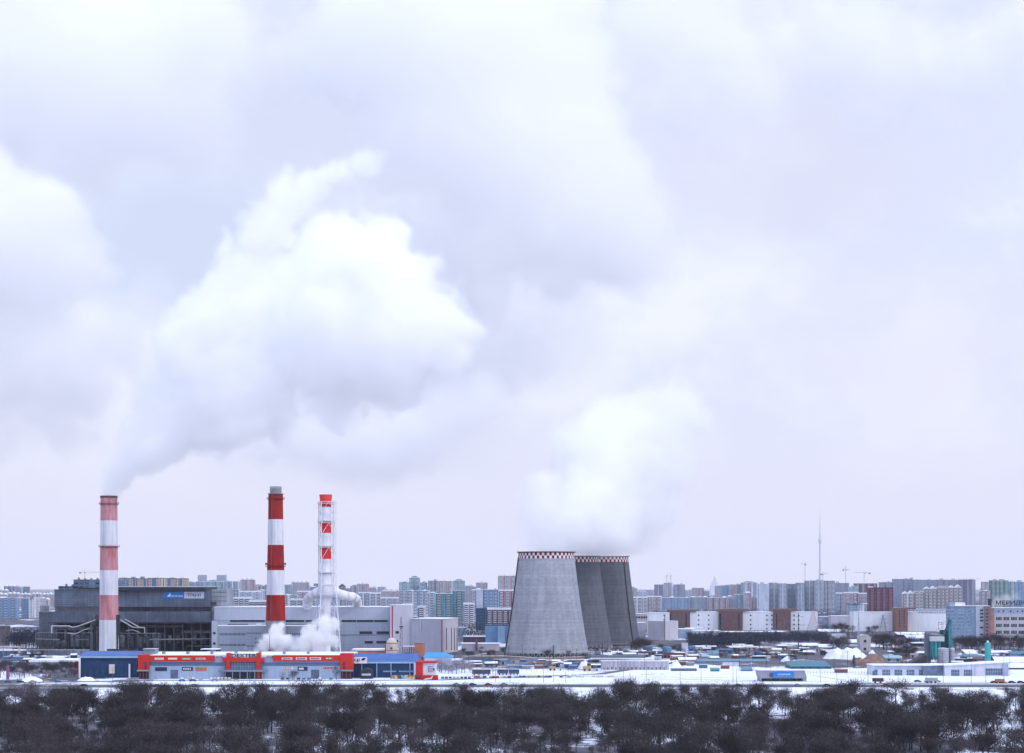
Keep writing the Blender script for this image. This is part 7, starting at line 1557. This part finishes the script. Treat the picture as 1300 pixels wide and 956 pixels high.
for (ya, yb, y0_, y1_, n_, nm) in ((860, 1000, 1400, 1700, 30, 'yard right of the garages'), (1010, 1085, 1500, 1640, 12, 'yard behind the snow piles'), (1120, 1176, 1400, 1900, 16, 'yard left of the concrete plant'), (1215, 1305, 1330, 1600, 18, 'yard around the teal silo'), (760, 862, 1440, 1600, 14, 'strip before the dark cooling towers'), (575, 660, 1290, 1380, 12, 'yard under the blue-grey yard fence'), (660, 760, 1290, 1370, 14, 'yard before the pale cooling tower'), (-5, 95, 1230, 1500, 20, 'yard left of the blue hall'), (200, 300, 1300, 1480, 8, 'strip behind the shopping centre')):
    for i in range(n_):
        k = rnd.randrange(5); d = rnd.uniform(y0_, y1_); px = ya + (yb - ya) * (i + rnd.random() * .8) / n_; lab = '%s hut, %s from left in the %s' % (HN[k], OR[i], nm)
        hut(px, d, k, lab, rnd.uniform(4, 13), rnd.uniform(4, 8), rnd.uniform(2.3, 4.2), 'huts in the ' + nm)
pp = thing('utility_pole', 'x', 'utility pole', (0, 0, 0), group='utility poles across the yards'); MB().bar((0, 0, 0), (0, 0, 10.5), .17, .11, 6).build('pole', WOODM, pp); MB().bar((-1.3, 0, 9.6), (1.3, 0, 9.6), .09).build('cross_arm', WOODM, pp)
for i in range(44):
    o = pp if i == 0 else copy_tree(pp); px = (560 + i * 17.2) if i < 40 else (i - 40) * 26 + 8; o.location = (X(px, 1240 + (i * 37) % 260), 1240 + (i * 37) % 260, 0); o.rotation_euler = (0, 0, rnd.uniform(-.4, .4)); z_ = rnd.uniform(.8, 1.25); o.scale = (1, 1, z_); o['label'] = 'wooden utility pole with one cross arm in the yards, %s from the left' % OR[(i + 4) % 44]
# dry weeds poking out of the snow
r = random.Random(77); mb = MB()
for i in range(9000):
    d = 868 + 380 * r.random() ** 1.3; x = X(r.uniform(-30, 1330), d)
    if mnoise.noise(Vector((x / 30, d / 14, 3))) < .08 or abs(d - 1068) < 16: continue
    hh = r.uniform(.3, 1.1); mb.face([(x - .07, d, 0), (x + .07, d, 0), (x + r.uniform(-.4, .4), d + r.uniform(-.3, .3), hh)])
tag(mb.build('dry_weeds', M('dry_weeds', (0.16, 0.13, 0.12), .95, .3, .2)), 'dry weeds poking through the snow', None, None, 'stuff')
# thin fences along yards
def rail_fence(label, px0, px1, d, h, mat, n):
    t = thing('fence', label, 'fence', (X((px0 + px1) / 2, d), d, 0)); mb = MB()
    for k in range(n + 1): x = X(px0 + (px1 - px0) * k / n, d); mb.bar((x, d, 0), (x, d, h), .09)
    mb.build('posts', mat, t); mb = MB()
    for z in (h * .5, h * .95): mb.bar((X(px0, d), d, z), (X(px1, d), d, z), .06)
    mb.build('rails', mat, t)
rail_fence('post and rail fence before the snowy pipe bridge', 655, 762, 1245, 3.2, M('rust_fence', (0.22, 0.12, 0.10)), 16); rail_fence('thin dark fence along the snow field left of the workshops', 1022, 1108, 1215, 2.2, STEEL_D, 24); rail_fence('thin fence on the yard slope right of the garages', 905, 965, 1330, 4.0, M('rust_fence'), 9)
MBk = MB(); MBk.box(-900, 900, 1054.2, 1054.5, 0, .14).build('kerb', CONC)['kind'] = 'structure'; k2 = MB().box(-900, 900, 1083.8, 1084.1, 0, .14).build('kerb', CONC); k2['kind'] = 'structure'
# advertising pillar, snow-laden pink statue-like pillar bottom left
t = thing('advertising_pillar', 'violet pillar standing in the snow at the bottom left', 'pillar', (X(10, 1125), 1125, 0)); MB().box(X(8.6, 1125), X(11.6, 1125), 1124, 1125.5, 0, Z(848, 1125)).build('shaft', M('violet_paint', (0.28, 0.10, 0.24)), t); MB().box(X(9.3, 1125), X(10.9, 1125), 1124.2, 1125.3, Z(848, 1125), Z(844.5, 1125)).build('top_sign', M('violet_paint'), t)

# =================================================================== steam (real volumes with fractal density)
def steam(name, label, blobs, vox, dens, big, mid, fine, edge, seed, cat='steam plume', col=(0.998, 0.999, 1.0), k=8.0, ramp=150.0, squash=1.0, wisp=0.35, grow=8.0, zmin=None):
    """blobs: (px, py, d, r_px); big/mid/fine: (size m, amplitude m) of the billows; edge: softness m"""
    c0 = Vector((X(blobs[0][0], blobs[0][2]), blobs[0][2], Z(blobs[0][1], blobs[0][2])))
    B = [(Vector((X(px, d), d, Z(py, d))) - c0, r * d / F) for (px, py, d, r) in blobs]
    mg = (big[1] + mid[1]) * .6 + edge
    lo = [min(c[i] - r for c, r in B) - mg for i in range(3)]; hi_ = [max(c[i] + r for c, r in B) + mg for i in range(3)]
    me = bpy.data.volumes.new(name); o = bpy.data.objects.new(name, me); COL.objects.link(o); o.location = c0
    ng = bpy.data.node_groups.new(name, 'GeometryNodeTree'); ng.interface.new_socket('Geometry', in_out='OUTPUT', socket_type='NodeSocketGeometry')
    gg = NG(ng); pos = gg.n('GeometryNodeInputPosition').outputs[0]
    sdf = None
    for c, r in B:
        q = gg.vmath('SUBTRACT', pos, tuple(c))
        dd = gg.math('SUBTRACT', gg.vmath('LENGTH', q, out=1), r)
        if sdf is None: sdf = dd
        else: sdf = gg.math('SMOOTH_MIN', sdf, dd, k)
    off = gg.vmath('ADD', pos, (seed * 131.0, seed * 57.0, seed * 23.0))
    def fbm(size, detail, rough): return gg.math('SUBTRACT', gg.noise(off, 1.0 / size, detail, rough), 0.5)
    def bill(size, detail): return gg.math('SUBTRACT', gg.math('ABSOLUTE', fbm(size, detail, .5)), 0.10)
    N = gg.math('MULTIPLY', fbm(big[0], 2.0, .5), 2.4 * big[1])
    N = gg.math('MULTIPLY_ADD', bill(mid[0], 2.0), 5.0 * mid[1], N)
    N = gg.math('MULTIPLY_ADD', bill(fine[0], 3.0), 5.0 * fine[1], N)
    fade = gg.math('MINIMUM', gg.math('ADD', gg.math('DIVIDE', gg.vmath('LENGTH', pos, out=1), ramp), 0.10), 1.0)
    v = gg.math('SUBTRACT', gg.math('MULTIPLY', gg.math('ADD', N, grow), fade), sdf)
    soft = gg.math('MAXIMUM', gg.math('MULTIPLY', fade, edge), 1.5)
    v = gg.math('DIVIDE', v, soft)
    v = gg.math('MAXIMUM', gg.math('MINIMUM', v, 1.0), 0.0)
    wv_ = gg.math('ADD', gg.math('MULTIPLY', fbm(fine[0] * 1.4, 4.0, .65), 2.2 * wisp * 2), 1.0)
    v = gg.math('MULTIPLY', gg.math('MULTIPLY', v, gg.math('MAXIMUM', wv_, 0.05)), dens)
    if zmin is not None: v = gg.math('MULTIPLY', v, gg.math('MINIMUM', gg.math('MAXIMUM', gg.math('DIVIDE', gg.math('SUBTRACT', gg.sep(pos)[2], zmin - c0.z), 7.0), 0.0), 1.0))
    vc = gg.n('GeometryNodeVolumeCube'); gg.put(vc.inputs['Density'], v)
    vc.inputs['Min'].default_value = lo; vc.inputs['Max'].default_value = hi_
    for a, i in (('X', 0), ('Y', 1), ('Z', 2)): vc.inputs['Resolution ' + a].default_value = max(8, int((hi_[i] - lo[i]) / vox))
    m = bpy.data.materials.new(name + '_vapour'); m.use_nodes = True; n = m.node_tree; n.nodes.clear()
    pv = n.nodes.new('ShaderNodeVolumePrincipled'); pv.inputs['Color'].default_value = (*col, 1); pv.inputs['Density'].default_value = 1.0; pv.inputs['Anisotropy'].default_value = 0.0
    n.links.new(pv.outputs[0], n.nodes.new('ShaderNodeOutputMaterial').inputs[1])
    sm = gg.n('GeometryNodeSetMaterial'); sm.inputs['Material'].default_value = m
    ng.links.new(vc.outputs[0], sm.inputs[0]); ng.links.new(sm.outputs[0], gg.n('NodeGroupOutput').inputs[0])
    o.modifiers.new('steam', 'NODES').node_group = ng; me.materials.append(m)
    return tag(o, label, cat)
D = C1D
plume = [(138.3, 633, D, 8), (138.6, 627, D, 9), (140, 619, D, 11), (144, 608, D, 15), (152, 596, D, 20), (163, 584, D, 25), (178, 572, D, 28), (198, 562, D, 28), (216, 560, D, 20), (160, 560, D, 20), (172, 545, D, 28), (215, 538, D, 34),
    (182, 520, D, 28), (190, 488, D, 30), (222, 455, D, 34), (262, 545, D, 22), (248, 515, D, 42), (232, 480, D, 42), (290, 490, D, 50), (262, 450, D, 46), (330, 470, D, 55), (350, 372, D, 44), (375, 390, D, 60), (320, 400, D, 58), (405, 430, D, 70), (400, 345, D, 52), (440, 330, D, 45), (478, 320, D, 34), (500, 365, D, 48), (528, 410, D, 50), (470, 440, D, 55), (555, 400, D, 32), (565, 440, D, 24), (420, 490, D, 28), (350, 515, D, 26), (500, 470, D, 28)]
steam('steam_plume', 'huge bright billowing steam plume blown right from the faded chimney', plume, 2.7, 0.05, (110, 26), (50, 19), (20, 12), 9, 1.0, grow=13.0, wisp=.55)
E = D - 70
stream = [(225, 455, E, 28), (240, 430, E, 28), (262, 402, E, 30), (285, 370, E, 31), (305, 338, E, 30), (325, 310, E, 30), (345, 285, E, 28), (366, 262, E, 25), (388, 245, E, 23), (410, 230, E, 20), (432, 217, E, 15), (452, 209, E, 11), (470, 203, E, 7), (486, 198, E, 4)]
steam('steam_plume', 'narrow bright streamer of steam rising right above the big plume', stream, 3.0, 0.06, (70, 14), (32, 12), (14, 7), 8, 4.0, ramp=40, wisp=.45)
ct = [(700, 700, T1, 7), (713, 698, T1, 9), (727, 700, 1690, 16), (740, 694, T2, 16), (757, 690, T3, 17), (775, 694, T3, 9), (712, 690, 1620, 16), (700, 678, 1640, 15), (690, 662, 1650, 13), (692, 646, 1650, 9), (702, 636, 1650, 8), (712, 652, 1650, 18), (730, 665, 1660, 32), (740, 640, 1660, 32), (765, 670, 1680, 38), (790, 668, 1700, 28), (815, 652, 1700, 26), (790, 630, 1700, 42), (755, 605, 1700, 40), (832, 632, 1700, 30), (850, 605, 1700, 28), (858, 570, 1700, 26), (820, 590, 1700, 44), (775, 570, 1700, 48), (735, 570, 1700, 32), (812, 545, 1700, 40), (848, 548, 1700, 34), (775, 545, 1700, 28), (868, 525, 1700, 22), (835, 515, 1700, 26)]
steam('steam_plume', 'wide soft steam cloud rising from the three cooling towers', ct, 3.6, 0.040, (90, 22), (42, 16), (18, 9.5), 14, 7.0, ramp=60, grow=14.0, wisp=.45, zmin=88.5)
steam('steam_plume', 'brighter dense heart of steam just above the cooling tower rims', [(700, 699, T1, 5), (716, 697, 1650, 10), (738, 694, T2, 12), (755, 688, T3, 14), (775, 684, T3, 12), (730, 680, 1650, 20), (714, 660, 1650, 15), (740, 655, 1660, 24), (765, 672, 1670, 26), (700, 643, 1650, 8), (752, 632, 1670, 24), (785, 655, 1680, 22), (770, 605, 1690, 26)], 3.0, 0.06, (60, 12), (28, 9), (12, 6), 14, 9.0, ramp=40, grow=12.0, zmin=88.5)
g1 = 1500.0
steam('steam_cloud', 'low white steam puffs drifting before the red chimney base and lattice mast', [(318, 829, g1, 2.5), (326, 826, g1, 4), (336, 822, g1, 6), (345, 815, g1, 7), (351, 806, g1, 7), (354, 799, g1, 5), (362, 815, g1, 8), (372, 822, g1, 6), (386, 817, g1, 8), (392, 806, g1, 8), (396, 796, g1, 5), (404, 811, g1, 10), (414, 798, g1, 7), (411, 788, g1, 5), (423, 793, g1, 5), (420, 812, g1, 6), (404, 824, g1, 6), (385, 827, g1, 5), (356, 827, g1, 5)], 1.0, 0.26, (24, 5), (11, 3.6), (5, 2.2), 3, 3.0, 'steam', ramp=8, k=2.0, grow=3.6)
steam('steam_cloud', 'small white steam puff between the black stack and rooftop letters', [(1260, 768, 1872, 4), (1268, 763, 1872, 6), (1278, 760, 1872, 6), (1290, 757, 1872, 4)], 1.6, 0.05, (18, 4), (8, 2.5), (4, 1.2), 4, 5.0, 'steam', ramp=8, k=2.0, grow=3)
steam('steam_cloud', 'faint thin wisp of steam right of the steel chimney', [(444, 748, 1700, 4), (450, 738, 1700, 5), (458, 728, 1700, 6), (466, 718, 1700, 6), (474, 706, 1700, 4)], 2.5, 0.006, (30, 6), (13, 4), (6, 2), 8, 6.0, 'steam', ramp=20, grow=3)

def bank(label, blobs, dens=0.010, vox=8.0, seed=1.0, edge=45, big=(190, 44), mid=(85, 30), fine=(34, 15), **kw): return steam('cloud', label, blobs, vox, dens, big, mid, fine, edge, seed, 'cloud', k=20.0, ramp=1.0, grow=18.0, **kw)
q = 2300.0
bank('rounded bright cloud lobe at the left edge above the faded chimney', [(10, 310, q, 80), (55, 275, q, 55), (-20, 260, q, 70), (85, 330, q, 36), (-60, 320, q, 90), (105, 300, q, 20)], .016, 6.5, 21.0, 16)
bank('pale cloud shelf behind the left side of the big plume', [(60, 430, q + 60, 60), (140, 430, q + 60, 50), (10, 450, q + 60, 60), (190, 400, q + 60, 30), (100, 480, q + 60, 45), (190, 470, q + 60, 30)], .012, 7.0, 22.0, 24)
bank('grey ragged cloud underside left of the faded chimney', [(20, 550, q + 120, 34), (80, 560, q + 120, 30), (-30, 545, q + 120, 40), (120, 550, q + 120, 26), (60, 530, q + 120, 40)], .009, 7.0, 23.0, 22, col=(0.985, 0.99, 1.0))
bank('largest bright cloud mass over the middle with a crisp right edge', [(600, 60, q, 130), (540, 170, q, 90), (640, 180, q, 120), (700, 260, q, 95), (770, 290, q, 72), (810, 320, q, 40), (740, 190, q, 75), (690, 100, q, 85), (700, 345, q, 50), (630, 300, q, 70), (690, 20, q, 70), (620, 370, q, 40), (470, 60, q, 90), (760, 250, q, 70)], .012, 6.5, 24.0, 20)
bank('second cloud layer peeking right of the big plume', [(500, 350, q + 100, 60), (560, 370, q + 100, 60), (590, 410, q + 100, 55), (620, 470, q + 100, 42), (560, 470, q + 100, 50), (660, 440, q + 100, 35)], .010, 7.0, 25.0, 26)
bank('soft grey steam bank trailing right below the big plume', [(430, 560, 2000, 38), (480, 570, 2000, 34), (380, 565, 2000, 34), (530, 550, 2000, 34), (330, 570, 2000, 26), (440, 590, 2000, 16), (575, 530, 2000, 28), (620, 510, 2000, 22), (280, 575, 2000, 20)], .020, 5.0, 26.0, 20, (110, 24), (48, 15), (20, 6))
bank('broad pale cloud filling the top left corner', [(150, 90, q + 200, 120), (60, 40, q + 200, 120), (230, 150, q + 200, 70), (100, 170, q + 200, 80), (250, 60, q + 200, 80), (-40, 120, q + 200, 120)], .008, 8.0, 27.0, 40)
bank('bright puff of cloud upper right of the middle', [(880, 60, q + 150, 70), (940, 110, q + 150, 55), (860, 120, q + 150, 60), (830, 30, q + 150, 70), (920, 180, q + 150, 40)], .009, 8.0, 28.0, 36)
bank('long pale cloud in the upper right corner', [(1090, 70, q + 250, 70), (1160, 90, q + 250, 60), (1230, 80, q + 250, 55), (1100, 130, q + 250, 45), (1300, 40, q + 250, 60), (1200, 130, q + 250, 40)], .009, 8.0, 29.0, 36)
bank('faint flat cloud low over the right skyline', [(1050, 440, q + 400, 60), (1130, 460, q + 400, 60), (1210, 420, q + 400, 50), (980, 480, q + 400, 40), (1290, 440, q + 400, 50)], .003, 10.0, 30.0, 90)

# =================================================================== haze
hb = MB().box(-16000, 16000, -80, 38000, -1.5, 1000).build('haze', VOL('haze_air', 0.000013, (0.93, 0.95, 1.0), 0.0)); hb['kind'] = 'stuff'
